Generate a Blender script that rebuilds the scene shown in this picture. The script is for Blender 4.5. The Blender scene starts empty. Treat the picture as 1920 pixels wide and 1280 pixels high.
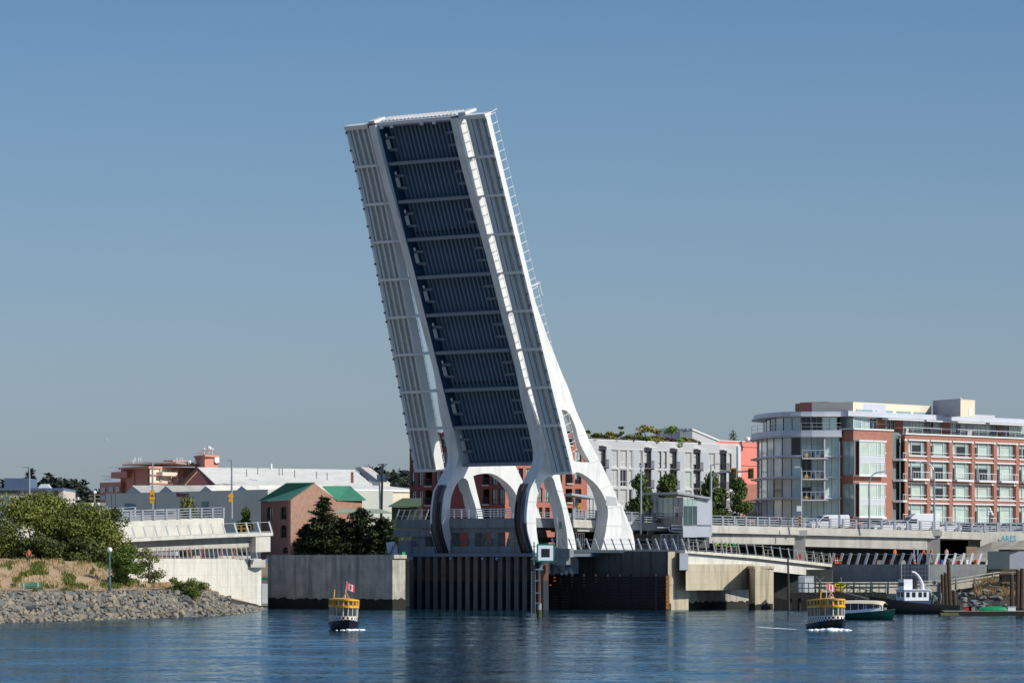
import bpy, math, random
import numpy as np
from mathutils import Vector, Matrix, noise
from mathutils.geometry import tessellate_polygon
random.seed(7)
scene = bpy.context.scene
COL = scene.collection
R = math.radians
# ---------------------------------------------------------------- camera, light, sky
F, CX, HY, EYE = 10000.0, 960.0, 1055.0, 6.0      # focal length in photo pixels, image centre column, horizon row, eye height (m)
cam_d = bpy.data.cameras.new('camera'); cam = bpy.data.objects.new('camera', cam_d); COL.objects.link(cam)
cam.location = (0, 0, EYE); cam.rotation_euler = (R(90), 0, 0)
cam_d.sensor_width = 36; cam_d.lens = F / 1920 * 36; cam_d.shift_y = (HY - 640) / 1920
cam_d.clip_start = 5; cam_d.clip_end = 60000
scene.camera = cam
SUN = Vector((0.77, -0.31, 0.565)).normalized()
sd = bpy.data.lights.new('sun', 'SUN'); sd.energy = 4.3; sd.angle = R(0.5); sd.color = (1.0, .965, .87)
so = bpy.data.objects.new('sun', sd); COL.objects.link(so); so.rotation_euler = SUN.to_track_quat('Z', 'Y').to_euler()
so.location = (300, -100, 300)
w = bpy.data.worlds.new("World"); scene.world = w; w.use_nodes = True
nt = w.node_tree; nt.nodes.clear()
wo = nt.nodes.new('ShaderNodeOutputWorld'); bg = nt.nodes.new('ShaderNodeBackground')
sky = nt.nodes.new('ShaderNodeTexSky'); sky.sky_type = 'NISHITA'; sky.sun_disc = False
sky.sun_elevation = math.asin(SUN.z); sky.sun_rotation = math.atan2(SUN.x, SUN.y)
sky.altitude = 0; sky.air_density = 1.0; sky.dust_density = 0.6; sky.ozone_density = 2.0
tc = nt.nodes.new('ShaderNodeTexCoord'); sx = nt.nodes.new('ShaderNodeSeparateXYZ')
rp = nt.nodes.new('ShaderNodeValToRGB')      # tints the sky by elevation, boosted overhead to brighten shaded sides
cr = rp.color_ramp; cr.interpolation = 'B_SPLINE'
cr.elements[0].position = 0.0; cr.elements[0].color = (.405, .485, .715, 1)
cr.elements[1].position = 1.0; cr.elements[1].color = (4.8, 4.8, 3.7, 1)
for p, c in ((.02, (.405, .485, .72)), (.055, (.355, .45, .65)), (.11, (.265, .38, .545)), (.2, (.15, .25, .42)), (.38, (.13, .23, .40)), (.62, (1.6, 1.7, 1.5))):
    e = cr.elements.new(p); e.color = (*c, 1)
mx = nt.nodes.new('ShaderNodeMix'); mx.data_type = 'RGBA'; mx.blend_type = 'MULTIPLY'; mx.inputs[0].default_value = 1
nt.links.new(tc.outputs['Generated'], sx.inputs[0]); nt.links.new(sx.outputs['Z'], rp.inputs[0])
nt.links.new(sky.outputs[0], mx.inputs[6]); nt.links.new(rp.outputs[0], mx.inputs[7])
nt.links.new(mx.outputs[2], bg.inputs[0]); bg.inputs[1].default_value = 0.15
nt.links.new(bg.outputs[0], wo.inputs[0])
scene.view_settings.view_transform = 'Standard'; scene.view_settings.look = 'None'
scene.view_settings.exposure = 0; scene.view_settings.gamma = 1
scene.cycles.max_bounces = 6; scene.cycles.transparent_max_bounces = 8
scene.cycles.sample_clamp_indirect = 6
# ---------------------------------------------------------------- projection helpers
def P(px, py, d): return Vector(((px - CX) * d / F, d, EYE + (HY - py) * d / F))
def Z(py, d): return EYE + (HY - py) * d / F
def D(py, z=0.0): return (EYE - z) * F / (py - HY)          # distance at which height z shows at row py
# ---------------------------------------------------------------- materials
MATS = {}
def M(name, col, rough=.75, metal=0.0, var=.12, scale=.6, bump=0.0, streak=0.0, col2=None, island=0.0, spec=.5, coat=0, joint=0):
    if name in MATS: return MATS[name]
    m = bpy.data.materials.new(name); m.use_nodes = True; t = m.node_tree; L = t.links
    b = t.nodes['Principled BSDF']; b.inputs['Roughness'].default_value = rough; b.inputs['Metallic'].default_value = metal
    b.inputs['Specular IOR Level'].default_value = spec
    if coat: b.inputs['Coat Weight'].default_value = coat
    c2 = col2 or tuple(c * .5 for c in col)
    tcn = t.nodes.new('ShaderNodeTexCoord')
    n = t.nodes.new('ShaderNodeTexNoise'); n.inputs['Scale'].default_value = scale; n.inputs['Detail'].default_value = 6; n.inputs['Roughness'].default_value = .65
    L.new(tcn.outputs['Object'], n.inputs['Vector'])
    mr = t.nodes.new('ShaderNodeMapRange'); mr.inputs[1].default_value = .35; mr.inputs[2].default_value = .7
    mr.inputs[3].default_value = 0; mr.inputs[4].default_value = min(1, var * 2) if not col2 else var
    L.new(n.outputs['Fac'], mr.inputs[0])
    mix = t.nodes.new('ShaderNodeMix'); mix.data_type = 'RGBA'; mix.inputs[6].default_value = (*col, 1); mix.inputs[7].default_value = (*c2, 1)
    L.new(mr.outputs[0], mix.inputs[0]); out = mix.outputs[2]
    if streak:      # rain streaks running down
        mp = t.nodes.new('ShaderNodeMapping'); mp.inputs['Scale'].default_value = (1.1, 1.1, .10)
        L.new(tcn.outputs['Object'], mp.inputs[0])
        n2 = t.nodes.new('ShaderNodeTexNoise'); n2.inputs['Scale'].default_value = 1.3; n2.inputs['Detail'].default_value = 5
        L.new(mp.outputs[0], n2.inputs['Vector'])
        m2 = t.nodes.new('ShaderNodeMapRange'); m2.inputs[1].default_value = .48; m2.inputs[2].default_value = .68; m2.inputs[4].default_value = streak
        L.new(n2.outputs['Fac'], m2.inputs[0])
        mx2 = t.nodes.new('ShaderNodeMix'); mx2.data_type = 'RGBA'; L.new(m2.outputs[0], mx2.inputs[0]); L.new(out, mx2.inputs[6])
        mx2.inputs[7].default_value = (*[c * .35 for c in col], 1); out = mx2.outputs[2]
    if joint:       # formwork lines cast in the concrete
        sp = t.nodes.new('ShaderNodeSeparateXYZ'); L.new(tcn.outputs['Object'], sp.inputs[0])
        def mth(op, a, b_=None):
            q = t.nodes.new('ShaderNodeMath'); q.operation = op
            for i_, v_ in enumerate((a, b_)):
                if v_ is None: continue
                if isinstance(v_, (int, float)): q.inputs[i_].default_value = v_
                else: L.new(v_, q.inputs[i_])
            return q.outputs[0]
        hz_ = mth('LESS_THAN', mth('FRACT', mth('MULTIPLY', sp.outputs['Z'], 1 / joint)), .06)
        vt_ = mth('LESS_THAN', mth('FRACT', mth('MULTIPLY', mth('ADD', sp.outputs['X'], mth('MULTIPLY', sp.outputs['Y'], -.8)), 1 / (joint * 2.6))), .03)
        mx5 = t.nodes.new('ShaderNodeMix'); mx5.data_type = 'RGBA'; L.new(mth('MULTIPLY', mth('MAXIMUM', hz_, vt_), .2), mx5.inputs[0]); L.new(out, mx5.inputs[6]); mx5.inputs[7].default_value = (*[c * .4 for c in col], 1); out = mx5.outputs[2]
    if island:
        g = t.nodes.new('ShaderNodeNewGeometry'); hs = t.nodes.new('ShaderNodeHueSaturation')
        m3 = t.nodes.new('ShaderNodeMapRange'); m3.inputs[3].default_value = 1 - island; m3.inputs[4].default_value = 1 + island
        L.new(g.outputs['Random Per Island'], m3.inputs[0]); L.new(m3.outputs[0], hs.inputs['Value']); L.new(out, hs.inputs['Color']); out = hs.outputs[0]
    L.new(out, b.inputs['Base Color'])
    if bump:
        bp = t.nodes.new('ShaderNodeBump'); bp.inputs['Strength'].default_value = bump; bp.inputs['Distance'].default_value = .1
        n4 = t.nodes.new('ShaderNodeTexNoise'); n4.inputs['Scale'].default_value = scale * 5; n4.inputs['Detail'].default_value = 4
        L.new(tcn.outputs['Object'], n4.inputs['Vector']); L.new(n4.outputs['Fac'], bp.inputs['Height']); L.new(bp.outputs[0], b.inputs['Normal'])
    MATS[name] = m
    return m
white = M('white bridge paint', (.76, .75, .72), .45, var=.12, scale=.3, streak=.26)
white2 = M('white steel', (.74, .73, .69), .5, var=.08, scale=.5)
navy = M('dark blue deck paint', (.028, .080, .145), .55, var=.12, scale=.5)
navy2 = M('blue grey beam paint', (.12, .15, .19), .55, var=.1)
mesh_grey = M('grey walkway planking', (.62, .56, .49), .85, var=.35, scale=2.2)
steel = M('galvanised steel', (.40, .42, .44), .45, .5, var=.12, scale=2)
steel_l = M('pale aluminium', (.62, .63, .64), .4, .3, var=.08, scale=2)
black = M('black rubber and tar', (.012, .014, .018), .6, var=.2)
dsteel = M('dark track steel', (.09, .115, .14), .5, .3, var=.25, scale=2)
rust = M('rusty steel', (.16, .055, .028), .8, var=.5, scale=1.5, streak=.3)
conc = M('pale concrete', (.52, .49, .43), .9, var=.22, scale=.45, streak=.3, joint=1.3)
conc_w = M('sun bleached concrete', (.66, .63, .55), .9, var=.24, scale=.5, streak=.3, joint=1.5)
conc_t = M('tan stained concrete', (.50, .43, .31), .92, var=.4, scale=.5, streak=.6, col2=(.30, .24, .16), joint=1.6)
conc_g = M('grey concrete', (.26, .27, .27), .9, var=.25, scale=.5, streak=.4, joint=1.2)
conc_d = M('old stained concrete', (.54, .50, .43), .92, var=.45, scale=.45, streak=.8, joint=1.6)
weed = M('dark tide mark', (.022, .022, .016), .95, var=.4, scale=1.2)
algae = M('green algae', (.07, .075, .02), .95, var=.5, scale=2, col2=(.03, .03, .015))
timber = M('creosoted timber', (.030, .022, .018), .9, var=.4, scale=1.4, streak=.2)
timber_l = M('weathered timber', (.40, .35, .27), .9, var=.3, scale=1.2, streak=.2)
yellow = M('yellow paint', (.80, .42, .015), .45, var=.05)
orange = M('safety orange', (.75, .13, .02), .6, var=.08)
red = M('red paint', (.55, .02, .03), .5, var=.08)
green_p = M('green paint', (.01, .20, .10), .45, var=.1)
wpaint = M('white gloss paint', (.80, .80, .80), .35, var=.04)
# ---------------------------------------------------------------- mesh helpers
ORG = {}
class MB:
    def __init__(s, T=None): s.v = []; s.f = []; s.mi = []; s.m = 0; s.T = T
    def add(s, vs, fs):
        o = len(s.v)
        s.v += [s.T @ Vector(v) for v in vs] if s.T else [Vector(v) for v in vs]
        s.f += [tuple(i + o for i in f) for f in fs]; s.mi += [s.m] * len(fs); return s
    def box(s, x0, x1, y0, y1, z0, z1):
        return s.add([(x0,y0,z0),(x1,y0,z0),(x1,y1,z0),(x0,y1,z0),(x0,y0,z1),(x1,y0,z1),(x1,y1,z1),(x0,y1,z1)],
                     [(0,3,2,1),(4,5,6,7),(0,1,5,4),(1,2,6,5),(2,3,7,6),(3,0,4,7)])
    def quad(s, *p): return s.add(p, [tuple(range(len(p)))])
    def bar(s, a, b, w, h=None, up=(0, 0, 1)):
        a = Vector(a); b = Vector(b); h = h or w; d = (b - a).normalized(); up = Vector(up)
        if abs(d.dot(up)) > .99: up = Vector((0, 1, 0))
        x = d.cross(up).normalized() * w / 2; y = x.cross(d).normalized() * h / 2
        vs = [p + i * x + j * y for p in (a, b) for i, j in ((-1,-1),(1,-1),(1,1),(-1,1))]
        return s.add(vs, [(0,1,2,3),(7,6,5,4),(0,4,5,1),(1,5,6,2),(2,6,7,3),(3,7,4,0)])
    def tube(s, a, b, r, r2=None, n=8, cap=True):
        a = Vector(a); b = Vector(b); r2 = r if r2 is None else r2; d = (b - a).normalized()
        x = d.orthogonal().normalized(); y = d.cross(x)
        vs = [p + (x * math.cos(6.2832 * k / n) + y * math.sin(6.2832 * k / n)) * q for p, q in ((a, r), (b, r2)) for k in range(n)]
        fs = [(k, (k + 1) % n, n + (k + 1) % n, n + k) for k in range(n)]
        if cap: fs += [tuple(range(n))[::-1], tuple(range(n, 2 * n))]
        return s.add(vs, fs)
    def path(s, pts, r, n=6):
        for a, b in zip(pts, pts[1:]): s.tube(a, b, r, n=n)
        return s
    def ball(s, c, r, n=8, sc=(1, 1, 1)):
        c = Vector(c); vs = [(c.x, c.y, c.z + r * sc[2])]
        for i in range(1, n):
            t = math.pi * i / n
            vs += [(c.x + r * sc[0] * math.sin(t) * math.cos(6.2832 * k / n), c.y + r * sc[1] * math.sin(t) * math.sin(6.2832 * k / n), c.z + r * sc[2] * math.cos(t)) for k in range(n)]
        vs.append((c.x, c.y, c.z - r * sc[2])); e = len(vs) - 1
        fs = [(0, 1 + k, 1 + (k + 1) % n) for k in range(n)]
        for i in range(n - 2):
            fs += [(1 + i * n + k, 1 + (i + 1) * n + k, 1 + (i + 1) * n + (k + 1) % n, 1 + i * n + (k + 1) % n) for k in range(n)]
        fs += [(e, 1 + (n - 2) * n + (k + 1) % n, 1 + (n - 2) * n + k) for k in range(n)]
        return s.add(vs, fs)
    def prism(s, poly, vec):
        poly = [Vector(p) for p in poly]; vec = Vector(vec); n = len(poly)
        tri = tessellate_polygon([poly])
        fs = [tuple(t) for t in tri] + [tuple(i + n for i in t)[::-1] for t in tri] + [(i, (i + 1) % n, n + (i + 1) % n, n + i) for i in range(n)]
        return s.add(poly + [p + vec for p in poly], fs)
    def slab(s, pts, z0, z1): return s.prism([(p[0], p[1], z0) for p in pts], (0, 0, z1 - z0))
    def build(s, name, mats, parent=None, smooth=False, label=None, cat=None, group=None, kind=None, base=None):
        me = bpy.data.meshes.new(name)
        if parent is not None: o_ = ORG.get(parent.name, Vector())
        elif base is not None: o_ = Vector(base)
        else:
            xs = [v.x for v in s.v]; ys = [v.y for v in s.v]; zs = [v.z for v in s.v]
            o_ = Vector(((min(xs) + max(xs)) / 2, (min(ys) + max(ys)) / 2, min(zs)))
        me.from_pydata([tuple(v - o_) for v in s.v], [], s.f)
        if not isinstance(mats, (list, tuple)): mats = [mats]
        for m in mats: me.materials.append(m)
        if len(mats) > 1: me.polygons.foreach_set('material_index', s.mi)
        if smooth: me.polygons.foreach_set('use_smooth', [True] * len(me.polygons))
        me.update()
        ob = bpy.data.objects.new(name, me); COL.objects.link(ob)
        if parent is not None: ob.parent = parent
        else: ob.location = o_
        ORG[ob.name] = Vector(o_)
        if label: ob['label'] = label
        if cat: ob['category'] = cat
        if group: ob['group'] = group
        if kind: ob['kind'] = kind
        return ob
def thing(name, label, cat, loc=(0, 0, 0), rz=0, group=None):
    o = bpy.data.objects.new(name, None); COL.objects.link(o); o.location = loc; o.rotation_euler = (0, 0, rz)
    o['label'] = label; o['category'] = cat
    if group: o['group'] = group
    ORG[o.name] = Vector(loc); o.empty_display_size = .5
    return o
def local(name, label, cat, group=None):      # a thing modelled about its own origin, to be placed and copied
    return thing(name, label, cat, (0, 0, 0), 0, group)
KIDS = {}
def kids(o): return [c for c in COL.objects if c.parent == o]
def dup(o, parent=None, kl=None):
    c = o.copy(); COL.objects.link(c); c.parent = parent
    for ch in kids(o): dup(ch, c)
    return c
def place(o, loc, rz=0, sc=1, label=None):
    o.location = loc; o.rotation_euler = (0, 0, rz); o.scale = (sc, sc, sc) if not isinstance(sc, tuple) else sc
    if label: o['label'] = label
    return o
def smooth_poly(pts, sub=4):
    """closed Catmull-Rom through pts; a repeated point is a corner"""
    n = len(pts); out = []
    for i in range(n):
        p0, p1, p2, p3 = pts[i - 1], pts[i], pts[(i + 1) % n], pts[(i + 2) % n]
        if p1 == p2: continue
        if p0 == p1: p0 = (2 * p1[0] - p2[0], 2 * p1[1] - p2[1])
        if p3 == p2: p3 = (2 * p2[0] - p1[0], 2 * p2[1] - p1[1])
        dl = math.dist(p1, p2); k = sub if dl > 4 else 1
        if pts[i - 1] == p1 and pts[(i + 2) % n] == p2: k = 1
        for j in range(k):
            t = j / k
            out.append(tuple(.5 * (2 * b + (c - a) * t + (2 * a - 5 * b + 4 * c - d) * t * t + (-a + 3 * b - 3 * c + d) * t ** 3) for a, b, c, d in zip(p0, p1, p2, p3)))
    return out
# ---------------------------------------------------------------- the raised lifting span
ANG = R(47)
O = Vector((.77, 700.0, 12.3))                       # midway between the ring centres
U = Vector((-math.sin(ANG), -math.cos(ANG), 0))      # along the roadway, towards the far abutment
W = Vector((math.cos(ANG), -math.sin(ANG), 0))       # across the roadway, towards the viewer
CAM = Vector((0, 0, EYE))
def ray(px, py): return Vector(((px - CX) / F, 1, (HY - py) / F))
def PW(px, py, t):      # point of the plane a distance t across the roadway
    r = ray(px, py); return CAM + r * ((O + W * t - CAM).dot(W) / r.dot(W))
def PU(px, py, u):      # point of the plane a distance u along the roadway
    r = ray(px, py); return CAM + r * ((O + U * u - CAM).dot(U) / r.dot(U))
def BR(u, t, z): return O + U * u + W * t + Vector((0, 0, z - O.z))
B0 = PW(936, 871, 0); B1 = PW(778.5, 231, 0)
DV = (B1 - B0); LEN = DV.length; DV.normalize()
NV = W.cross(DV).normalized()
if NV.dot(U) < 0: NV = -NV
def LF(s, t, n): return B0 + DV * s + W * t + NV * n      # leaf frame: along, across, out of the underside
TL = Matrix(((W.x, NV.x, DV.x, B0.x), (W.y, NV.y, DV.y, B0.y), (W.z, NV.z, DV.z, B0.z), (0, 0, 0, 1)))
br = thing('bascule_bridge', 'white steel lifting bridge with its long deck leaf raised high above its concrete pier', 'bridge', BR(0, 0, 7))
NB = 9; bay = LEN / NB
# --- trusses: traced side outline laid in the plane of each truss
outer = [(856,221),(877,310),(924,480),(951,587),(973,671),(986,723),(997,765),(1009,800),(1017,828),(1020.5,851),(1017.7,869.5),(1009,887),(1000.5,904),(993.6,919),(990,940),(987.6,967),(989,993),(995,1017),(1003,1040),(1014,1060),(1030,1075),(1030,1075),
 (1125,1075),(1125,1075),(1160,1060),(1160,1060),(1190,1050),(1190,1050),(1188,1016),(1184,995),(1177,976),(1165.5,947),(1165.5,947),(1159,941),(1159,941),(1153,923),(1136,887),(1124,862),(1107,830),(1095,802),(1080.6,770),(1066.6,730),(1052.5,697),(1038,660),(1025,627),(1010,583),(996,540),(960,410),(920,290),(898,219),(898,219),(856,221)]
h1 = [(1016,1045),(1010,1020),(1006,993),(1005,960),(1006.5,935),(1010.8,919),(1017.7,904),(1025,895.5),(1032,893.4),(1038.3,898.8),(1043.5,917),(1053.8,950),(1060.6,984.7),(1064,1010),(1066,1045),(1066,1045),(1016,1045)]
h2 = [(1048.6,889),(1048.6,889),(1060,885.5),(1078,884),(1090,887),(1100,893),(1113,903),(1125,917),(1134,934),(1139,949),(1140,965),(1138,980),(1134.6,1002),(1128,1028),(1120,1048),(1120,1048),(1083,1048),(1083,1048),(1078,1010),(1067.5,967.5),(1057,926),(1048.6,889)]
h3 = [(1046,772),(1055,768),(1063,770.5),(1069,778),(1079,800),(1087,830),(1106,866),(1106,866),(1090,866),(1075,864),(1046,862),(1046,862),(1040,845),(1037,820),(1038,795)]
outer, h1, h2, h3 = [smooth_poly(p) for p in (outer, h1, h2, h3)]
def t_out(py): return 8.45 + .85 * min(1, max(0, (py - 690) / 130)) ** 1.2
def thick(px, py, to):
    if px > 1044 and py < 945: return 1.0 + (to - 8.2) * max(0, min(1, (py - 880) / 60))
    return to - 7.2
def truss(sign):
    loops = []; pos_o = []; pos_i = []
    for lp in (outer, h1, h2, h3):
        l3 = []
        for px, py in lp:
            to = t_out(py); p = PW(px, py, to); q = p - O
            uu, zz = q.dot(U), p.z
            l3.append(Vector((uu, zz, 0)))
            th = thick(px, py, to); ta, tb = (to, to - th) if sign > 0 else (7.2 + th, 7.2)
            pos_o.append(O + U * uu + W * (sign * ta) + Vector((0, 0, zz - O.z)))
            pos_i.append(O + U * uu + W * (sign * tb) + Vector((0, 0, zz - O.z)))
        loops.append(l3)
    tri = tessellate_polygon(loops); n = len(pos_o)
    fs = [tuple(t) for t in tri] + [tuple(i + n for i in t)[::-1] for t in tri]
    o_ = 0
    for l in loops:
        k = len(l); fs += [(o_ + i, o_ + (i + 1) % k, n + o_ + (i + 1) % k, n + o_ + i) for i in range(k)]; o_ += k
    mb = MB(); mb.add(pos_o + pos_i, fs)
    tr = mb.build('truss', white, br)
    import bmesh
    bm = bmesh.new(); bm.from_mesh(tr.data); bmesh.ops.recalc_face_normals(bm, faces=bm.faces); bm.to_mesh(tr.data); bm.free()
    return tr
trusses = [truss(1), truss(-1)]
# flared counterweight shoe on each truss foot
for tr, sg in zip(trusses, (1, -1)):
    mb = MB(); prof = [(1165.5,947,0,.1),(1177,976,.35,.35),(1184,995,.5,.7),(1188,1016,.6,1.0),(1189,1045,.6,1.0)]
    a = [];
    for px, py, fo, fl in prof:
        p = PW(px, py, 9.3); q = p - O; u1 = q.dot(U); p2 = PW({947:1162,976:1166,995:1165,1016:1160,1045:1152}[py], py, 9.3); u2 = (p2 - O).dot(U)
        a.append((u1, u2, p.z, fl))
    vs = []; fs = []
    for u1, u2, z, fl in a:
        for uu, tt in ((u1, 7.0), (u1, 9.32 + fl * .2), ((u1 + u2) / 2, 9.34 + fl * .5), (u2, 9.305), (u2, 7.0)):
            vs.append(O + U * uu + W * (tt * sg) + Vector((0, 0, z - O.z)))
    for i in range(4):
        for j in range(5): fs.append((i*5+j, i*5+(j+1)%5, i*5+5+(j+1)%5, i*5+5+j))
    fs += [(0,1,2,3,4), (20,21,22,23,24)]
    mb.add(vs, fs); mb.build('counterweight_shoe', white, tr, smooth=False)
    # flat grey patch near the heel, darkened to suggest a shaded recess
    mb = MB()
    for px, py, hw in ((1146, 940, 9),):
        c = PW(px, py, 9.3); uu = (c - O).dot(U)
        cc = O + U * uu + W * (sg * 9.31) + Vector((0, 0, c.z - O.z))
        mb.add([cc + U * i + Vector((0, 0, j)) + W * (sg * k) for k in (0, .02) for i, j in ((-1.1, -.5), (1.0, -.5), (.9, .75), (-.9, .55))], [(0,1,2,3),(4,5,6,7),(0,1,5,4),(1,2,6,5),(2,3,7,6),(3,0,4,7)])
    mb.build('recess_shade_patch', M('recess shade grey', (.42, .43, .44), .6), tr)
    # ring track: rack and rail on the rolling face
    rim = [p for p in outer if p[0] < 1035 and 905 < p[1] < 1062]
    rim = [p for p in rim if p[0] < 1022]
    def strip(t0, t1, h, y0, y1):
        m_ = MB(); prev = None
        for px, py in rim:
            if not y0 <= py <= y1: continue
            p = PW(px, py, t_out(py)); q = p - O; uu, zz = q.dot(U), p.z
            dr = Vector((uu, zz - O.z)).normalized() * h
            row = [O + U * (uu + a_ * dr.x) + W * (sg * t) + Vector((0, 0, zz - O.z + a_ * dr.y)) for a_ in (-.4, 1) for t in (t0, t1)]
            if prev: m_.add(prev + row, [(0,1,5,4),(2,3,7,6),(0,2,6,4),(1,3,7,5)])
            prev = row
        return m_
    k1 = strip(7.15, 8.75, .18, 905, 1062).build('rolling_track', dsteel, tr)
    strip(7.75, 8.1, .3, 905, 1062).build('rack', rust, k1)
    strip(7.3, 7.5, .34, 940, 1062).build('rail', black, k1)
    strip(7.05, 9.1, .12, 974, 1062).build('lower_plate', black, tr)
# --- roadway deck between the trusses
mb = MB(TL)
mb.box(-7.2, 7.2, -1.75, -1.5, 0, LEN)
mb.build('deck_plate', navy, br)
bl_ = M('pale blue grey underside paint', (.60, .66, .68), .6)
ribm = MB(TL)
for k in range(17):
    x = -6.35 + k * .79
    ribm.add([(x-.2,-1.5,.15),(x+.2,-1.5,.15),(x+.11,-1.16,.15),(x-.11,-1.16,.15),(x-.2,-1.5,LEN-.15),(x+.2,-1.5,LEN-.15),(x+.11,-1.16,LEN-.15),(x-.11,-1.16,LEN-.15)],
             [(0,1,2,3),(4,5,6,7),(0,1,5,4),(1,2,6,5),(2,3,7,6),(3,0,4,7)])
ribm.build('deck_rib', M('deck rib paint', (.125, .18, .24), .5, var=.08), br)
for x in (-7.2, 7.16): MB(TL).box(x, x + .04, -1.5, -.02, bay, LEN).build('side_plate', navy, br)
mb = MB(TL); mb.box(-7.1, 7.1, -1.2, -.35, -.12, -.02); mb.build('heel_plate', bl_, br)
mb = MB(TL)
for k in range(17): mb.box(-6.55 + k * .79, -6.2 + k * .79, -.34, -.28, -.12, .05)
mb.build('heel_bolts', black, br)
for k in range(NB + 1):
    s = k * bay; mb = MB(TL)
    h_ = .22
    n = 8
    for j in range(n):      # slightly bowed bottom flange
        a, b = j / n, (j + 1) / n
        za, zb = (s + .25 * math.sin(math.pi * a) * 0 - 0, s)
        mb.box(-7.15 + 14.3 * a, -7.15 + 14.3 * b, -.22, -.12, s - h_, s + h_)
    mb.box(-7.15, 7.15, -1.5, -.22, s - .04, s + .04)
    mb.build('cross_beam', M('cross beam paint', (.19, .225, .27), .55, var=.08), br)
    if k < NB:
        for fr in (.34, .66):
            zz = s + bay * fr
            mb = MB(TL); mb.box(-7.0, -5.2, -.75, -.6, zz - .17, zz + .17); mb.box(-7.0, -6.7, -1.5, -.75, zz - .1, zz + .1)
            mb.build('cable_bracket', navy2, br)
            mb = MB(TL); mb.box(4.75, 7.1, -.75, -.6, zz - .17, zz + .17); mb.box(6.8, 7.1, -1.5, -.75, zz - .1, zz + .1)
            mb.build('cable_bracket', navy2, br)
        mb = MB(TL)      # bright ladder-like cable tray fins
        za, zb = s + bay * .34 + .2, s + bay * .66 - .2
        mb.box(-6.72, -6.64, -.62, -.3, za, zb); mb.box(-6.42, -6.36, -.62, -.35, za, zb); mb.ball((-6.6, -.5, s + bay * .66 + .4), .16, 6, (1, 1, 1.5))
        mb.build('cable_tray', white2, br)
        if k in (2, 6):
            mb = MB(TL)
            for j in range(16): mb.box(-5.97 + j * .79 - .1, -5.97 + j * .79 + .1, -1.2, -1.02, s + .55, s + .8)
            mb.build('drain_slot', black, br)
# --- footways cantilevered outside the trusses
def flare(s): 
    f = 1 - s / LEN      # 0 at the tip, 1 at the heel
    return 3.1 * max(0, f - .12) ** 1.25 / .88 ** 1.25
def LFn(s, t, n): return LF(s, t, n + .5)
def footway(name, sg, ti, to, fl, nch, ext=0, fd=1.25):
    root = None
    n0, n1 = -.5, -.95
    m = MB(); st = MB(); ed = MB(); ed2 = MB(); st2 = MB(); seg = 36
    for j in range(seg):
        s0, s1 = -ext + (LEN + ext) * j / seg, -ext + (LEN + ext) * (j + 1) / seg
        f0, f1 = (flare(s0), flare(s1)) if fl else (0, 0)
        def pr(mb_, ta, tb, na, nb):
            vs = [LFn(s, sg * (t + f), n) for s, f in ((s0, f0), (s1, f1)) for t, n in ((ta, na), (tb, na), (tb, nb), (ta, nb))]
            mb_.add(vs, [(0,1,2,3),(4,5,6,7),(0,1,5,4),(1,2,6,5),(2,3,7,6),(3,0,4,7)])
        pr(m, ti, to, -.95, -1.15)
        for c in range(1, nch): 
            t = ti + (to - ti) * c / nch; pr(st, t - .10, t + .22, -.66, -.95); pr(st2, t - .16, t - .02, -.56, -.66)
        pr(ed, ti - .05, ti + .16, -.5, -fd); pr(st, ti + .16, ti + (.75 if sg > 0 else .3), -.6, -.95); pr(st, to - (.6 if sg < 0 else .45), to - .3, -.6, -.95); pr(ed2, to - .3, to + .05, -.5, -1.25)
    root = m.build(name, mesh_grey, br)
    st.build('stringer', bl_, root); st2.build('stringer_flange', white2, root); ed.build('edge_beam', white2, root); ed2.build('edge_beam', white2, root)
    for k in range(NB + 1):
        s = (k * bay) if k else .15 - ext; f = flare(s) if fl else 0
        mb = MB(); 
        vs = [LFn(s + ds, sg * t, n) for ds in (-.17, .17) for t, n in ((ti + f - .05, -.42), (to + f, -.42), (to + f, -.9), (ti + f - .05, -.9))]
        mb.add(vs, [(0,1,2,3),(4,5,6,7),(0,1,5,4),(1,2,6,5),(2,3,7,6),(3,0,4,7)])
        vs = [LFn(s + ds, sg * t, n) for ds in (-.09, .09) for t, n in ((8.45, -.35), (ti + f, -.5), (ti + f, -.95), (8.45, -1.5))]
        mb.add(vs, [(0,1,2,3),(4,5,6,7),(0,1,5,4),(1,2,6,5),(2,3,7,6),(3,0,4,7)])
        mb.build('bracket', white2, root)
    for k in range(NB):
        for fr in (.12, .42, .88):
            mb = MB()
            s = (k + fr) * bay; f = flare(s) if fl else 0
            c = LFn(s, sg * (to + f - .1), -.38); mb.bar(c, c + DV * .22, .22, .16, up=NV); mb.build('lamp_housing', M('small lamp housings', (.05, .06, .07), .4, .3), root)
    rail = MB(); npost = 38
    for j in range(npost + 1):
        s = LEN * j / npost; f = flare(s) if fl else 0
        a = LFn(s, sg * (to + f), -1.0); b = LFn(s + .12, sg * (to + f + .1), -2.25); rail.bar(a, b, .035, .07)
        if j:
            for nn in (-2.2,) if sg > 0 else (-1.3, -1.65, -2.0, -2.4):
                s_ = LEN * (j - 1) / npost; f_ = flare(s_) if fl else 0
                rail.bar(LFn(s_, sg * (to + f_ + .06), nn), LFn(s, sg * (to + f + .06), nn), .03)
    rail.build('railing', white2, root)
    rail = MB()
    for j in range(npost + 1):
        s = LEN * j / npost; f = flare(s) if fl else 0
        rail.bar(LFn(s, sg * (ti + f + .1), -1.0), LFn(s, sg * (ti + f + .1), -2.3), .07)
        if j:
            for nn in (-2.25,):
                s_ = LEN * (j - 1) / npost; f_ = flare(s_) if fl else 0
                rail.bar(LFn(s_, sg * (ti + f_ + .1), nn), LFn(s, sg * (ti + f + .1), nn), .045)
    rail.build('railing', white2, root)
    return root
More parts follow.
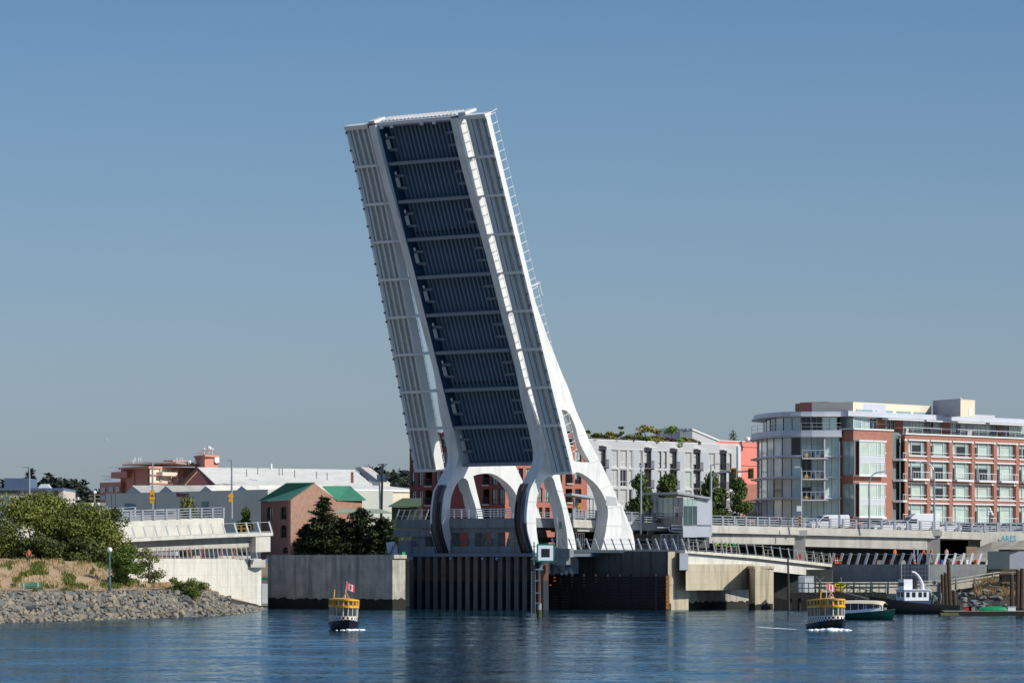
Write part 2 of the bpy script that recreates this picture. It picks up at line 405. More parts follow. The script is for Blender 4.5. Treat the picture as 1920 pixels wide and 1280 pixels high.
fw1 = footway('footway', 1, 9.65, 13.4, False, 3, 1.45)
fw2 = footway('footway', -1, 9.35, 13.65, True, 4, .75, 1.95)
# --- tip: bright end beam with finger joint
mb = MB(TL); mb.box(-8.5, 8.5, -1.9, -.1, LEN + .02, LEN + .45); mb.box(-13.75, -8.5, -1.0, .12, LEN + .02, LEN + .4); mb.box(8.5, 13.45, -1.0, .12, LEN + .02, LEN + .4)
mb.box(8.2, 9.6, -2.2, -.2, LEN + .45, LEN + .8); mb.box(-9.2, -7.9, -2.2, -.2, LEN + .45, LEN + .75)
for j in range(20):
    x = -7 + j * .74
    mb.add([(x,-.5,LEN+.45),(x+.55,-.5,LEN+.45),(x+.55,-1.9,LEN+.45),(x,-1.9,LEN+.45),(x+.1,-.6,LEN+.7),(x+.55,-1.9,LEN+.8),(x+.1,-1.9,LEN+.8)],[(0,1,4),(0,4,6,3),(1,2,5,4),(4,5,6),(2,3,6,5)])
end = mb.build('end_beam', white2, br)
mb = MB(TL)
for x in (-8.3, 7.75): mb.box(x - .55, x + .55, -.1, .3, LEN - .05, LEN + .42)
mb.build('bearing_pad', M('rust brown bearing', (.10, .03, .018), .8), end)
mb = MB(TL)
for x in (-4.6, 3.6, 1.2, -6.6): mb.box(x - .3, x + .3, -.1, .1, LEN - .35, LEN + .02)
mb.build('lock_bar', steel_l, end)
mb = MB(TL)
for x in (-13.4, 13.1): mb.ball((x, .15, LEN - .4), .16, 6)
mb.build('signal_lamp', M('green lamp lens', (.0, .35, .10), .3), end)
mb = MB(TL)
mb.tube((13.4, -1.0, LEN + .3), (13.6, -2.0, LEN + .5), .05); mb.tube((13.6, -2.0, LEN + .2), (13.5, -2.0, LEN + 1.2), .03)
for x in (-5.5, -5.2, -4.6, 6.0, 6.6, 7.2): mb.tube((x, -1.2, LEN + .7), (x, -1.2, LEN + 1.15), .03)
mb.build('aerial', steel_l, end)
# boom-gate arm and lamp on the near footway rail
p0 = LF(LEN * .51, 13.4, -.7)
mb = MB(); mb.bar(p0, p0 - NV * 1.5, .16); mb.bar(p0 - NV * 1.5 + DV * .25, p0 - NV * 1.55 - DV * 1.7, .06); mb.box(*sum([[c - .2, c + .2] for c in (p0 - NV * 1.5)], []))
mb.build('boom_gate', white2, br)
# --- small lugs and stiffener seams on near truss side face
for k in range(1, NB):
    mb = MB(); s = k * bay
    vs = [LF(s + ds, 8.451 + dt, n) for ds in (-.05, .05) for n in (0, -1.2) for dt in (0, .05)]
    mb.add(vs, [(0,1,3,2),(4,5,7,6),(0,1,5,4),(2,3,7,6),(1,3,7,5)])
    mb.build('stiffener', white2, trusses[0])
seam = M('weld seam', (.50, .49, .47), .6)
for a, b in (((905,410),(914,407)), ((924,480),(937,477)), ((951,587),(966,584)), ((984,715),(1000,712)), ((1003,780),(1016,777)), ((1020,851),(1036,849)), ((1003,900),(1019,902)), ((990,940),(1005,940)), ((988,980),(1005,980)), ((1044,919),(1056,921)), ((1054,951),(1064,953)), ((1069,776),(1082,772)), ((1086,817),(1102,813)), ((1106,868),(1125,862)), ((1125,917),(1147,908)), ((1140,952),(1163,950)), ((1138,985),(1166,985))):
    p, q = PW(*a, t_out(a[1]) + .01), PW(*b, t_out(b[1]) + .01); MB().bar(p, q, .05, .06, up=W).build('weld_seam', seam, trusses[0])
# ---------------------------------------------------------------- bridge pier (between and around the rings)
pier = thing('bridge_pier', 'blue grey concrete bascule pier with beams and columns under the raised bridge', 'pier', BR(4, 0, 0))
def UB(px0, px1, py0, py1, u0, u1, name, mat, parent):      # block across the roadway: face at u0, from px0..px1, running back to u1
    z1, z0 = PU(px0, py0, u0).z, PU(px0, py1, u0).z
    ta = (PU(px0, HY, u0) - O).dot(W); tb = (PU(px1, HY, u0) - O).dot(W)
    mb = MB(Matrix(((W.x, -U.x, 0, O.x), (W.y, -U.y, 0, O.y), (0, 0, 1, 0), (0, 0, 0, 1))))
    mb.box(ta, tb, -u0, -u1, z0, z1)
    return mb.build(name, mat, parent)
Z0 = 1155
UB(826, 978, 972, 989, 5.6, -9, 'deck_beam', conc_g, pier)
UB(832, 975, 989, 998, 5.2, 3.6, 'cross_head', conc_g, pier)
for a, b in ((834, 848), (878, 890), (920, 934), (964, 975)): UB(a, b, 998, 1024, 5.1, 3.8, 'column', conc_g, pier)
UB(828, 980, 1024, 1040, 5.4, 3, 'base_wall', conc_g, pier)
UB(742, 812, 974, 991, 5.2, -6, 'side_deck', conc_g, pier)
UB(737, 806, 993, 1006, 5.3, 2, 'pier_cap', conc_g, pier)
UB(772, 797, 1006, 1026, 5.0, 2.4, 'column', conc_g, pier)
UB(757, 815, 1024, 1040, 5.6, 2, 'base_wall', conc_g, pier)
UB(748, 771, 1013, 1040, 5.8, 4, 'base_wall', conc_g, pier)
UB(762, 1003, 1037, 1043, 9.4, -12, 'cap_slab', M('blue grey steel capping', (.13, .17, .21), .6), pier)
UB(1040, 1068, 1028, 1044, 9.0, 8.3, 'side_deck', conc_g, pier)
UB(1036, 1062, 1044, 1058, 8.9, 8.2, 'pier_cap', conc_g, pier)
# recessed back of the pier pit and rear wall
UB(812, 1105, 1043, Z0, -9.5, -12, 'rear_wall', conc_d, pier)
# railings on the pier
def rail_line(mb, pts, h, rails, post_n, r=.05, lean=0, leanz=1, pw=.1, off=Vector((0,0,0)), pd=None):
    """posts and rails along a polyline of base points"""
    tot = sum((b - a).length for a, b in zip(pts, pts[1:])); 
    def at(f):
        d = f * tot
        for a, b in zip(pts, pts[1:]):
            l = (b - a).length
            if d <= l + 1e-6: return a + (b - a) * (d / l), (b - a).normalized()
            d -= l
        return pts[-1], (pts[-1] - pts[-2]).normalized()
    for k in range(post_n + 1):
        p, t = at(k / post_n); q = p + Vector((0, 0, h)) + t * lean + off
        m0 = mb[0]() if callable(mb[0]) else mb[0]
        m0.bar(p, q, pw, pd or pw * 1.6, up=t)
        if callable(mb[0]): m0.build('post', mb[2], mb[3])
    n = max(6, post_n)
    for hh in rails:
        fr = hh / h; prev = None
        for k in range(n + 1):
            p, t = at(k / n); q = p + Vector((0, 0, hh)) + t * lean * fr + off * fr
            if prev is not None: mb[1].bar(prev, q, r)
            prev = q
def railing(name, label, pts, h, rails, post_n, mat=steel, cat='railing', wire=True, **kw):
    base = sum(pts, Vector()) / len(pts)
    t = thing(name, label, cat, base); b = MB(); rail_line((MB, b, mat, t), pts, h, rails, post_n, **kw)
    b.build('rail', mat, t)
    return t
railing('railing', 'white four rail road barrier between the bridge rings above the pier', [PU(838, 971, 5.5), PU(975, 970, 5.5)], 1.15, (.25, .55, .85, 1.15), 10, white2, r=.12)
railing('railing', 'leaning post railing on the pier end left of the far bridge ring', [PU(742, 974, 5.1), PU(808, 974, 5.1)], 1.35, (1.3, .5), 6, steel_l, lean=.7)
railing('railing', 'low dark railing inside the openings of the bascule pier', [PU(846, 1024, 5.3), PU(968, 1024, 5.3)], .95, (.95, .5), 8, dsteel)
# ---------------------------------------------------------------- sheet pile cofferdam
def sheet(px0, px1, n, u, name, label):
    t = thing(name, label, 'retaining wall', PU((px0 + px1) / 2, 1140, u))
    ta = (PU(px0, HY, u) - O).dot(W); tb = (PU(px1, HY, u) - O).dot(W); w_ = (tb - ta) / n
    zt, zm, zb = PU(900, 1043, u).z, PU(900, 1088, u).z, -1.5
    fl, rc, rl = MB(), MB(), MB()
    for k in range(n):
        a = ta + k * w_
        q = [(a, -.8), (a + .26 * w_, -.8), (a + .38 * w_, 0), (a + .93 * w_, 0), (a + w_, -.8)]
        for i in range(4):
            for z0, z1, mbs in ((zb, zm, rl), (zm, zt, rc)):
                tgt = fl if i == 2 else mbs
                (t0, d0), (t1, d1) = q[i], q[i + 1]
                tgt.add([BR(u + d0, t0, z0), BR(u + d1, t1, z0), BR(u + d1, t1, z1), BR(u + d0, t0, z1)], [(0, 1, 2, 3)])
    fl.build('pile_flange', M('grey coated sheet pile', (.105, .108, .105), .6, var=.4, scale=.5, streak=.5), t)
    rc.build('pile_web', M('rust brown sheet pile', (.14, .055, .03), .8, var=.4, scale=1, streak=.4), t)
    rl.build('wet_pile_web', M('wet sheet pile', (.012, .016, .03), .5, var=.2), t)
    mb = MB()
    for px in (772, 845, 905, 932, 1000):
        p = PU(px, 1047, u + .12); mb.ball(p, .22, 6)
    mb.build('bolt', steel, t)
    return t
sheet(762, 1020, 17, 9.2, 'sheet_pile_wall', 'tall corrugated steel sheet pile wall with rust brown channels below the bridge rings')
# ---------------------------------------------------------------- water
def water():
    m = bpy.data.materials.new('harbour water'); m.use_nodes = True; t = m.node_tree; L = t.links; t.nodes.remove(t.nodes['Principled BSDF'])
    gl = t.nodes.new('ShaderNodeBsdfGlossy'); gl.inputs['Color'].default_value = (.54, .67, .76, 1); gl.inputs['Roughness'].default_value = .07
    df = t.nodes.new('ShaderNodeBsdfDiffuse'); df.inputs['Color'].default_value = (.012, .048, .075, 1)
    fr = t.nodes.new('ShaderNodeFresnel'); fr.inputs[0].default_value = 1.33; mxs = t.nodes.new('ShaderNodeMixShader')
    L.new(fr.outputs[0], mxs.inputs[0]); L.new(df.outputs[0], mxs.inputs[1]); L.new(gl.outputs[0], mxs.inputs[2]); L.new(mxs.outputs[0], t.nodes['Material Output'].inputs[0])
    tc = t.nodes.new('ShaderNodeTexCoord')
    def nz(scale, detail, sc=(1, 1, 1), out='Color'):
        mp = t.nodes.new('ShaderNodeMapping'); mp.inputs['Scale'].default_value = sc; L.new(tc.outputs['Object'], mp.inputs[0])
        n = t.nodes.new('ShaderNodeTexNoise'); n.inputs['Scale'].default_value = scale; n.inputs['Detail'].default_value = detail; L.new(mp.outputs[0], n.inputs['Vector']); return n.outputs[out]
    def vm(op, a, b_=None, s=None):
        v = t.nodes.new('ShaderNodeVectorMath'); v.operation = op; L.new(a, v.inputs[0])
        if b_ is not None:
            if isinstance(b_, tuple): v.inputs[1].default_value = b_
            else: L.new(b_, v.inputs[1])
        if s is not None:
            if hasattr(s, 'is_linked'): L.new(s, v.inputs['Scale'])
            else: v.inputs['Scale'].default_value = s
        return v.outputs[0]
    # calm slicks and breeze-ruffled bands, long across the view
    band = nz(.02, 5, (.25, 1.3, 1), 'Fac')
    sp = t.nodes.new('ShaderNodeSeparateXYZ'); L.new(tc.outputs['Object'], sp.inputs[0])
    ma = t.nodes.new('ShaderNodeMath'); ma.operation = 'MULTIPLY_ADD'; L.new(band, ma.inputs[0]); ma.inputs[1].default_value = 150; L.new(sp.outputs['Y'], ma.inputs[2])
    mdv = t.nodes.new('ShaderNodeMath'); mdv.operation = 'MULTIPLY_ADD'; L.new(ma.outputs[0], mdv.inputs[0]); mdv.inputs[1].default_value = 1 / 800; mdv.inputs[2].default_value = -75 / 800
    wr = t.nodes.new('ShaderNodeValToRGB'); cw = wr.color_ramp; cw.elements[0].position = 0; cw.elements[0].color = (.16,) * 3 + (1,); cw.elements[1].position = 1; cw.elements[1].color = (.3,) * 3 + (1,)
    for p_, v_ in ((.38, .16), (.43, 1), (.545, .95), (.562, .15), (.582, .15), (.60, .9), (.70, .75), (.74, .2), (.80, .5), (.86, .2)): e = cw.elements.new(p_); e.color = (v_, v_, v_, 1)
    L.new(mdv.outputs[0], wr.inputs[0]); band = wr.outputs[0]
    mr = t.nodes.new('ShaderNodeMapRange'); mr.inputs[1].default_value = 0; mr.inputs[2].default_value = 1; mr.inputs[3].default_value = .05; mr.inputs[4].default_value = 2.5
    L.new(band, mr.inputs[0])
    fine = vm('SUBTRACT', nz(2.4, 5), (.5, .5, .5)); mid = vm('SUBTRACT', nz(.8, 3), (.5, .5, .5))
    s = vm('ADD', vm('SCALE', fine, s=.72), vm('SCALE', mid, s=.34)); s = vm('SCALE', s, s=mr.outputs[0])
    cp = t.nodes.new('ShaderNodeMapRange'); cp.inputs[1].default_value = .38; cp.inputs[2].default_value = .62; cp.inputs[3].default_value = .3; cp.inputs[4].default_value = 1.6
    L.new(nz(.075, 4, (.6, 1, 1), 'Fac'), cp.inputs[0]); s = vm('SCALE', s, s=cp.outputs[0])
    s = vm('ADD', s, vm('SCALE', vm('SUBTRACT', nz(.16, 3), (.5, .5, .5)), s=.12))
    s = vm('MULTIPLY', s, (.8, 1.0, 0.0))
    nrm = vm('NORMALIZE', vm('ADD', s, (0, -.02, 1)))
    for q in (gl, fr): L.new(nrm, q.inputs['Normal'])
    return m
mb = MB(); mb.quad((-3000, -400, 0), (3000, -400, 0), (3000, 2500, 0), (-3000, 2500, 0))
mb.build('water', water(), kind='structure')
# ---------------------------------------------------------------- ground and banks
dirt = M('dry dirt', (.30, .245, .175), .95, var=.35, scale=.35, col2=(.20, .16, .11))
def poly_ground(name, pts, z, mat):
    mb = MB(); vs = [(p[0], p[1], z) for p in pts]; tri = tessellate_polygon([[Vector(v) for v in vs]])
    mb.add(vs, [tuple(t) for t in tri]); return mb.build(name, mat, kind='structure', base=(0, 0, 0))
shore = [(-60, 500), (0, 531), (120, 550), (250, 574), (330, 588), (400, 604), (450, 630), (480, 652), (492, 676)]
def sd_(px): 
    for (a, da), (b, db) in zip(shore, shore[1:]):
        if px <= b: return da + (db - da) * (px - a) / (b - a)
    return shore[-1][1]
# near bank: a real slope of rock footing, sandy path and dry grass rising to the trees
def bank_z(px, de):
    top = 2.75 if px < 380 else 2.75 - (px - 380) / 110 * 2.2
    if de < 13: return -1.0 + (top + 1.0) * (de / 13) ** .8
    if px > 300: return top + min(1.2, (de - 13) * .03) * max(0, 1 - (px - 300) / 120)
    z = top + .5 * min(1, (de - 13) / 14)
    if de > 27: z += 3.4 * (1 - math.exp(-((de - 27) / 26) ** 1.4)) * (1 if px < 200 else max(.25, 1 - (px - 200) / 130))
    return z
mb = MB(); pxs = [-330 + 11 * i for i in range(75)]; des = [-4, 0, 2, 4, 6, 8, 10, 13, 16, 20, 24, 28, 33, 38, 44, 50, 57, 65, 75, 88, 100, 130]
rows = []
for px in pxs:
    base = sd_(max(-60, px)) if px > -60 else 500 + (px + 60) * .4
    r_ = []
    for de in des:
        d = base + de; z = bank_z(px, max(0, de)) + .25 * noise.noise(Vector((px * .05, de * .13, 3))) * (1 if de > 10 else .3)
        if px < -150: z = z + (-1.6 - z) * min(1, (-150 - px) / 120)
        r_.append(((px - CX) * d / F, d, z if de > 0 else -1.5))
    rows.append(r_)
n = len(des); vs = [v for r_ in rows for v in r_]
mb.add(vs, [(i*n+j, (i+1)*n+j, (i+1)*n+j+1, i*n+j+1) for i in range(len(pxs)-1) for j in range(n-1)])
straw = M('dry straw grass ground', (.44, .31, .175), .95, var=.75, scale=.16, col2=(.27, .185, .10), bump=.4)
mb.build('bank', straw, kind='structure', smooth=True, base=(-50, 560, 0))
def bank_pt(px, de):
    d = sd_(px) + de; return Vector(((px - CX) * d / F, d, bank_z(px, max(0, de))))
# rock bed under the riprap
mb = MB(); vs = []; m_ = 8
for px in pxs:
    base = sd_(max(-60, px)) if px > -60 else 500 + (px + 60) * .4
    for de in (-4, 0, 2, 4, 6, 8, 10, 13.3):
        d = base + de; z = bank_z(px, max(0, de)) + .25 * noise.noise(Vector((px * .05, de * .13, 3))) * .3 + .12; z = z if px > -150 else -2; vs.append(((px - CX) * d / F, d, z if de > 0 else -1.4))
mb.add(vs, [(i*m_+j, (i+1)*m_+j, (i+1)*m_+j+1, i*m_+j+1) for i in range(len(pxs)-1) for j in range(m_-1)])
mb.build('shore', M('dark rock bed', (.04, .038, .03), .95, var=.5, scale=1.5, bump=.5), kind='structure', base=(-50, 560, 0))
# gravel path
mb = MB(); prev = None
for i in range(40):
    px = -80 + i * 11.5; de = 17.5 + 2.5 * math.sin(i * .2); a = bank_pt(px, de) + Vector((0, 0, .17)); b = bank_pt(px, de + 3.4) + Vector((0, 0, .17))
    if prev: mb.quad(prev[0], a, b, prev[1])
    prev = (a, b)
mb.build('path', M('pale gravel', (.33, .29, .235), .95, var=.3, scale=2), kind='structure')
# inland ground sheet reaching the horizon
mb = MB(); land = [(-6000, 745), (-52, 745), (-30, 752), (-12, 745), (20, 742), (62, 741), (90, 735), (6000, 735), (9000, 30000), (-9000, 30000)]
vs = [(x, y, 6.3) for x, y in land]; tri = tessellate_polygon([[Vector(v) for v in vs]])
mb.add(vs, [tuple(t) for t in tri]); k = len(vs)
mb.add([(x, y, -2) for x, y in land] + vs, [(i, (i + 1) % k, k + (i + 1) % k, k + i) for i in range(k)])
mb.build('ground', dirt, kind='structure', base=(0, 2000, 0))
mb = MB(); land = [(-900, 640), (-72, 640), (-53, 655), (-38, 690), (-37, 700), (-37, 746), (-900, 746)]
mb.slab(land, -2, 5.6); mb.build('terrain', dirt, kind='structure', base=(-60, 690, 0))
# distant wooded rise
far_green = M('distant woodland', (.045, .060, .035), .95, var=.6, scale=.05, col2=(.025, .035, .022))
# ---------------------------------------------------------------- riprap
def rock_mesh(seed, squash=.7):
    import bmesh
    bm = bmesh.new(); bmesh.ops.create_icosphere(bm, subdivisions=3, radius=.5); rr = random.Random(seed)
    planes = [(Vector([rr.gauss(0, 1) for _ in range(3)]).normalized(), rr.uniform(.22, .36)) for _ in range(11)]
    for v in bm.verts:
        for nrm, d in planes:
            k = v.co.dot(nrm)
            if k > d: v.co -= nrm * (k - d)
        v.co.z *= squash; v.co *= 1.25
    me = bpy.data.meshes.new('boulder'); bm.to_mesh(me); bm.free(); return me
rock_m = [M('grey boulder', (.23, .21, .175), .9, var=.35, scale=1.5, bump=.3), M('tan boulder', (.33, .265, .185), .9, var=.3, scale=1.5, bump=.3), M('dark boulder', (.15, .15, .14), .9, var=.3, scale=1.5, bump=.3), M('wet boulder', (.20, .155, .10), .8, var=.4, scale=1.5, bump=.3)]
protos = []
for i in range(10):
    me = rock_mesh(i, .6 + .05 * (i % 4)); me.materials.append(rock_m[(0, 1, 0, 2, 0, 1, 2, 0, 3, 3)[i]])
    o = bpy.data.objects.new('boulder', me); protos.append(o)
rr = random.Random(5); cnt = 0
spots = []
for row, de in enumerate((1.5, 3.2, 5.0, 6.8, 8.6, 10.4, 12.2)):
    px = -25 + rr.uniform(0, 8)
    while px < 470:
        if not (px > 430 and de > 7): spots.append((px, de + rr.uniform(-.7, .7), row))
        px += (14.5 - row * .0 if row > 1 else 11) * rr.uniform(.7, 1.2)
for i, (px, de, row) in enumerate(spots[:299]):
    if i < 10: o = protos[i]
    else: o = protos[rr.choice(range(8)) if row > 1 else rr.choice((1, 8, 9, 3))].copy()
    COL.objects.link(o); p = bank_pt(px, de); s = (rr.uniform(.4, 1.0) + .6 * (rr.random() < .13)) * (1 if row > 1 else .8)
    o.location = p + Vector((0, 0, .1)); o.rotation_euler = (rr.uniform(-.5, .5), rr.uniform(-.5, .5), rr.uniform(0, 6.3)); o.scale = (s * rr.uniform(.9, 1.4), s * rr.uniform(.9, 1.3), s)
    o['label'] = 'angular grey riprap boulder on the rock slope of the left bank'; o['category'] = 'boulder'; o['group'] = 'boulders of the riprap slope on the left bank'
mb = MB(); bases = [[(v.co.x, v.co.y, v.co.z) for v in p.data.vertices] for p in protos[:5]]; bf = [[tuple(f.vertices) for f in p.data.polygons] for p in protos[:5]]
for i in range(2600):
    px = rr.uniform(-30, 492); de = rr.uniform(-.5, 13) if px < 430 else rr.uniform(-.5, 9); k = rr.randrange(5); s = rr.uniform(.25, .7); p = bank_pt(px, de) + Vector((0, 0, .16)); a = rr.uniform(0, 6.28); c_, s_ = math.cos(a) * s, math.sin(a) * s
    mb.m = rr.choice((0, 0, 1, 2)); mb.add([(p.x + x * c_ - y * s_, p.y + x * s_ + y * c_, p.z + z * s) for x, y, z in bases[k]], bf[k])
for i in range(110):       # rubble under the right hand wharf bank
    px = rr.uniform(1700, 1935); d = rr.uniform(640, 690); k = rr.randrange(5); s = rr.uniform(.3, 1.0); p = Vector(((px - CX) * d / F, d, max(.1, (d - 646) * .09 * (px - 1690) / 200))); a = rr.uniform(0, 6.28); c_, s_ = math.cos(a) * s, math.sin(a) * s
    mb.m = rr.choice((0, 2, 2, 2)); mb.add([(p.x + x * c_ - y * s_, p.y + x * s_ + y * c_, p.z + z * s) for x, y, z in bases[k]], bf[k])
mb.build('rubble', rock_m[:3], kind='stuff', label='small broken rock filling the gaps of the riprap', cat='rubble', base=(-40, 580, 0))
# ---------------------------------------------------------------- piers, quay walls
def wallblock(name, label, cat, pts, z1, z0, mat, thick=None, cap=None, tide=1.1, parent=None, depth=3.0):
    """vertical block whose visible faces follow plan points [(px, d)...] left to right, closed straight back"""
    P2 = [((px - CX) * d / F, d) for px, d in pts]
    back = [(x + (.3 if x > 0 else -.3), y + depth) for x, y in P2[::-1]] if thick is None else thick
    t = thing(name, label, cat, (sum(p[0] for p in P2) / len(P2), sum(p[1] for p in P2) / len(P2), 0)) if parent is None else parent
    poly = P2 + back
    MB().slab(poly, z0, z1).build('wall_block', mat, t)
    if tide:
        mb = MB(); n = 40; rr_ = random.Random(len(name) + int(P2[0][0]))
        for (x0, y0), (x1, y1) in zip(P2, P2[1:]):
            dx, dy = x1 - x0, y1 - y0; l = math.hypot(dx, dy); nx, ny = dy / l * .03, -dx / l * .03; k = max(2, int(l / .22)); hs = [tide * .8 + .28 * noise.noise(Vector((x0 + dx * i / k, y0, i * .17))) + .07 * noise.noise(Vector((i * .7, 5, x0))) for i in range(k + 1)]
            for i in range(k):
                a, b = i / k, (i + 1) / k
                mb.quad((x0 + dx * a + nx, y0 + dy * a + ny, -1), (x0 + dx * b + nx, y0 + dy * b + ny, -1), (x0 + dx * b + nx, y0 + dy * b + ny, hs[i + 1]), (x0 + dx * a + nx, y0 + dy * a + ny, hs[i]))
        mb.build('tide_band', weed, t)
    if cap:
        cx_ = sum(p[0] for p in poly) / len(poly); cy_ = sum(p[1] for p in poly) / len(poly)
        MB().slab([(x + math.copysign(.18, x - cx_), y + math.copysign(.18, y - cy_)) for x, y in poly], z1 - cap, z1 + .04).build('coping', mat, t)
    return t
lp = wallblock('old_pier', 'broad weathered concrete pier standing in the water behind the left yellow ferry', 'pier', [(503, 706), (736, 690), (760, 693)], Z(1040, 692), -2, conc_d, tide=1.7, cap=.45, depth=5)
rp = random.Random(3)
mb = MB()
for px, y0, y1 in ((539, 1048, 1088), (578, 1045, 1090), (598, 1050, 1112), (665, 1045, 1070)):
    d = 706 - 16 * (px - 503) / 233 - .05; a = P(px, y0, d); b = P(px, y1, d); mb.bar(a, b, .14, .04, up=(0, 1, 0))
mb.build('lime_streak', M('lime deposit', (.40, .42, .42), .9, var=.3), lp)
mb = MB(); mb.box(-.2, .2, -.2, .2, 0, .4); o_ = mb.build('buffer', M('bright green marker lamp', (.05, .6, .15), .3), label='small bright green navigation lamp on the right corner of the left pier', cat='lamp'); o_.location = P(757, 1040, 695)
# bridge abutment wall, bleached, left of the channel
def lw(px, d): return (px, d)
ab = wallblock('abutment_wall', 'long sun bleached concrete abutment wall behind the rocky left bank', 'wall', [(240, 612), (300, 627), (360, 643), (420, 658), (470, 671), (478, 673), (490, 674)], Z(1047, 660), -2, conc_w, tide=0.8, depth=5, cap=None)
MB().slab([((472 - CX) * 670 / F - .1, 670 - .6), ((493 - CX) * 674.5 / F + .2, 673.2), ((493 - CX) * 674.5 / F + .2, 677), ((472 - CX) * 670 / F - .2, 677)], Z(1063, 672), Z(1049, 672) + .02).build('corner_block', conc, ab)
# old pier on the right of the channel: wall darkened in colour as shaded, timber fender, lighter return faces
rpz = Z(1033, 684)
op = wallblock('old_pier', 'shaded, stained concrete pier with a broken lower corner carrying the leaning post walkway', 'pier', [(1068, 696), (1252, 682), (1288, 687)], rpz, -2, M('shade-darkened stained concrete', (.13, .12, .105), .92, var=.5, scale=.35, streak=.8, col2=(.05, .048, .045)), tide=1.2, cap=None, depth=8)
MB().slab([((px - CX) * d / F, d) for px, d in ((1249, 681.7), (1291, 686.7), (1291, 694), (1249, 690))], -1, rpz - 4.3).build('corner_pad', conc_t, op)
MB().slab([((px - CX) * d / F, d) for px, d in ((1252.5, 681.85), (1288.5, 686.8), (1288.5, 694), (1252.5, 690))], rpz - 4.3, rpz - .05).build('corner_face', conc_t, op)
fe = thing('timber_fender', 'black horizontally planked timber fender in front of the dark right hand pier', 'fender', P(1140, 1143, 680))
zt, d0, d1 = Z(1077, 684), 694, 680.4
for k in range(12):
    z0 = zt - (k + 1) * .37
    a = Vector(((1027 - CX) * d0 / F, d0 - 1.2, z0)); b = Vector(((1251 - CX) * d1 / F, d1 - .2, z0)); MB().bar(a, b, .32, .31).build('plank', timber, fe)
for k in range(11):
    f = k / 10; x = (1027 - CX) * d0 / F * (1 - f) + (1251 - CX) * d1 / F * f; y = (d0 - .9) * (1 - f) + (d1 + .1) * f
    MB().tube((x, y + .25, -2), (x, y + .25, zt + .1), .2).build('pile', timber, fe)
mb = MB(); p = P(1252, 1077, 679.9)
for k in range(9): mb.box(p.x - .22, p.x + .22, p.y - .1, p.y + .1, zt - .1 - k * .48 - .42, zt - .1 - k * .48)
mb.build('depth_board', M('orange depth board', (.50, .20, .04), .7, var=.3, scale=2), fe)
for px, py in ((1040, 1082), (1040, 1088), (1032, 1096)): 
    p = P(px, py, 691); MB().box(p.x - .13, p.x + .13, p.y - .2, p.y, p.z - .06, p.z + .06).build('reflector', orange, fe)
mb = MB()
for a, b in (((1037, 1057), (1037, 1077)), ((1040, 1057), (1055, 1077)), ((1062, 1057), (1062, 1077)), ((1066, 1057), (1074, 1077))):
    mb.bar(P(*a, 691), P(*b, 691), .3)
mb.build('brace', M('blue painted brace', (.06, .11, .18), .5), fe)
# lit recessed wall and end pier
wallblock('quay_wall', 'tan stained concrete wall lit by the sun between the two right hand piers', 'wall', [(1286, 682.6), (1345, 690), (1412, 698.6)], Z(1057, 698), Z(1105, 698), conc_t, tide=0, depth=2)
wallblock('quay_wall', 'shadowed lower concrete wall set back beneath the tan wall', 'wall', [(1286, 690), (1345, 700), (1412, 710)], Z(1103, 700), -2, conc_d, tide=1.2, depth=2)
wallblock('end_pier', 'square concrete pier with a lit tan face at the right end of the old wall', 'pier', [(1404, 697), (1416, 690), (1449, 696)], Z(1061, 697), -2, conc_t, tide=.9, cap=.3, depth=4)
# ---------------------------------------------------------------- daymark on a pile
dm = thing('daymark', 'square green bordered white daymark with a black centre on a rusty pile in the water', 'navigation sign', P(1010, 1158, 583))
d = 583; c = P(1023, 1036, d)
def sq(mb, c, h, y0, y1): return mb.box(c.x - h, c.x + h, c.y + y0, c.y + y1, c.z - h, c.z + h)
b = sq(MB(), c, .98, 0, .06).build('border_board', M('green sign border', (.0, .20, .13), .5), dm)
sq(MB(), c, .82, -.02, 0).build('white_board', M('white sign face', (.97, .97, .98), .5, var=.03), dm)
sq(MB(), c, .46, -.04, -.02).build('black_square', M('black sign square', (.015, .015, .02), .6), dm)
pb = P(1011, 1158, d); px_ = pb.x
MB().tube((px_, d + .35, -2), (px_ - .05, d + .35, Z(1073, d)), .24, .19, n=10).build('pile', rust, dm)
MB().tube((px_, d + .35, -.5), (px_, d + .35, .9), .27, n=10).build('weed_collar', algae, dm)
MB().tube((px_, d + .35, .9), (px_, d + .35, 1.6), .25, n=10).build('barnacle_collar', M('pale barnacles', (.35, .33, .30), .9, var=.4, scale=4), dm)
mb = MB(); mb.tube((px_ - .05, d + .35, Z(1073, d)), (c.x - .2, d + .3, c.z - .9), .12); mb.bar((px_, d + .3, Z(1066, d)), (px_ + .85, d + .3, c.z - .95), .1); mb.box(px_ - .45, px_ + .45, d - .0, d + .7, Z(1067, d) - .06, Z(1067, d) + .06); mb.build('bracket', steel, dm)
mb = MB()
for dx in (-.82, -.42): mb.bar((px_ + dx, d + .1, -1), (px_ + dx, d + .1, Z(1070, d)), .09)
for k in range(17): mb.bar((px_ - .82, d + .1, .2 + k * .3), (px_ - .42, d + .1, .2 + k * .3), .05)
for k in (1088, 1111, 1130): mb.box(px_ - .5, px_ + .1, d + .05, d + .3, Z(k, d) - .08, Z(k, d) + .08)
mb.build('ladder', M('blue grey ladder steel', (.12, .15, .18), .6), dm)
mb = MB()
for z in (c.z + .7, c.z, c.z - .7): mb.bar((c.x - 1.6, d + .5, z), (c.x - .9, d + .2, z), .06)
mb.tube((c.x - 1.25, d + .5, c.z - 1.3), (c.x - 1.25, d + .5, c.z + 1.2), .08); mb.build('side_frame', steel, dm)
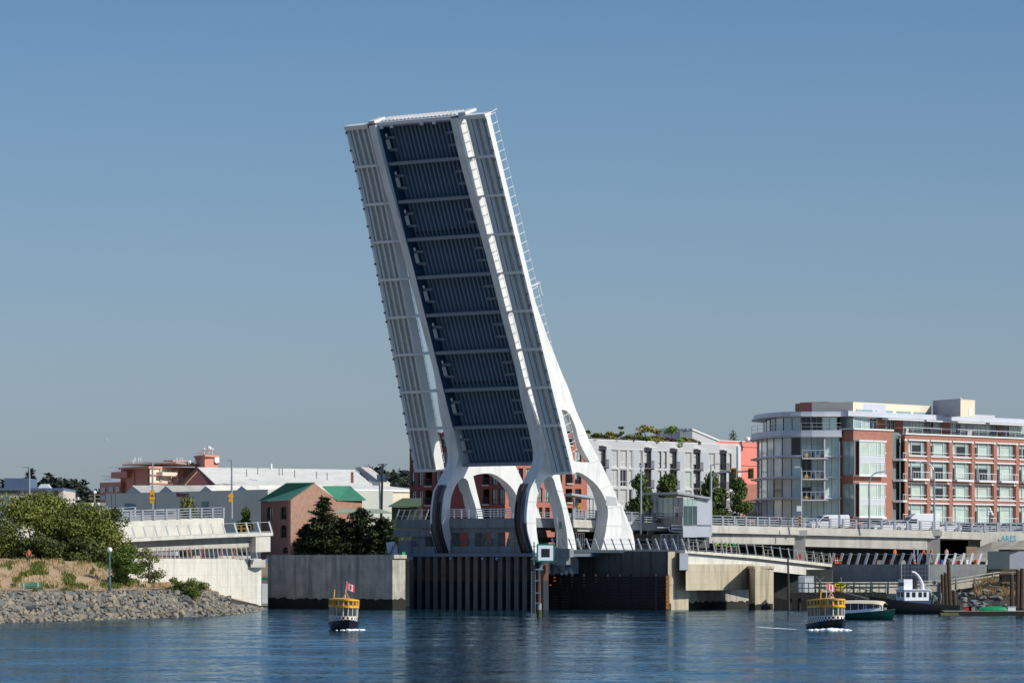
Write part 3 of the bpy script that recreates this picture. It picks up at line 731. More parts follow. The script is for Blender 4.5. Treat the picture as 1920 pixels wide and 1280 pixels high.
# ---------------------------------------------------------------- left approach viaduct
la = thing('approach_viaduct', 'pale concrete approach viaduct on the left with parapet and side footway', 'bridge', P(440, 1055, 660))
La = [(-60, 627.0), (195, 650.6), (300, 657), (400, 663), (512, 669)]
def deckline(pts, zs): return [Vector(((px - CX) * d / F, d, z)) for (px, d), z in zip(pts, zs)]
ftz = [Z(1021, 627), Z(1011.5, 650.6), Z(1006, 657), Z(1001.5, 663), Z(997.5, 669)]
edge = deckline(La, ftz)
back = Vector((-W.x, -W.y, 0))
def ribbon(name, pts, offs, prof, mat, parent):
    """sweep a profile [(back offset, dz)] along pts"""
    mb = MB(); n = len(prof); vs = []
    for p in pts:
        for b_, dz in prof: vs.append(p + back * b_ + Vector((0, 0, dz)))
    fs = [(i*n+j, i*n+(j+1) % n, (i+1)*n+(j+1) % n, (i+1)*n+j) for i in range(len(pts)-1) for j in range(n)]
    fs += [tuple(range(n))[::-1], tuple(range((len(pts)-1)*n, len(pts)*n))]
    mb.add(vs, fs); return mb.build(name, mat, parent)
ribbon('footway_slab', edge, 0, [(0, 0), (3.4, 0), (3.4, -.42), (0, -.42)], conc_w, la)
ribbon('edge_beam', [p for p in edge[:-1]] + [edge[-1] + (edge[-2] - edge[-1]).normalized() * 2.2], 0, [(1.0, -.42), (3.2, -.42), (3.2, -1.5), (1.2, -1.2)], conc_g, la)
ribbon('lower_flange', [p for p in edge[:-1]] + [edge[-1] + (edge[-2] - edge[-1]).normalized() * 2.2], 0, [(1.0, -1.25), (3.0, -1.55), (3.0, -1.95), (1.0, -1.75)], conc, la)
e1 = edge[-1] + (edge[-2] - edge[-1]).normalized() * .3
ribbon('end_block', [e1 + (edge[-2] - edge[-1]).normalized() * 2.3, e1], 0, [(.15, -.42), (14, -.42), (14, -2.4), (.15, -2.4)], conc_w, la)
e2 = [p + back * 3.45 for p in edge]; e2[-1] = P(449, 1000, 667) + back * 3.0; e2[-1].z = e2[-2].z + .1
ribbon('parapet', e2, 0, [(0, -.5), (.35, -.5), (.35, 2.05), (0, 1.95)], conc_w, la)
ribbon('road_slab', [p + Vector((0, 0, .9)) for p in e2], 0, [(.4, 0), (15, 0), (15, -1.2), (.4, -1.2)], conc, la)
MB().slab([((px - CX) * d / F, d) for px, d in ((-60, 632), (330, 668), (470, 682), (470, 700), (-60, 700))], 3, ftz[1] - 1.9).build('under_wall', conc_d, la)
railing('railing', 'four rail grey road railing on top of the left viaduct parapet', [p + Vector((0, 0, 2.0)) + back * .15 for p in e2], 1.35, (.3, .62, .95, 1.3), 26, M('blue grey rail steel', (.27, .29, .33), .5, .3), r=.10, pw=.2)
railing('railing', 'far grey road railing behind the left viaduct lamp posts', [p + Vector((0, 0, 2.2)) + back * 12 for p in e2[:-1]], 1.3, (.3, .62, .95, 1.3), 22, steel, r=.07, pw=.13)
railing('railing', 'leaning flat post railing of the left footway over the white wall', [p + back * .2 for p in edge], 1.35, (1.3, .12), 30, steel_l, lean=-.62, off=-back * .15, r=.04, pw=.09, pd=.2)
aw = [P(296, 1049, 626), P(360, 1048.5, 643), P(420, 1048, 658), P(482, 1047, 672)]
railing('railing', 'crowded leaning post railing on top of the bleached abutment wall', [Vector((p.x, p.y + .3, Z(1047, 660))) for p in aw], 1.35, (1.3, .12), 22, steel_l, lean=-.7, r=.04, pw=.09, pd=.2)
for i, px in enumerate((300, 314, 352, 376, 383, 412, 437)):
    dd = 627 + (px - 296) * .24; p = P(px, 1047, dd)
    MB().bar((p.x, p.y + 1, Z(1047, 660)), (p.x + .15, p.y + 1, Z(1047, 660) + 1.4), .07).build('marker_stake', orange, label=['first', 'second', 'third', 'fourth', 'fifth', 'sixth', 'last'][i] + ' thin orange survey stake from the left behind the abutment wall railing', cat='stake', group='orange stakes behind the abutment wall railing')
# yellow barriers at the viaduct end
for px in (447, 458, 466):
    t = thing('barrier_frame', {447: 'leftmost yellow tube barrier frame at the end of the left footway', 458: 'middle yellow tube barrier frame at the end of the left footway', 466: 'rightmost yellow tube barrier frame at the end of the left footway'}[px], 'barrier', P(px, 998, 668))
    c = P(px, 998, 668); mb = MB(); mb.bar(c + Vector((-.3, 0, 0)), c + Vector((-.3, 0, .95)), .07); mb.bar(c + Vector((.3, 0, 0)), c + Vector((.3, 0, .95)), .07); mb.build('leg', M('dull yellow steel', (.55, .36, .08), .6), t)
    mb = MB()
    for z in (.5, .95): mb.bar(c + Vector((-.3, 0, z)), c + Vector((.3, 0, z)), .07)
    mb.build('rail', MATS['dull yellow steel'], t)
# channel glimpse between wall and old pier: white floating shed
t = thing('boathouse', 'narrow white floating shed with green roof edge beside the left pier', 'shed', P(496, 1125, 730))
a = P(491, 1085, 730); MB().box(a.x, a.x + 1.6, 730, 733, .5, Z(1086, 730)).build('wall', M('white siding', (.75, .77, .82), .6), t)
MB().box(a.x - .2, a.x + 1.8, 729.7, 733.2, Z(1086, 730), Z(1082, 730)).build('roof', green_p, t)
MB().box(a.x - .6, a.x + 2.4, 729.4, 733.2, .15, .5).build('float', timber_l, t)
t = thing('tent', 'small white peaked canopy far behind the gap beside the left pier', 'canopy', P(500, 1056, 745))
c = P(500, 1050, 745); MB().add([(c.x-.9,744,c.z-.3),(c.x+.9,744,c.z-.3),(c.x+.9,746,c.z-.3),(c.x-.9,746,c.z-.3),(c.x,745,c.z+.35)],[(0,1,4),(1,2,4),(2,3,4),(3,0,4)]).build('canopy', wpaint, t)
mb = MB()
for dx in (-.8, .8): mb.tube((c.x + dx, 744.1, 5.6), (c.x + dx, 744.1, c.z - .3), .05)
mb.build('pole', steel, t)
# banner sign standing behind the left pier
t = thing('banner', 'tall pale feather banner lettered in dark script behind the right end of the left pier', 'banner', P(737, 1040, 700))
mb = MB(); pts = [P(*q, 700) for q in ((728, 1041), (747, 1041), (742.5, 1016), (740, 1014.5), (733, 1015), (724, 1016.5))]
mb.prism(pts, (0, .05, 0)).build('cloth', M('pale blue grey cloth', (.42, .48, .60), .8), t)
def text(name, s, loc, rot, size, mat, parent=None, font=None, ext=.01, shear=0, sx_=1, bold=0):
    cu = bpy.data.curves.new(name, 'FONT'); cu.body = s; cu.size = size; cu.extrude = ext; cu.align_x = 'CENTER'; cu.align_y = 'CENTER'; cu.shear = shear; cu.resolution_u = 2; cu.offset = bold
    o = bpy.data.objects.new(name, cu); COL.objects.link(o); dg = bpy.context.evaluated_depsgraph_get()
    me = bpy.data.meshes.new_from_object(o.evaluated_get(dg)); bpy.data.objects.remove(o); me.materials.clear(); me.materials.append(mat)
    o = bpy.data.objects.new(name, me); COL.objects.link(o); o.rotation_euler = rot; o.scale = (sx_, 1, 1)
    o.location = Vector(loc) - (ORG[parent.name] if parent else Vector()); o.parent = parent; return o
text('lettering', 'Sundeck', P(736, 1028, 699.9), (R(90), R(-62), 0), .62, M('navy lettering', (.01, .03, .08), .7), t, shear=.3)
for px, dx in ((727, 0),): MB().tube(P(728, 1041, 700), P(724, 1016, 700), .04).build('pole', steel, t)
# ---------------------------------------------------------------- right hand lower walkway on the old pier and its bridge
wk = thing('lower_walkway', 'pale concrete footway deck running right from the bridge foot down to the shore wall', 'walkway', P(1400, 1080, 690))
wp = [(1042, 694), (1285, 683), (1420, 700), (1560, 718)]; wz = [Z(1030, 694), Z(1030.5, 683), Z(1041, 700), Z(1057, 718)]
wl = deckline(wp, wz)
def ribbon2(name, pts, prof, mat, parent, bk=Vector((-.35, .94, 0))):
    mb = MB(); n = len(prof); vs = []
    for p in pts:
        for b_, dz in prof: vs.append(p + bk * b_ + Vector((0, 0, dz)))
    fs = [(i*n+j, i*n+(j+1) % n, (i+1)*n+(j+1) % n, (i+1)*n+j) for i in range(len(pts)-1) for j in range(n)]
    fs += [tuple(range(n))[::-1], tuple(range((len(pts)-1)*n, len(pts)*n))]
    mb.add(vs, fs); return mb.build(name, mat, parent)
ribbon2('deck_slab', wl, [(0, 0), (4.5, 0), (4.5, -.38), (0, -.38)], conc_w, wk)
ribbon2('edge_girder', [wl[1] + Vector((.3, .2, 0)), wl[2], wl[3] - (wl[3] - wl[2]).normalized() * .9], [(.7, -.385), (1.3, -.385), (1.3, -.9), (.7, -.9)], M('blue grey girder', (.22, .25, .28), .6), wk)
ribbon2('edge_girder', [wl[1] + Vector((.3, .2, 0)), wl[2], wl[3] - (wl[3] - wl[2]).normalized() * 1.5], [(.2, -.8), (1.5, -.8), (1.5, -1.85), (.2, -1.85)], conc_w, wk)
mb = MB(); p = wl[1]
mb.slab([(p.x - .75, p.y - .6), (p.x + .35, p.y - .45), (p.x + .35, p.y + 1.5), (p.x - .75, p.y + 1.5)], Z(1068, 684), p.z - .4); mb.build('joint_leg', steel_l, wk)
railing('railing', 'leaning post railing along the walkway in front of the white bridge foot', [wl[0] + Vector((0, .3, 0)), wl[1] + Vector((0, .3, 0))], 1.45, (1.3, .75, .12), 15, steel_l, lean=-.62, r=.035, pw=.09, pd=.2)
railing('railing', 'leaning post railing along the sloping walkway span right of the old pier', [wl[1] + Vector((.6, .4, 0)), wl[2] + Vector((0, .3, 0)), wl[3] + Vector((0, .3, 0))], 1.45, (1.3, .12), 17, steel, lean=-.62, r=.035, pw=.09, pd=.2)
# shore retaining wall, its posts lean the other way
sw = [(1558, 719), (1640, 716), (1740, 713), (1850, 716)]; 
wallblock('shore_wall', 'grey stained concrete shore wall beneath the row of outward leaning posts', 'wall', sw, Z(1057.5, 717), 0.5, conc_g, tide=0, depth=9)
railing('railing', 'row of broad pale posts leaning right along the top of the shore wall', [Vector(((px - CX) * d / F, d + .3, Z(1057.5, 717))) for px, d in sw], 1.5, (1.35,), 18, steel_l, lean=.5, r=.03, pw=.14, pd=.34)
text('graffiti', 'OLO', P(1797, 1084, 714.2) + Vector((0, -.05, 0)), (R(90), 0, R(1)), .8, M('blue spray paint', (.10, .16, .24), .7)); o_ = COL.objects[-1]; o_['label'] = 'faint blue spray paint loops on the shore wall behind the timber piles'; o_['category'] = 'graffiti'
# ---------------------------------------------------------------- right hand road viaduct
rv = thing('road_viaduct', 'long beige concrete road viaduct with deep girders running right from the bridge', 'bridge', P(1600, 1055, 730))
rl = [(1075, 697), (1335, 714), (1500, 724), (1740, 734), (1842, 738)]; rz = [Z(973, 697), Z(984, 714), Z(988, 724), Z(994, 734), Z(997, 738)]
RZL = rz
rd = deckline(rl, rz); BK = Vector((-.45, .893, 0))
ribbon2('parapet', rd, [(0, 0), (.4, 0), (.4, -1.05), (-.15, -1.05)], conc, rv, BK)
ribbon2('road_slab', [p + Vector((0, 0, -.56)) for p in rd], [(.4, -.0), (18, 0), (18, -.6), (.4, -.6)], conc_g, rv, BK)
def span(i0, px0, px1, d0, d1, y0, y1, h, mat=conc):
    a, b = P(px0, y0, d0), P(px1, y1, d1)
    ribbon2('girder', [a, b], [(.35, 0), (1.2, 0), (1.2, -h), (.35, -h)], mat, rv, BK)
span(0, 1085, 1190, 697.5, 704, 981, 984, 1.0); span(0, 1280, 1492, 711, 723.5, 996, 1001, 1.45); span(0, 1510, 1741, 724.5, 734, 1002.5, 1009, 1.55)
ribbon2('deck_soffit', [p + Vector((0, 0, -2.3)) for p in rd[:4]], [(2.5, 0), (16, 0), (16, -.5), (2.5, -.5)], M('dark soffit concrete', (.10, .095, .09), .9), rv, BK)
for px, d in ((1500, 724), (1751, 734.5)):
    c = P(px, 1000, d); hw = .72 if px < 1600 else .85
    mb = MB(); mb.slab([(c.x - hw - .15, c.y + .1), (c.x + hw, c.y - .1), (c.x + hw - .6, c.y + 12), (c.x - hw - .7, c.y + 12)], Z(1055, d), Z(1003, d)); mb.build('column', conc, rv)
    mb = MB(); mb.slab([(c.x - hw - .35, c.y - .15), (c.x + hw + .25, c.y - .35), (c.x + hw - .3, c.y + 12), (c.x - hw - .9, c.y + 12)], Z(1004, d), Z(993.5, d)); mb.build('column_head', conc_w, rv)
# rear abutment under the deck, utility pipes
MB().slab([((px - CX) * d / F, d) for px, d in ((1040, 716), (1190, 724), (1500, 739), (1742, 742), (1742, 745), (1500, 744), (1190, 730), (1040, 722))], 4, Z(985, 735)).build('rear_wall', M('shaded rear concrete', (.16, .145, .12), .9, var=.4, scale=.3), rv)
mb = MB(); c = P(1050, 995, 706); 
for k in range(4): mb.tube(c + Vector((-.6 + k * .75, 0, 0)), c + Vector((-.1 + k * .75, 0, 0)), .28, n=10)
mb.tube(c + Vector((-1.2, .2, 0)), c + Vector((3, .2, 0)), .14); mb.build('pipework', steel_l, rv)
mb = MB()
for k in range(3): mb.tube(P(1512, 1014 + k * 4, 733), P(1560 + 25 * k, 1016 + k * 4, 735), .14)
mb.build('pipe', conc_w, rv)
MB().slab([((px - CX) * d / F, d) for px, d in ((1740, 752), (1860, 756), (1860, 758), (1740, 754))], 5, Z(1000, 752)).build('rear_wall', M('cavity darkness black', (.02, .02, .02), .95), rv)  # black sheet standing in for the dark shade inside the opening
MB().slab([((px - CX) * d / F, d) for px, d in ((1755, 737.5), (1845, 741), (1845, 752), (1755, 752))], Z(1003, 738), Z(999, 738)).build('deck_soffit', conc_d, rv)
# rightmost abutment wall with graffiti
wallblock('abutment_wall', 'grey abutment wall with pale blue graffiti at the right end of the viaduct', 'wall', [(1838, 738), (1880, 739.5), (1990, 744)], Z(996, 740), 6.2, conc, tide=0, depth=10)
t = text('graffiti', 'ARES', P(1890.5, 1010, 739.2) + Vector((0, -.2, 0)), (R(90), 0, R(3)), 1.1, M('turquoise spray paint', (.14, .42, .52), .7), sx_=.86, ext=.01, bold=.045); t['label'] = 'turquoise bubble letters sprayed on the grey abutment wall'; t['category'] = 'graffiti'
wallblock('wing_wall', 'low beige wing wall under the viaduct end beside the dark opening', 'wall', [(1815, 741), (1880, 741)], Z(1012, 741), Z(1026, 741), conc, tide=0, depth=3)
railing('railing', 'grey four rail road railing along the whole right hand viaduct', [p + Vector((0, .15, 0)) for p in rd] + [P(1990, 1000.5, 744)], 1.3, (.28, .58, .9, 1.25), 40, M('blue grey rail steel', (.27, .29, .33), .5, .3), r=.11, pw=.2)
railing('railing', 'far side road railing of the right hand viaduct behind the traffic', [p + BK * 16 + Vector((0, 0, 0)) for p in rd], 1.2, (.5, .85, 1.15), 30, steel, r=.07)
# road surface for the traffic
ribbon2('roadway', [p + Vector((0, 0, -.52)) for p in rd] + [P(2050, 1009, 747)], [(.5, 0), (18, 0), (18, -.02), (.5, -.02)], M('asphalt', (.06, .06, .062), .9), None, BK)['kind'] = 'structure'
# white slotted safety gate and small dark signal beside the middle leg
t = thing('safety_gate', 'white slotted safety gate with a red lamp behind the walkway railing', 'gate', P(1086, 1026, 700))
for k in range(6):
    a = P(1077.5 + k * 3.6, 1026, 700); MB().bar(a, a + Vector((0, 0, 1.9)), .09).build('bar', wpaint, t)
a = P(1077, 1026, 700); MB().bar(a + Vector((0, 0, 1.9)), a + Vector((1.35, 0, 1.9)), .1).build('top_rail', wpaint, t)
MB().ball(P(1083.5, 997, 700), .16, 6).build('lamp', red, t)
t = thing('signal_box', 'small dark marine signal head on the pale middle leg of the near ring', 'signal', P(1050, 990, 693)); c = P(1050.5, 984, 691.5)
MB().box(c.x - .12, c.x + .18, c.y, c.y + .25, c.z - .45, c.z + .45).build('housing', black, t)
for k in range(3): MB().tube((c.x + .05, c.y - .2, c.z - .3 + k * .3), (c.x + .05, c.y, c.z - .3 + k * .3), .12).build('hood', green_p, t)
MB().tube(P(1044, 1026, 692), P(1044, 968, 692), .08).build('post', steel, t)
# ---------------------------------------------------------------- bridge control cabin
cc = thing('control_cabin', 'grey clad glass fronted bridge control cabin with a sloping roof and an outside stair', 'cabin', P(1260, 1030, 704))
glassd = M('dark teal glass', (.03, .075, .075), .06, var=.5, scale=.5, spec=.8)
glassl = M('pale blind and reflection glass', (.30, .42, .38), .12, var=.25, scale=.8, spec=.7)
glassm = M('mid green glass', (.13, .20, .19), .08, var=.5, scale=.4, spec=.8)
clad = M('blue grey cladding', (.40, .42, .47), .45, .1, var=.08, scale=1)
def cab(px, py, d): return P(px, py, d)
zt, zb, zf = Z(930, 702), Z(1000, 702), Z(986, 702)
A, B, C = P(1224, 0, 712), P(1281, 0, 702), P(1333, 0, 707)       # plan corners left, front, right
Dk = A + (C - B)
def wallq(a, b, z0, z1, th=.25, inn=Vector((0, 1, 0))):
    mb = MB(); return mb.prism([(a.x, a.y, z0), (b.x, b.y, z0), (b.x, b.y, z1), (a.x, a.y, z1)], inn * th)
def lerp(a, b, t): return a + (b - a) * t
mb = MB(); zr = lambda p: {0: Z(931, 702)}.get(0)
mb.prism([(p.x, p.y, zf - .02) for p in (A, B, C, Dk)], (0, 0, .25)).build('floor', conc_g, cc)
mb = MB(); e = lerp(B, C, .50)
mb.prism([(e.x, e.y, zf - 1.4), (C.x, C.y, zf - 1.4), (C.x, C.y, Z(936, 702)), (e.x, e.y, Z(933, 702))], (-.2, 3, 0)).build('clad_wall', clad, cc)
MB().prism([(B.x - .02, B.y - .05, zf - 1.45), (e.x, e.y - .05, zf - 1.45), (e.x, e.y - .05, zf), (B.x - .02, B.y - .05, zf)], (-.5, 5, 0)).build('clad_base', clad, cc)
MB().prism([(C.x + .02, C.y, zf - 1.2), (Dk.x, Dk.y, zf - .6), (Dk.x, Dk.y, Z(933, 702)), (C.x + .02, C.y, Z(937, 702))], (.15, .15, 0)).build('clad_wall', clad, cc)
wd = MB(); fr_ = MB()
for k in range(3):
    a, b = lerp(B, e, k / 3), lerp(B, e, (k + 1) / 3)
    fr_.bar((a.x, a.y - .05, zf), (a.x, a.y - .05, Z(933, 702)), .08)
    MB().prism([(a.x, a.y, zf + .1), (b.x, b.y, zf + .1), (b.x, b.y, Z(948, 702)), (a.x, a.y, Z(948, 702))], (0, .05, 0)).build('window', glassd, cc)
    MB().prism([(a.x, a.y - .03, Z(948, 702)), (b.x, b.y - .03, Z(948, 702)), (b.x, b.y - .03, Z(935, 702)), (a.x, a.y - .03, Z(935, 702))], (0, .05, 0)).build('blind', glassl, cc)
cols = (glassm, glassl, glassl, glassl, glassm, glassm)  # paler panes carry the glass reflections in their base colour
for k in range(6):
    a, b = lerp(A, B, k / 6), lerp(A, B, (k + 1) / 6)
    fr_.bar((a.x, a.y - .05, zf), (a.x, a.y - .05, Z(932, 706)), .07)
    MB().prism([(a.x, a.y, zf + .1), (b.x, b.y, zf + .1), (b.x, b.y, Z(932, 705)), (a.x, a.y, Z(932, 705))], (0, .05, 0)).build('window', cols[k], cc)
a, b = lerp(A, B, .70), lerp(A, B, .87)
MB().prism([(a.x, a.y - .06, zf + .1), (b.x, b.y - .06, zf + .1), (b.x, b.y - .06, Z(950, 706)), (a.x, a.y - .06, Z(950, 706))], (0, .04, 0)).build('door', steel_l, cc)
a, b = lerp(A, B, .73), lerp(A, B, .84)
MB().prism([(a.x, a.y - .1, zf + .7), (b.x, b.y - .1, zf + .7), (b.x, b.y - .1, Z(953, 706)), (a.x, a.y - .1, Z(953, 706))], (0, .03, 0)).build('door_pane', glassd, cc)
fr_.build('mullion', clad, cc)
MB().prism([P(1204, 927, 716), P(1271, 926, 700.5), P(1334, 936, 706), P(1270, 930, 722)], (0, 0, .28)).build('roof', M('grey metal roof', (.33, .34, .36), .4, .3), cc)
rb = [Vector((p.x, p.y, zf)) for p in (lerp(A, B, .22) + Vector((0, -1.8, 0)), B + Vector((-.1, -.2, 0)))]
MB().prism([rb[0], rb[1], B + Vector((0, 0, zf)) * 1 if False else Vector((B.x, B.y, zf)), Vector((lerp(A, B, .2).x, lerp(A, B, .2).y, zf))], (0, 0, -.2)).build('balcony', conc_g, cc)
mp_, mr_ = MB(), MB(); rail_line((mp_, mr_), rb, 1.15, (1.15,), 9, r=.06, pw=.07); mp_.build('baluster', steel, cc); mr_.build('handrail', steel, cc)
scr = M('tan mesh screen', (.34, .31, .26), .8, var=.15, scale=3)
MB().prism([rb[0] + Vector((0, .06, .05)), rb[1] + Vector((0, .06, .05)), rb[1] + Vector((0, .06, 1.05)), rb[0] + Vector((0, .06, 1.05))], (0, .03, 0)).build('screen', scr, cc)
st0, st1 = rb[0], P(1214, 1001, 706)
MB().prism([st0, st1, st1 + Vector((0, 0, -.25)), st0 + Vector((0, 0, -.3))], (.3, 1.1, 0)).build('stair', conc_g, cc)
MB().prism([st0 + Vector((0, .05, .1)), st1 + Vector((0, .05, .1)), st1 + Vector((0, .05, 1.1)), st0 + Vector((0, .05, 1.1))], (0, .03, 0)).build('stair_screen', scr, cc)
mb = MB(); mb.bar(st0 + Vector((0, 0, 1.15)), st1 + Vector((0, 0, 1.15)), .07); mb.bar(st1, st1 + Vector((0, 0, 1.15)), .08); mb.build('handrail', steel, cc)
mb = MB(); mb.path([P(1254, 986, 703), P(1255, 994, 703), P(1262, 996, 703), P(1281, 996.5, 702.5)], .09); mb.tube(P(1232, 989, 703), P(1252, 989, 703), .12); mb.tube(P(1259, 985, 702.6), P(1281, 985, 702.3), .16); mb.tube(P(1259, 991, 702.6), P(1281, 991, 702.3), .14); mb.build('pipework', steel_l, cc)
MB().slab([((px - CX) * d / F, d) for px, d in ((1238, 712), (1290, 706), (1330, 711), (1290, 722))], 8, zf - .02).build('support', M('dark cabin support', (.07, .07, .07), .8), cc)
# concrete steps and walls beside the cabin
t = thing('step_blocks', 'stepped beige concrete blocks between the white bridge foot and the control cabin', 'steps', P(1200, 1028, 712))
for px0, px1, y0, y1, d in ((1186, 1196, 977, 1030, 714), (1190, 1204, 992, 1030, 712), (1186, 1228, 1000, 1030, 710), (1222, 1242, 1001, 1030, 709)):
    a, b = P(px0, y0, d), P(px1, y1, d); MB().box(a.x, b.x, d, d + 4, 7.0, a.z).build('block', conc, t)
t = thing('mesh_fence', 'tall steel mesh gate panels under the control cabin', 'fence', P(1262, 1030, 706))
for k in range(5):
    a = P(1239 + 11 * k, 1028, 705 - .3 * k); b = P(1248 + 11 * k, 1028, 705 - .3 * k); z1 = Z(1001, 704)
    mb = MB(); mb.bar((a.x, a.y, a.z), (a.x, a.y, z1), .08); mb.bar((b.x, b.y, b.z), (b.x, b.y, z1), .08); mb.bar((a.x, a.y, z1), (b.x, b.y, z1), .08)
    for j in range(1, 6): x = a.x + (b.x - a.x) * j / 6; mb.bar((x, a.y, a.z), (x, a.y, z1), .025)
    mb.build('panel', steel_l, t)
# ---------------------------------------------------------------- buildings
brick = M('red brick', (.36, .155, .11), .85, var=.22, scale=1.2)
brick_o = M('sunlit-toned red brick', (.42, .145, .105), .85, var=.2, scale=1.2)  # brick lightened and warmed in colour for sunlit walls
brick_d = M('shade-deepened red brick', (.27, .075, .065), .85, var=.2, scale=1.2)  # shade put into the brick colour for walls turned from the sun
salmon = M('salmon render', (.60, .275, .20), .85, var=.1, scale=.3)
coral = M('coral render', (.72, .22, .17), .85, var=.08, scale=.2)
gw = M('light grey render', (.46, .46, .47), .85, var=.06, scale=.3)
gw2 = M('pale blue grey panel', (.42, .45, .49), .8, var=.06, scale=.3)
cream = M('cream render', (.70, .62, .46), .85, var=.08, scale=.25)
trim = M('white trim', (.66, .66, .66), .6, var=.05)
silver = M('silver cladding', (.58, .60, .66), .4, .15, var=.08, scale=.6)
wframe = M('window frame', (.34, .35, .36), .5, var=.05)
dframe = M('dark window frame', (.03, .03, .035), .5)
wtframe = M('white window frame', (.68, .69, .70), .5, var=.04)
g_dark = M('dark glass', (.012, .016, .022), .08, var=.3, scale=.6, spec=.6)
g_blind = M('white blind behind glass', (.52, .53, .50), .22, var=.2, scale=.9, spec=.5)
g_teal = M('pale teal glass', (.40, .53, .49), .1, var=.3, scale=.35, spec=.8)
g_teal2 = M('blue teal glass', (.28, .40, .41), .08, var=.3, scale=.35, spec=.8)
g_pale = M('curtained pale glass', (.50, .60, .53), .15, var=.22, scale=.5, spec=.7)
br_ = random.Random(11)
class Fac:
    """a vertical facade between two plan points given as (photo column, distance)"""
    def __init__(s, a, b):
        s.A = Vector(((a[0] - CX) * a[1] / F, a[1], 0)); s.B = Vector(((b[0] - CX) * b[1] / F, b[1], 0)); d = s.B - s.A; s.W = d.length; s.ex = d / s.W
        s.ey = Vector((-s.ex.y, s.ex.x, 0))
        s.T = Matrix(((s.ex.x, s.ey.x, 0, s.A.x), (s.ex.y, s.ey.y, 0, s.A.y), (0, 0, 1, 0), (0, 0, 0, 1)))
    def x(s, px):
        k = (px - CX) / F; den = (s.B.x - s.A.x) - k * (s.B.y - s.A.y); return (k * s.A.y - s.A.x) / den * s.W
    def z(s, px, py): y = (s.A + s.ex * s.x(px)).y; return EYE + (HY - py) * y / F
    def mb(s): return MB(s.T)
def wall_holes(f, z0, z1, holes, th=.25, mb=None, x0=0, x1=None):
    mb = mb or f.mb(); x1 = f.W if x1 is None else x1
    xs = sorted({x0, x1, *[h[0] for h in holes], *[h[1] for h in holes]}); zs = sorted({z0, z1, *[h[2] for h in holes], *[h[3] for h in holes]})
    xs = [x for x in xs if x0 <= x <= x1]; zs = [z for z in zs if z0 <= z <= z1]
    for xa, xb in zip(xs, xs[1:]):
        run = None
        for za, zb in zip(zs, zs[1:]):
            cx, cz = (xa + xb) / 2, (za + zb) / 2
            inside = any(h[0] < cx < h[1] and h[2] < cz < h[3] for h in holes)
            if not inside: mb.quad((xa, 0, za), (xb, 0, za), (xb, 0, zb), (xa, 0, zb))
    for a, b, c, d in holes:
        for q in (((a,0,c),(b,0,c),(b,th,c),(a,th,c)), ((a,0,d),(b,0,d),(b,th,d),(a,th,d)), ((a,0,c),(a,0,d),(a,th,d),(a,th,c)), ((b,0,c),(b,0,d),(b,th,d),(b,th,c))): mb.quad(*q)
    return mb
def window(f, x0, x1, z0, z1, parent, y=.2, frame=wframe, glass=g_dark, nx=1, zs=(), b=.09, extra=None, name='window'):
    mb = f.mb(); mb.m = 0
    for u0, u1, v0, v1 in ((x0, x0 + b, z0, z1), (x1 - b, x1, z0, z1), (x0 + b, x1 - b, z0, z0 + b), (x0 + b, x1 - b, z1 - b, z1)): mb.box(u0, u1, y - .05, y + .05, v0, v1)
    for k in range(1, nx): xx = x0 + (x1 - x0) * k / nx; mb.box(xx - b * .4, xx + b * .4, y - .04, y + .04, z0 + b, z1 - b)
    for q in zs: zz = z0 + (z1 - z0) * q; mb.box(x0 + b, x1 - b, y - .035, y + .035, zz - b * .4, zz + b * .4)
    mb.m = 1; mb.quad((x0, y + .02, z0), (x1, y + .02, z0), (x1, y + .02, z1), (x0, y + .02, z1))
    mats = [frame, glass]
    if extra:      # blinds part way down, curtains, an opened dark bay
        for u0, u1, v0, v1, m in extra:
            mats.append(m); mb.m = len(mats) - 1
            a, b_, c, d = x0 + (x1 - x0) * u0, x0 + (x1 - x0) * u1, z0 + (z1 - z0) * v0, z0 + (z1 - z0) * v1
            mb.quad((a, y + .012, c), (b_, y + .012, c), (b_, y + .012, d), (a, y + .012, d))
    return mb.build(name, mats, parent)
def rnd_glass(): return br_.choice((g_dark, g_dark, g_blind, g_teal2, g_blind))
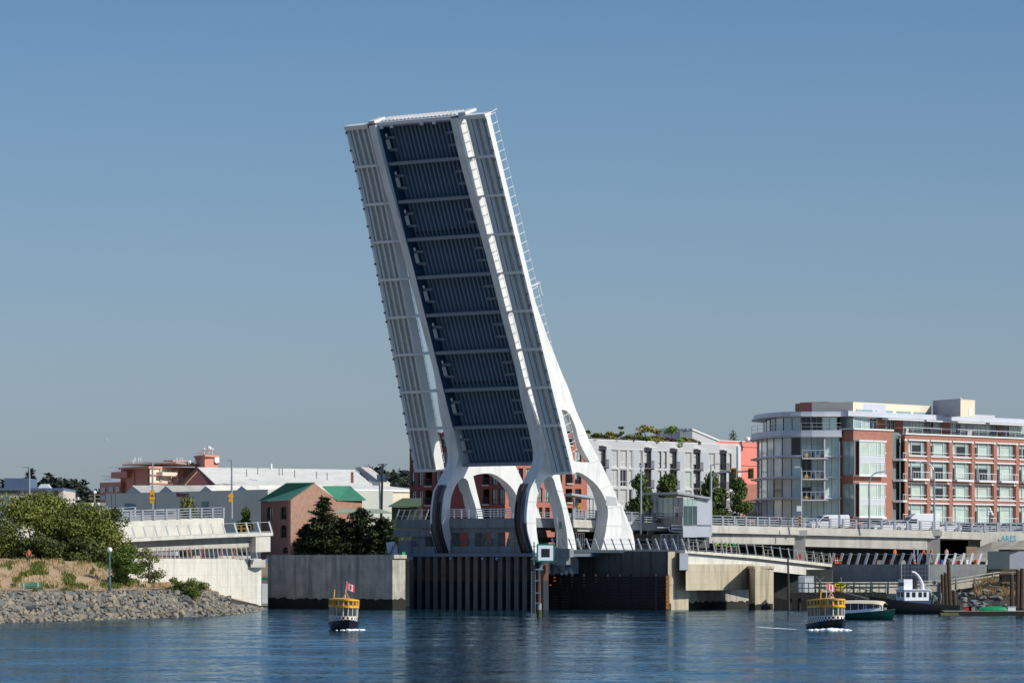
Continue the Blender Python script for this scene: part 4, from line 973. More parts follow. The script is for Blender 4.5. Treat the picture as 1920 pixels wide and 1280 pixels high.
# --- red brick apartment building behind the bridge
D1 = thing('apartment_building', 'shade-deepened red brick apartment building with tall windows seen through the bridge rings', 'building', P(930, 1055, 785))
c0 = (947, 780); FL = Fac((768, 797), c0); FR = Fac(c0, (1101, 800)); ztop = Z(813, 780)
rows = [(916 + 36.5 * k, 945 + 36.5 * k) for k in range(-3, 2)]
def rows_on(f, cols, rows, refpx, parent, mk, slope=0):
    hs = []
    for (a, b, kind) in cols:
        for r_, (y0, y1) in enumerate(rows):
            x0, x1 = f.x(a), f.x(b); z1, z0 = f.z(refpx, y0), f.z(refpx, y1)
            hs.append((x0, x1, z0, z1)); mk(f, x0, x1, z0, z1, kind, r_)
    return hs
def mk_red(f, x0, x1, z0, z1, kind, r_):
    if kind == 'b':
        mb = f.mb(); mb.quad((x0, 1.2, z0), (x1, 1.2, z0), (x1, 1.2, z1), (x0, 1.2, z1)); mb.quad((x0,0,z0),(x0,1.2,z0),(x0,1.2,z1),(x0,0,z1)); mb.quad((x1,0,z0),(x1,1.2,z0),(x1,1.2,z1),(x1,0,z1)); mb.quad((x0,0,z1),(x1,0,z1),(x1,1.2,z1),(x0,1.2,z1)); mb.build('balcony_recess', M('dark recess', (.05, .015, .015), .8), D1)
        f.mb().box(x0, x1, -.25, 1.2, z0 - .15, z0 + .08).build('balcony_floor', conc, D1)
        mb = f.mb()
        for k in range(9): xx = x0 + (x1 - x0) * k / 8; mb.box(xx - .02, xx + .02, -.2, -.16, z0 + .08, z0 + 1.05)
        mb.box(x0, x1, -.22, -.14, z0 + 1.03, z0 + 1.1); mb.build('balcony_rail', dframe, D1)
    else:
        window(f, x0, x1, z0, z1, D1, frame=dframe, glass=br_.choice((g_dark, g_teal2, g_teal2)), nx=2, zs=(.33,), extra=[(0, .5, .35, 1, br_.choice((g_blind, g_teal2, g_pale)))] if br_.random() < .6 else None)
hl = rows_on(FL, [(771,779.5,'w'),(784,792.5,'w'),(797.5,810,'b'),(816.5,825,'w'),(829,837,'w'),(906,917.5,'b'),(922,931.5,'w'),(935,944.5,'w')], rows, 947, D1, mk_red)
hr = rows_on(FR, [(969,981,'w'),(986,995,'w'),(1009,1017,'w'),(1022,1031,'w'),(1045,1054,'w'),(1060.5,1073,'b'),(1078,1090,'w')], [(y0 - 3, y1 - 5) for y0, y1 in rows], 947, D1, mk_red)
wall_holes(FL, 5, ztop, hl).build('wall', brick_d, D1); wall_holes(FR, 5, ztop, hr).build('wall', brick_o, D1)
pl = [FL.A, FL.B, FR.B, FR.B + Vector((-12, 20, 0)), FL.A + Vector((.5, 25, 0))]
MB().slab([(p.x, p.y) for p in pl], ztop - .5, ztop - .05).build('roof', gw, D1)
MB().slab([(p.x, p.y) for p in (FL.A + Vector((.1, .1, 0)), FL.A + Vector((.5, 25, 0)), FL.A + Vector((1, 25, 0)))], 5, ztop - .5).build('wall', brick_d, D1)
FL.mb().box(-.15, FL.W, -.18, .3, ztop, ztop + .35).build('parapet', brick_d, D1); FR.mb().box(0, FR.W, -.18, .3, ztop, ztop + .35).build('parapet', brick_o, D1)
for k, (y0, y1) in enumerate(rows): 
    FL.mb().box(0, FL.W, -.05, -.001, FL.z(947, y1) - .35, FL.z(947, y1) - .12).build('band', brick_d, D1)
# --- grey apartment block with roof garden
D2 = thing('apartment_building', 'light grey apartment block with tall narrow windows and a planted roof', 'building', P(1240, 1055, 820))
FG = Fac((1101, 800), (1388, 838)); gz = Z(824, 801); REF = 1115
cols = [(1123.7,1136,'d'),(1146.7,1158.7,'w'),(1163,1175.6,'w'),(1179.5,1185.6,'w'),(1198.8,1205,'w'),(1208.6,1221,'d'),(1234,1240,'n'),(1244,1250,'n'),(1256.7,1269,'d'),(1284.5,1296.5,'w'),(1301,1313,'d'),(1329,1340.7,'w'),(1350,1362,'d'),(1366,1371.6,'n')]
def mk_gr(f, x0, x1, z0, z1, kind, r_):
    if kind == 'd':
        window(f, x0, x1, z0, z1, D2, frame=dframe, glass=g_dark, nx=2, zs=(.75,), extra=[(0, .5, .3, 1, g_blind)] if br_.random() < .5 else None)
        mb = f.mb(); mb.box(x0 - .1, x1 + .1, -.55, 0, z0 - .25, z0 - .1)
        for k in range(12): xx = x0 - .05 + (x1 - x0 + .1) * k / 11; mb.box(xx - .02, xx + .02, -.52, -.48, z0 - .1, z0 + 1.0)
        mb.box(x0 - .1, x1 + .1, -.56, -.46, z0 + 1, z0 + 1.08); mb.build('balcony', dframe, D2)
    else: window(f, x0, x1, z0, z1, D2, frame=wtframe if kind == 'w' else dframe, glass=br_.choice((g_blind, g_blind, g_dark, g_pale)), nx=2 if x1 - x0 > 1.2 else 1, zs=(.3,), extra=[(0, br_.uniform(.3, 1), br_.uniform(0, .35), 1, g_blind)] if br_.random() < .6 else None)
hs = rows_on(FG, cols, [(842, 874), (879, 910.5), (916, 947.5), (953, 984)], REF, D2, mk_gr)
wall_holes(FG, 5, gz, hs).build('wall', gw, D2)
for a, b in ((1137.5, 1145), (1187, 1198), (1222, 1233), (1270, 1283), (1314, 1328)):
    FG.mb().box(FG.x(a), FG.x(b), -.04, -.002, 6, FG.z(REF, 840)).build('panel', gw2, D2)
mb = FG.mb()
for y in (839.5, 876.5, 913.5, 950): mb.box(0, FG.W, -.06, -.045, FG.z(REF, y) - .05, FG.z(REF, y) + .05)
mb.build('string_course', trim, D2)
for a, b, k in cols:
    if k == 'd': FG.mb().box(FG.x(a) - .1, FG.x(b) + .2, -.9, -.05, FG.z(REF, 836), FG.z(REF, 834.3)).build('awning', trim, D2)
MB(FG.T).add([(0,.3,gz-.4),(FG.W,.3,gz-.4),(FG.W,24,gz-.4),(0,24,gz-.4)],[(0,1,2,3)]).build('roof', gw, D2)
FG.mb().box(0, FG.W, 0, .3, gz, gz + .12).build('coping', trim, D2)
MB(FG.T).add([(FG.W,0,5),(FG.W,24,5),(FG.W,24,gz),(FG.W,0,gz)],[(0,1,2,3)]).build('wall', gw, D2)
FG.mb().box(FG.x(1381), FG.x(1386), -.3, -.02, 6, gz - .2).build('downpipe', M('pale pipe', (.6, .65, .7), .5), D2)
# roof room with sloping roof
FP = Fac((1297, 835), (1345, 840)); z0, z1 = Z(830, 836), Z(806, 836)
mb = MB(FP.T); mb.prism([(0, 0, z0), (FP.W, 0, z0), (FP.W, 0, z0 + .35), (0, 0, z1)], (-1.5, 6, 0)); mb.build('roof_room', gw, D2)
mb = MB(FP.T); mb.prism([(-.1, -.2, z1), (FP.W + .3, -.2, z0 + .35), (FP.W + .3, -.2, z0 + .6), (-.1, -.2, z1 + .25)], (-1.5, 6.5, 0)); mb.build('roof_room_roof', trim, D2)
a = P(1275, 806, 833); MB().box(a.x, FP.A.x + .05, 834, 841, z0, z1 - .2).build('roof_room', M('grey green siding', (.26, .30, .30), .7), D2)
MB().tube(P(1288, 806, 834), P(1288, 803, 834), .25).build('vent', steel, D2)
mb = MB(FG.T)
for px in range(1112, 1268, 12): x = FG.x(px); mb.box(x, x + .06, 3, 3.06, gz, gz + 1.15)
mb.box(FG.x(1108), FG.x(1270), 3, 3.06, gz + 1.1, gz + 1.2); mb.build('roof_railing', steel, D2)
# --- coral building behind
D3 = thing('coral_building', 'plain coral painted building between the grey block and the glass fronted block', 'building', P(1400, 1055, 860))
FC = Fac((1340, 855), (1424, 868)); zc = FC.z(1400, 828.5); zm = FC.z(1400, 907)
FC.mb().box(0, FC.W, 0, 15, zm, zc).build('wall', coral, D3); FC.mb().box(0, FC.W, .05, 15, 5, zm).build('lower_wall', brick, D3)
FC.mb().box(-.1, FC.W, -.1, .3, zc, zc + .15).build('coping', trim, D3)
mb = FC.mb()
for py in (838, 873): mb.box(0, FC.W, -.02, 0, FC.z(1400, py) - .06, FC.z(1400, py) + .06)
mb.build('joint', M('dark joint', (.25, .08, .07), .8), D3)
t = thing('white_tank', 'white rounded tank at street level beside the corner of the glass fronted block', 'tank', P(1409, 975, 800)); a = P(1409, 952, 800)
MB().tube((a.x - 1.0, 800, a.z), (a.x + .9, 800, a.z), .9, n=12).build('body', wpaint, t); MB().box(a.x - .9, a.x + .8, 799.4, 800.6, Z(975, 800), a.z - .6).build('cradle', conc, t)
for i, px in enumerate((1402, 1412)):
    p = P(px, 828, 862); MB().ball((p.x, p.y, p.z + .35), .55, 8, (1, 1, .8)).build('roof_vent', wpaint, D3)
# --- glass and brick apartment building on the right
D4 = thing('apartment_building', 'big right hand apartment building with a curved glass corner and gridded red brick wing', 'building', P(1700, 1055, 800))
FB = Fac((1697, 788), (1940, 822)); r_px = 1697
bz = FB.z(1697, 814)
rws = [(825.5, 852.5, 'a'), (864, 900, 'b'), (906, 933, 'c'), (944, 985, 'd')]
hs = []
px_c = [1703 + 41.6 * k for k in range(6)]
for k, a in enumerate(px_c):
    b = a + 33.5
    for y0, y1, kd in rws:
        x0, x1, z1, z0 = FB.x(a), FB.x(b), FB.z(r_px, y0), FB.z(r_px, y1); hs.append((x0, x1, z0, z1)); dk = br_.random() < .3
        ex = [(.3, .78, .02, .72, g_dark if dk else g_pale), (.8, 1, 0, .75, g_teal2), (0, .22, 0, .72, g_blind if br_.random() < .6 else g_dark)]
        wd_ = window(FB, x0, x1, z0, z1, D4, y=.35, frame=wframe, glass=g_teal, nx=1, zs=(.78,), extra=ex, b=.12)
        mb = FB.mb()
        for q in (.25, .8): mb.box(x0 + (x1 - x0) * q - .05, x0 + (x1 - x0) * q + .05, .2, .36, z0, z1)
        mb.build('mullion', wtframe, wd_)
        FB.mb().box(x0 - .1, x1 + .1, -.12, .1, z1 + .02, z1 + .22).build('lintel', trim, D4)
        if kd in 'bd':
            mb = FB.mb(); mb.box(x0, x1 - .3, -.8, .3, z0 + .0, z0 + .3); mb.build('balcony_slab', trim, D4)
            mb = FB.mb(); n = 7
            for q in range(n): xx = x0 + .05 + (x1 - x0 - .4) * q / (n - 1); mb.box(xx - .025, xx + .025, -.78, -.73, z0 + .3, z0 + 1.3)
            mb.box(x0, x1 - .3, -.8, -.72, z0 + 1.25, z0 + 1.33); mb.build('balcony_rail', wtframe, D4)
        else:
            FB.mb().box(x0 - .1, x1 + .1, -.14, .1, z0 - .2, z0 - .02).build('sill', trim, D4)
            mb = FB.mb(); mb.box(x0, x1, .05, .12, z0 + .42, z0 + .5); mb.build('guard_rail', wtframe, D4)
wall_holes(FB, 5, bz, hs, .35).build('wall', brick, D4)
for k in range(7):
    x = FB.x(1699.5 + 41.6 * k - 2.8); FB.mb().box(x - .22, x + .35, -.14, -.002, 6, FB.z(r_px, 823)).build('pilaster', brick, D4); FB.mb().box(x - .27, x + .4, -.18, .02, FB.z(r_px, 826), FB.z(r_px, 822.5)).build('pilaster_cap', trim, D4)
FB.mb().box(-.15, FB.W, -.2, .4, bz, bz + .22).build('coping', trim, D4)
FBs = Fac((1689, 792.5), (1697, 788)); wall_holes(FBs, 5, bz, []).build('wall', brick, D4)
# terrace rail, set back top storey and roof
mb = FB.mb(); mb.box(0, FB.W, .3, .36, bz + 1.05, bz + 1.15)
for k in range(15): mb.box(k * FB.W / 14, k * FB.W / 14 + .06, .3, .36, bz + .2, bz + 1.1)
mb.build('terrace_rail', steel_l, D4)
zr = FB.z(1697, 783.5); sb = 3.2
for a, b in ((1668, 1712), (1740, 1780), (1785, 1800), (1816, 1846), (1860, 1905), (1910, 1960)):
    x0, x1 = FB.x(a), FB.x(b)
    for k in range(3):
        u0, u1 = x0 + (x1 - x0) * k / 3, x0 + (x1 - x0) * (k + 1) / 3
        window(FB, u0, u1, bz + .1, zr - .25, D4, y=sb, frame=wtframe, glass=(g_pale, g_teal, g_dark)[(k + int(a)) % 3], nx=2, zs=(.25,))
for a, b, m in ((1712, 1727, brick_o), (1727, 1741, gw), (1800, 1816, brick), (1846, 1860, gw), (1905, 1911, brick)):
    FB.mb().box(FB.x(a), FB.x(b), sb - .15, sb + .5, bz, zr - .1).build('wall', m, D4)
FB.mb().box(FB.x(1664), FB.W + 2, sb + .5, sb + 6, bz - 1, zr - .05).build('top_storey_core', gw, D4)
FB.mb().box(FB.x(1604), FB.W + 2, 1.2, 9, zr, zr + .75).build('roof', silver, D4)
mb = FB.mb()
for a, b in ((1668, 1735), (1740, 1850), (1858, 1960)):
    mb.box(FB.x(a), FB.x(b), .2, 1.3, zr - .32, zr - .12)
mb.build('sunshade', trim, D4)
FB.mb().box(FB.x(1655), FB.x(1801), 5, 12, zr + .75, zr + 2.3).build('penthouse', cream, D4)
mb = FB.mb()
for a, b in ((1660, 1690), (1696, 1728), (1736, 1762), (1768, 1798)): mb.box(FB.x(a), FB.x(b), 4.9, 5.02, zr + .8, zr + 1.25)
mb.build('clerestory', g_teal2, D4)
FS = Fac((1749, 806), (1801, 797)); FS2 = Fac((1801, 797), (1828, 801)); zs1 = Z(749, 797); zs0 = zr + .5
wall_holes(FS, zs0, zs1, []).build('stair_tower_wall', gw, D4); wall_holes(FS2, zs0, zs1, []).build('stair_tower_wall', cream, D4)
MB().prism([(p.x, p.y, zs1) for p in (FS.A, FS.B, FS2.B, FS2.B + Vector((-4, 8, 0)))], (0, 0, .15)).build('stair_tower_roof', wframe, D4)
FS2.mb().box(FS2.x(1816), FS2.x(1822), -.05, 0, zr + .7, FS2.z(1819, 764.5)).build('door', wpaint, D4)
MB().tube(P(1801, 748, 797), P(1801, 744.5, 797), .12).build('roof_vent', wpaint, D4)
FB.mb().box(FB.x(1897), FB.W + 2, 8, 14, zr + .75, zr + 1.5).build('penthouse', gw, D4)
# middle brick block with projecting glass bays
FM = Fac((1600, 776), (1674, 785)); FMs = Fac((1575, 778), (1600, 776)); mz = FM.z(1600, 805)
hm = []
def bayw(y0, y1):
    z1, z0 = FM.z(1600, y0), FM.z(1600, y1); x0, x1 = FM.x(1603), FM.x(1651)
    FM.mb().box(x0 - .25, x1 + .3, -.9, .1, z1, z1 + .22).build('bay_roof', trim, D4); FM.mb().box(x0 - .25, x1 + .3, -.9, .1, z0 - .2, z0).build('bay_floor', trim, D4)
    xs = [x0 + (x1 - x0) * q for q in (0, .36, .69, .86, 1)]
    zz = [z0, z0 + (z1 - z0) * .40, z0 + (z1 - z0) * .54, z1]
    for i in range(4):
        for j, gl in ((0, g_pale), (2, g_pale)): window(FM, xs[i], xs[i + 1], zz[j], zz[j + 1], D4, y=-.75, frame=wtframe, glass=gl if i != 2 else g_teal, zs=(.85,) if j == 0 else (.15,), b=.1)
        FM.mb().box(xs[i], xs[i + 1], -.78, -.7, zz[1], zz[2]).build('spandrel', silver, D4)
    # glazed left return
    s_ = Fac((1581, 776.9), (1603, 774.4))
    for i in range(2): window(s_, s_.W * i / 2, s_.W * (i + 1) / 2, z0, z1, D4, y=0, frame=wframe, glass=g_teal if i else g_teal2, zs=(.45, .53), b=.08)
bayw(827, 890); bayw(907, 968)
for y0, y1 in ((829, 846), (868, 887), (909, 928), (950, 970)):
    x0, x1, z1, z0 = FM.x(1653), FM.x(1659), FM.z(1600, y0), FM.z(1600, y1); hm.append((x0, x1, z0, z1)); window(FM, x0, x1, z0, z1, D4, glass=rnd_glass()); FM.mb().box(x0 - .1, x1 + .2, -.15, .02, z0 - .15, z0).build('sill', trim, D4)
wall_holes(FM, 5, mz, hm).build('wall', brick, D4); wall_holes(FMs, 5, mz, []).build('wall', brick, D4)
FM.mb().box(-.2, FM.W, -.2, .4, mz, mz + .22).build('coping', trim, D4); FMs.mb().box(-.1, FMs.W, -.15, .4, mz, mz + .22).build('coping', trim, D4)
FM.mb().add([(0,.3,mz-.1),(FM.W,.3,mz-.1),(FM.W,9,mz-.1),(0,9,mz-.1)],[(0,1,2,3)]).build('roof', gw, D4)
# recess with balconies between the blocks
FRc = Fac((1674, 785), (1692, 795)); wall_holes(FRc, 5, bz + .3, []).build('wall', g_teal2, D4)
for y in (863, 902, 941, 978):
    z = FM.z(1674, y); FRc.mb().box(-.2, FRc.W - .3, -1.6, 0, z, z + .3).build('balcony_slab', trim, D4)
    mb = FRc.mb(); mb.box(-.2, FRc.W - .3, -1.6, -1.52, z + 1.1, z + 1.18)
    for q in range(5): mb.box(-.2 + q * (FRc.W - .2) / 4, -.14 + q * (FRc.W - .2) / 4, -1.6, -1.54, z + .3, z + 1.1)
    mb.build('balcony_rail', wtframe, D4)
# curved glass corner
arc = [(1417, 806), (1419, 798), (1426, 791), (1437, 786), (1450, 782.5), (1466, 779.5), (1484, 778), (1502, 777.3), (1522, 777), (1545, 777), (1575, 777.2)]
arcp = [Vector(((px - CX) * d / F, d, 0)) for px, d in arc]; back2 = [Vector((arcp[-1].x, 810, 0)), Vector((arcp[0].x + 2, 815, 0))]
cen = Vector(((1500 - CX) * 800 / F, 800, 0))
def ring_slab(name, off, ya, yb, mat, pts=arcp, dd=782):
    pp = [p + (p - cen).normalized() * off for p in pts] + back2
    return MB().slab([(p.x, p.y) for p in pp], Z(yb, dd), Z(ya, dd)).build(name, mat, D4)
ring_slab('roof_canopy', .4, 773, 780, silver); ring_slab('roof', .8, 780, 782.3, trim)
ring_slab('terrace_parapet', .9, 808, 818, silver); ring_slab('sunshade', 1.1, 818.5, 820.5, trim)
for y0, y1 in ((853, 856), (892, 895), (931, 934)): ring_slab('sunshade', 1.0, y0 + 3.2, y0 + 4.4, trim); ring_slab('floor_band', .2, y0 + 1, y0 + 6, silver)
ring_slab('ground_band', .2, 972, 1000, conc)
g_c1 = M('blinds in curved glass', (.62, .77, .71), .12, var=.2, scale=.5, spec=.8); g_c2 = M('tinted curved glass', (.46, .63, .62), .1, var=.25, scale=.5, spec=.8)
def curtain(ya, yb, inset, glz, tag_):
    for i, (p, q) in enumerate(zip(arcp, arcp[1:])):
        a, b = p + (cen - p).normalized() * inset, q + (cen - q).normalized() * inset
        f = Fac((0, 1), (1, 1)); f.A, f.B = a, b; d_ = b - a; f.W = d_.length; f.ex = d_ / f.W; f.ey = Vector((-f.ex.y, f.ex.x, 0)); f.T = Matrix(((f.ex.x, f.ey.x, 0, a.x), (f.ex.y, f.ey.y, 0, a.y), (0, 0, 1, 0), (0, 0, 0, 1)))
        g = glz[i % len(glz)]
        window(f, 0, f.W, Z(yb, 782), Z(ya, 782), D4, y=0, frame=dframe if i < 6 else wframe, glass=g, nx=1 if i < 7 else 2, zs=(), b=.07, extra=[(.05, .95, .55, 1, g_pale)] if i in (7, 8) and tag_ % 2 else None)
curtain(782.3, 808, 1.6, (g_c1, g_c1, g_c2, g_dark, g_c1, g_c1, g_c1, g_dark, g_dark, g_c1), 0)
curtain(820.5, 855, .3, (gw, g_c1, g_c2, g_c1, g_c1, g_c1, g_dark, g_c1, g_c1, g_c2), 1)
curtain(858.5, 894, .3, (gw, g_c1, g_c2, g_c1, g_c1, g_c1, g_c1, g_dark, g_c1, g_c1), 2)
curtain(897.5, 933, .3, (gw, g_c1, g_c2, g_c1, g_dark, g_c1, g_c1, g_dark, g_c1, g_c1), 3)
curtain(936.5, 972, .3, (gw, g_c2, gw2, g_c1, g_c1, g_c1, g_c1, g_c1, g_c1, g_c1), 4)
creamb0 = M('cream cushion', (.6, .55, .42), .8)
for y in (858, 897, 936):     # corner balconies with rail and furniture
    f = Fac((1504, 775.4), (1545, 775.2)); z = Z(y, 777)
    f.mb().box(0, f.W + .6, 0, 2, z - .2, z).build('balcony_slab', trim, D4)
    mb = f.mb(); 
    for q in range(6): mb.box(q * f.W / 5, q * f.W / 5 + .07, 0, .07, z, z + 1.1)
    mb.box(0, f.W, 0, .08, z + 1.05, z + 1.14); mb.build('balcony_rail', steel_l, D4)
    for q, (cm, hh) in enumerate(((yellow, .8), (dframe, .9), (creamb0, .75), (brick_o, .6))):
        MB(f.T).box(.4 + q * .8, .85 + q * .8, .5, .95, z, z + hh * (.6 + .1 * ((q + y) % 4))).build('balcony_chair', cm, D4)
    MB().box(*[v for v in (f.A.x + f.W, f.A.x + f.W + .2)], 775.3, 777.2, z - .2, z + 2.7).build('balcony_fin', trim, D4)
mb = MB()
for p, q in zip(arcp, arcp[1:]):
    a, b = p + (p - cen).normalized() * .8, q + (q - cen).normalized() * .8
    for z in (.5, 1.05): mb.bar((a.x, a.y, Z(808, 782) + z), (b.x, b.y, Z(808, 782) + z), .05)
    mb.bar((a.x, a.y, Z(808, 782)), (a.x, a.y, Z(808, 782) + 1.05), .05)
mb.build('terrace_rail', steel_l, D4)
f1, f2 = Fac((1491, 800), (1553, 792)), Fac((1553, 792), (1594, 797)); zb_, zt_ = Z(773, 792), Z(754.5, 795)
f1.mb().box(0, f1.W, 0, 6, zb_, zt_).build('plant_room', brick, D4); f2.mb().box(0, f2.W, 0, 5, zb_, zt_ + .02).build('plant_room', brick_o, D4)
f3 = Fac((1605, 786), (1661, 793)); f3.mb().box(0, f3.W, 0, 5, Z(775, 788), Z(756, 788)).build('plant_screen', silver, D4)
mb = MB(); a = P(1574, 759, 788); b = P(1590, 772, 786); mb.prism([a, P(1584, 759, 789), P(1594, 772, 787), P(1583, 772, 785.5)], (.1, .15, .1)).build('solar_panel', black, D4)
f4 = Fac((1585, 789), (1605, 788)); f4.mb().box(0, f4.W, 0, 4, Z(774, 788), Z(758, 788)).build('plant_screen', gw, D4)
f5 = Fac((1575, 781), (1600, 778.5)); z0, z1 = Z(804, 780), Z(782, 780)
for i in range(2): window(f5, f5.W * i / 2, f5.W * (i + 1) / 2, z0, z1, D4, y=0, glass=(g_teal2, g_teal)[i])
f6 = Fac((1600, 779), (1644, 786)); 
for i in range(3): window(f6, f6.W * i / 3, f6.W * (i + 1) / 3, z0, z1, D4, y=0, frame=wtframe, glass=(g_teal2, g_teal, g_dark)[i], nx=2, zs=(.7,))
Fac((1644, 786), (1668, 789)).mb().box(0, 2.4, 0, .5, z0, z1).build('wall', brick, D4)
MB().slab([(p.x, p.y) for p in (f5.A, f5.B, f6.B, f6.B + Vector((2, 12, 0)), f5.A + Vector((0, 12, 0)))], z1, z1 + .7).build('roof', silver, D4)
MB().slab([(p.x, p.y) for p in (f5.A, f5.B + Vector((0, .2, 0)), f6.B + Vector((0, .2, 0)), f6.B + Vector((2, 12, 0)), f5.A + Vector((0, 12, 0)))], mz - .5, z0).build('inner_core', gw, D4)
# ---------------------------------------------------------------- left background buildings
shed_g = M('grey green shed wall', (.58, .60, .53), .9, var=.12, scale=.15)
roof_w = M('white corrugated roof', (.82, .78, .70), .6, var=.18, scale=.3, streak=.25)
roof_g = M('weathered grey roof', (.48, .46, .43), .85, var=.3, scale=.6)
wh = thing('warehouse', 'long low grey green warehouse with saw tooth roofs behind the left viaduct', 'building', P(340, 1055, 850))
FW = Fac((198, 872), (502, 838)); zl, zr_ = FW.z(198, 925), FW.z(502, 917)
mb = FW.mb(); mb.prism([(0, 0, 5), (FW.W, 0, 5), (FW.W, 0, zr_), (0, 0, zl)], (0, 25, 0)).build('wall', shed_g, wh)
mb = FW.mb()
for px in (209, 217, 291.5): mb.box(FW.x(px) - .04, FW.x(px) + .04, -.03, 0, 5, zl - .1)
mb.build('wall_seam', M('dark seam', (.1, .11, .1), .9), wh)
for a, pk, b, col in ((233, 238, 297, roof_g), (294, 300, 376, roof_g), (369, 374.5, 440, roof_w), (436, 441.5, 500, roof_w)):
    x0, xp, x1 = FW.x(a), FW.x(pk), FW.x(b); zb0 = FW.z(a, 924); hp = 13.0 * .085
    xg = FW.x(a) + 1.2
    vs = [(x0, .2, FW.z(a, 924)), (x0 + 2.0, .2, FW.z(a, 924) + 1.05), (x0 + 4.4, .2, FW.z(a, 924) - .1)]
    MB(FW.T).prism(vs, (0, .3, 0)).build('gable', M('blue grey gable', (.48, .51, .53), .8), wh)
    q = [(x0 + 2.0, .15, vs[1][2] + .05), (x1 - 1.2, 14, vs[1][2] + .15), (x1, 14, vs[2][2] + .1), (x0 + 4.4, .15, vs[2][2] + .05)]
    MB(FW.T).prism(q, (0, 0, .12)).build('roof', col, wh)
text('sign_lettering', 'Victory', (FW.A + FW.ex * FW.x(342)) + FW.ey * -.1 + Vector((0, 0, FW.z(342, 927))), (R(90), 0, math.atan2(FW.ex.y, FW.ex.x)), 1.15, M('crimson sign letters', (.30, .01, .06), .5), wh, shear=.25, ext=.05)
for a, b, y0, y1, m in ((234, 246, 943, 958, 'mural blue'), (246, 254, 944, 958, 'mural blue'), (378, 392, 940, 955, 'mural blue')):
    FW.mb().box(FW.x(a), FW.x(b), -.03, 0, FW.z(a, y1), FW.z(a, y0)).build('mural', M('mural blue', (.10, .24, .32), .8, var=.8, scale=.9, col2=(.32, .33, .22)), wh)
MB().box(*[c for c in (P(455, 0, 838).x - .2, P(455, 0, 838).x + .2)], 840, 841, Z(952, 840), Z(950, 840)).build('wall_lamp', wpaint, wh)
# big white roofed shed
bs = thing('warehouse', 'large brick warehouse with a long pale corrugated gable roof behind the grey one', 'building', P(520, 1055, 950))
a1, a2, a3 = P(340, 908, 945), P(370, 876, 950), P(402, 908, 935)
MB().prism([Vector((a1.x, a1.y, 6)), Vector((a3.x, a3.y, 6)), a3, a2, a1], (.2, .2, 0)).build('gable_wall', brick_d, bs)
rq = [P(370, 875.5, 950), P(664, 880, 968), P(702, 911, 948), P(404, 907, 934)]
MB().prism(rq, (0, .2, -.3)).build('roof', roof_w, bs)
MB().prism([P(370, 875.5, 950), P(334, 909, 946), P(336, 911, 945), P(370, 879, 949)], (.0, -1.2, 0)).build('barge_board', M('dark olive barge board', (.06, .055, .035), .8), bs)
MB().prism([P(346, 909, 944), P(370, 883, 948), P(371, 886, 948), P(350, 909, 944)], (.0, -.6, 0)).build('roof_truss', M('ochre truss', (.35, .28, .10), .8), bs)
MB().prism([Vector((rq[3].x, rq[3].y, 6)), Vector((rq[2].x, rq[2].y, 6)), rq[2] + Vector((0, 0, -.3)), rq[3] + Vector((0, 0, -.3))], (0, 1, 0)).build('wall', gw, bs)
MB().prism([P(665, 876, 938), P(676, 875, 934), P(714, 904, 920), P(712, 913, 918), P(703, 911, 920)], (1.5, 6, 0)).build('end_wall', M('pale stone', (.55, .50, .44), .9, var=.2), bs)
MB().prism([P(676, 875, 936), P(733, 912, 925), P(700, 912, 920)], (0, .5, 0)).build('far_roof', roof_w, bs)
mb = MB()
for px, py in ((524, 883), (530, 883), (553, 887), (594, 889), (463, 885), (614, 891), (484, 881)): p = P(px, py, 938); mb.tube((p.x, p.y - 1, p.z - .8), (p.x, p.y - 1, p.z + .5), .1, n=5)
mb.build('roof_vent', steel, bs)
MB().box(*[v for v in (P(659, 0, 922).x, P(664, 0, 922).x)], 918, 919, Z(905, 920), Z(885, 920)).build('chimney', brick, bs)
MB().tube(P(508, 880, 942), P(508, 869, 942), .25).build('flue', wpaint, bs)
# white/cream long building
cb = thing('cream_building', 'long low cream building with a white roof edge behind the utility pole', 'building', P(640, 1055, 895))
FCr = Fac((490, 878), (790, 905)); zt_ = FCr.z(700, 921); FCr.mb().box(0, FCr.W, 0, 15, 5, zt_).build('wall', cream, cb)
MB(FCr.T).prism([(-.3, -.3, zt_), (FCr.W, -.3, zt_), (FCr.W, -.3, zt_ + .25), (-.3, -.3, zt_ + .25)], (0, .3, 0)).build('fascia', wpaint, cb)
MB(FCr.T).prism([(-.3, -.2, zt_ + .25), (FCr.W, -.2, zt_ + .25), (FCr.W, 9, zt_ + 1.1), (-.3, 9, zt_ + 1.1)], (0, 0, .1)).build('roof', roof_w, cb)
window(FCr, FCr.x(690), FCr.x(699), FCr.z(694, 943), FCr.z(694, 933), cb, y=-.02, frame=wpaint, glass=M('tan blind', (.5, .32, .2), .6))
# small olive roof hut right of it
t = thing('hut', 'small dark hut with a pale green roof under the utility pole', 'hut', P(740, 1040, 770)); a = P(728, 950, 770); b = P(790, 950, 770)
MB().box(a.x + .5, b.x, 770, 776, 5, a.z).build('wall', M('dark olive siding', (.05, .06, .04), .85), t)
MB().prism([(a.x, 769, a.z), (b.x, 769, a.z), (b.x, 773, a.z + 1.2), (a.x + 2, 773, a.z + 1.2)], (0, 0, .12)).build('roof', M('olive green roof', (.075, .11, .06), .7, var=.15), t)
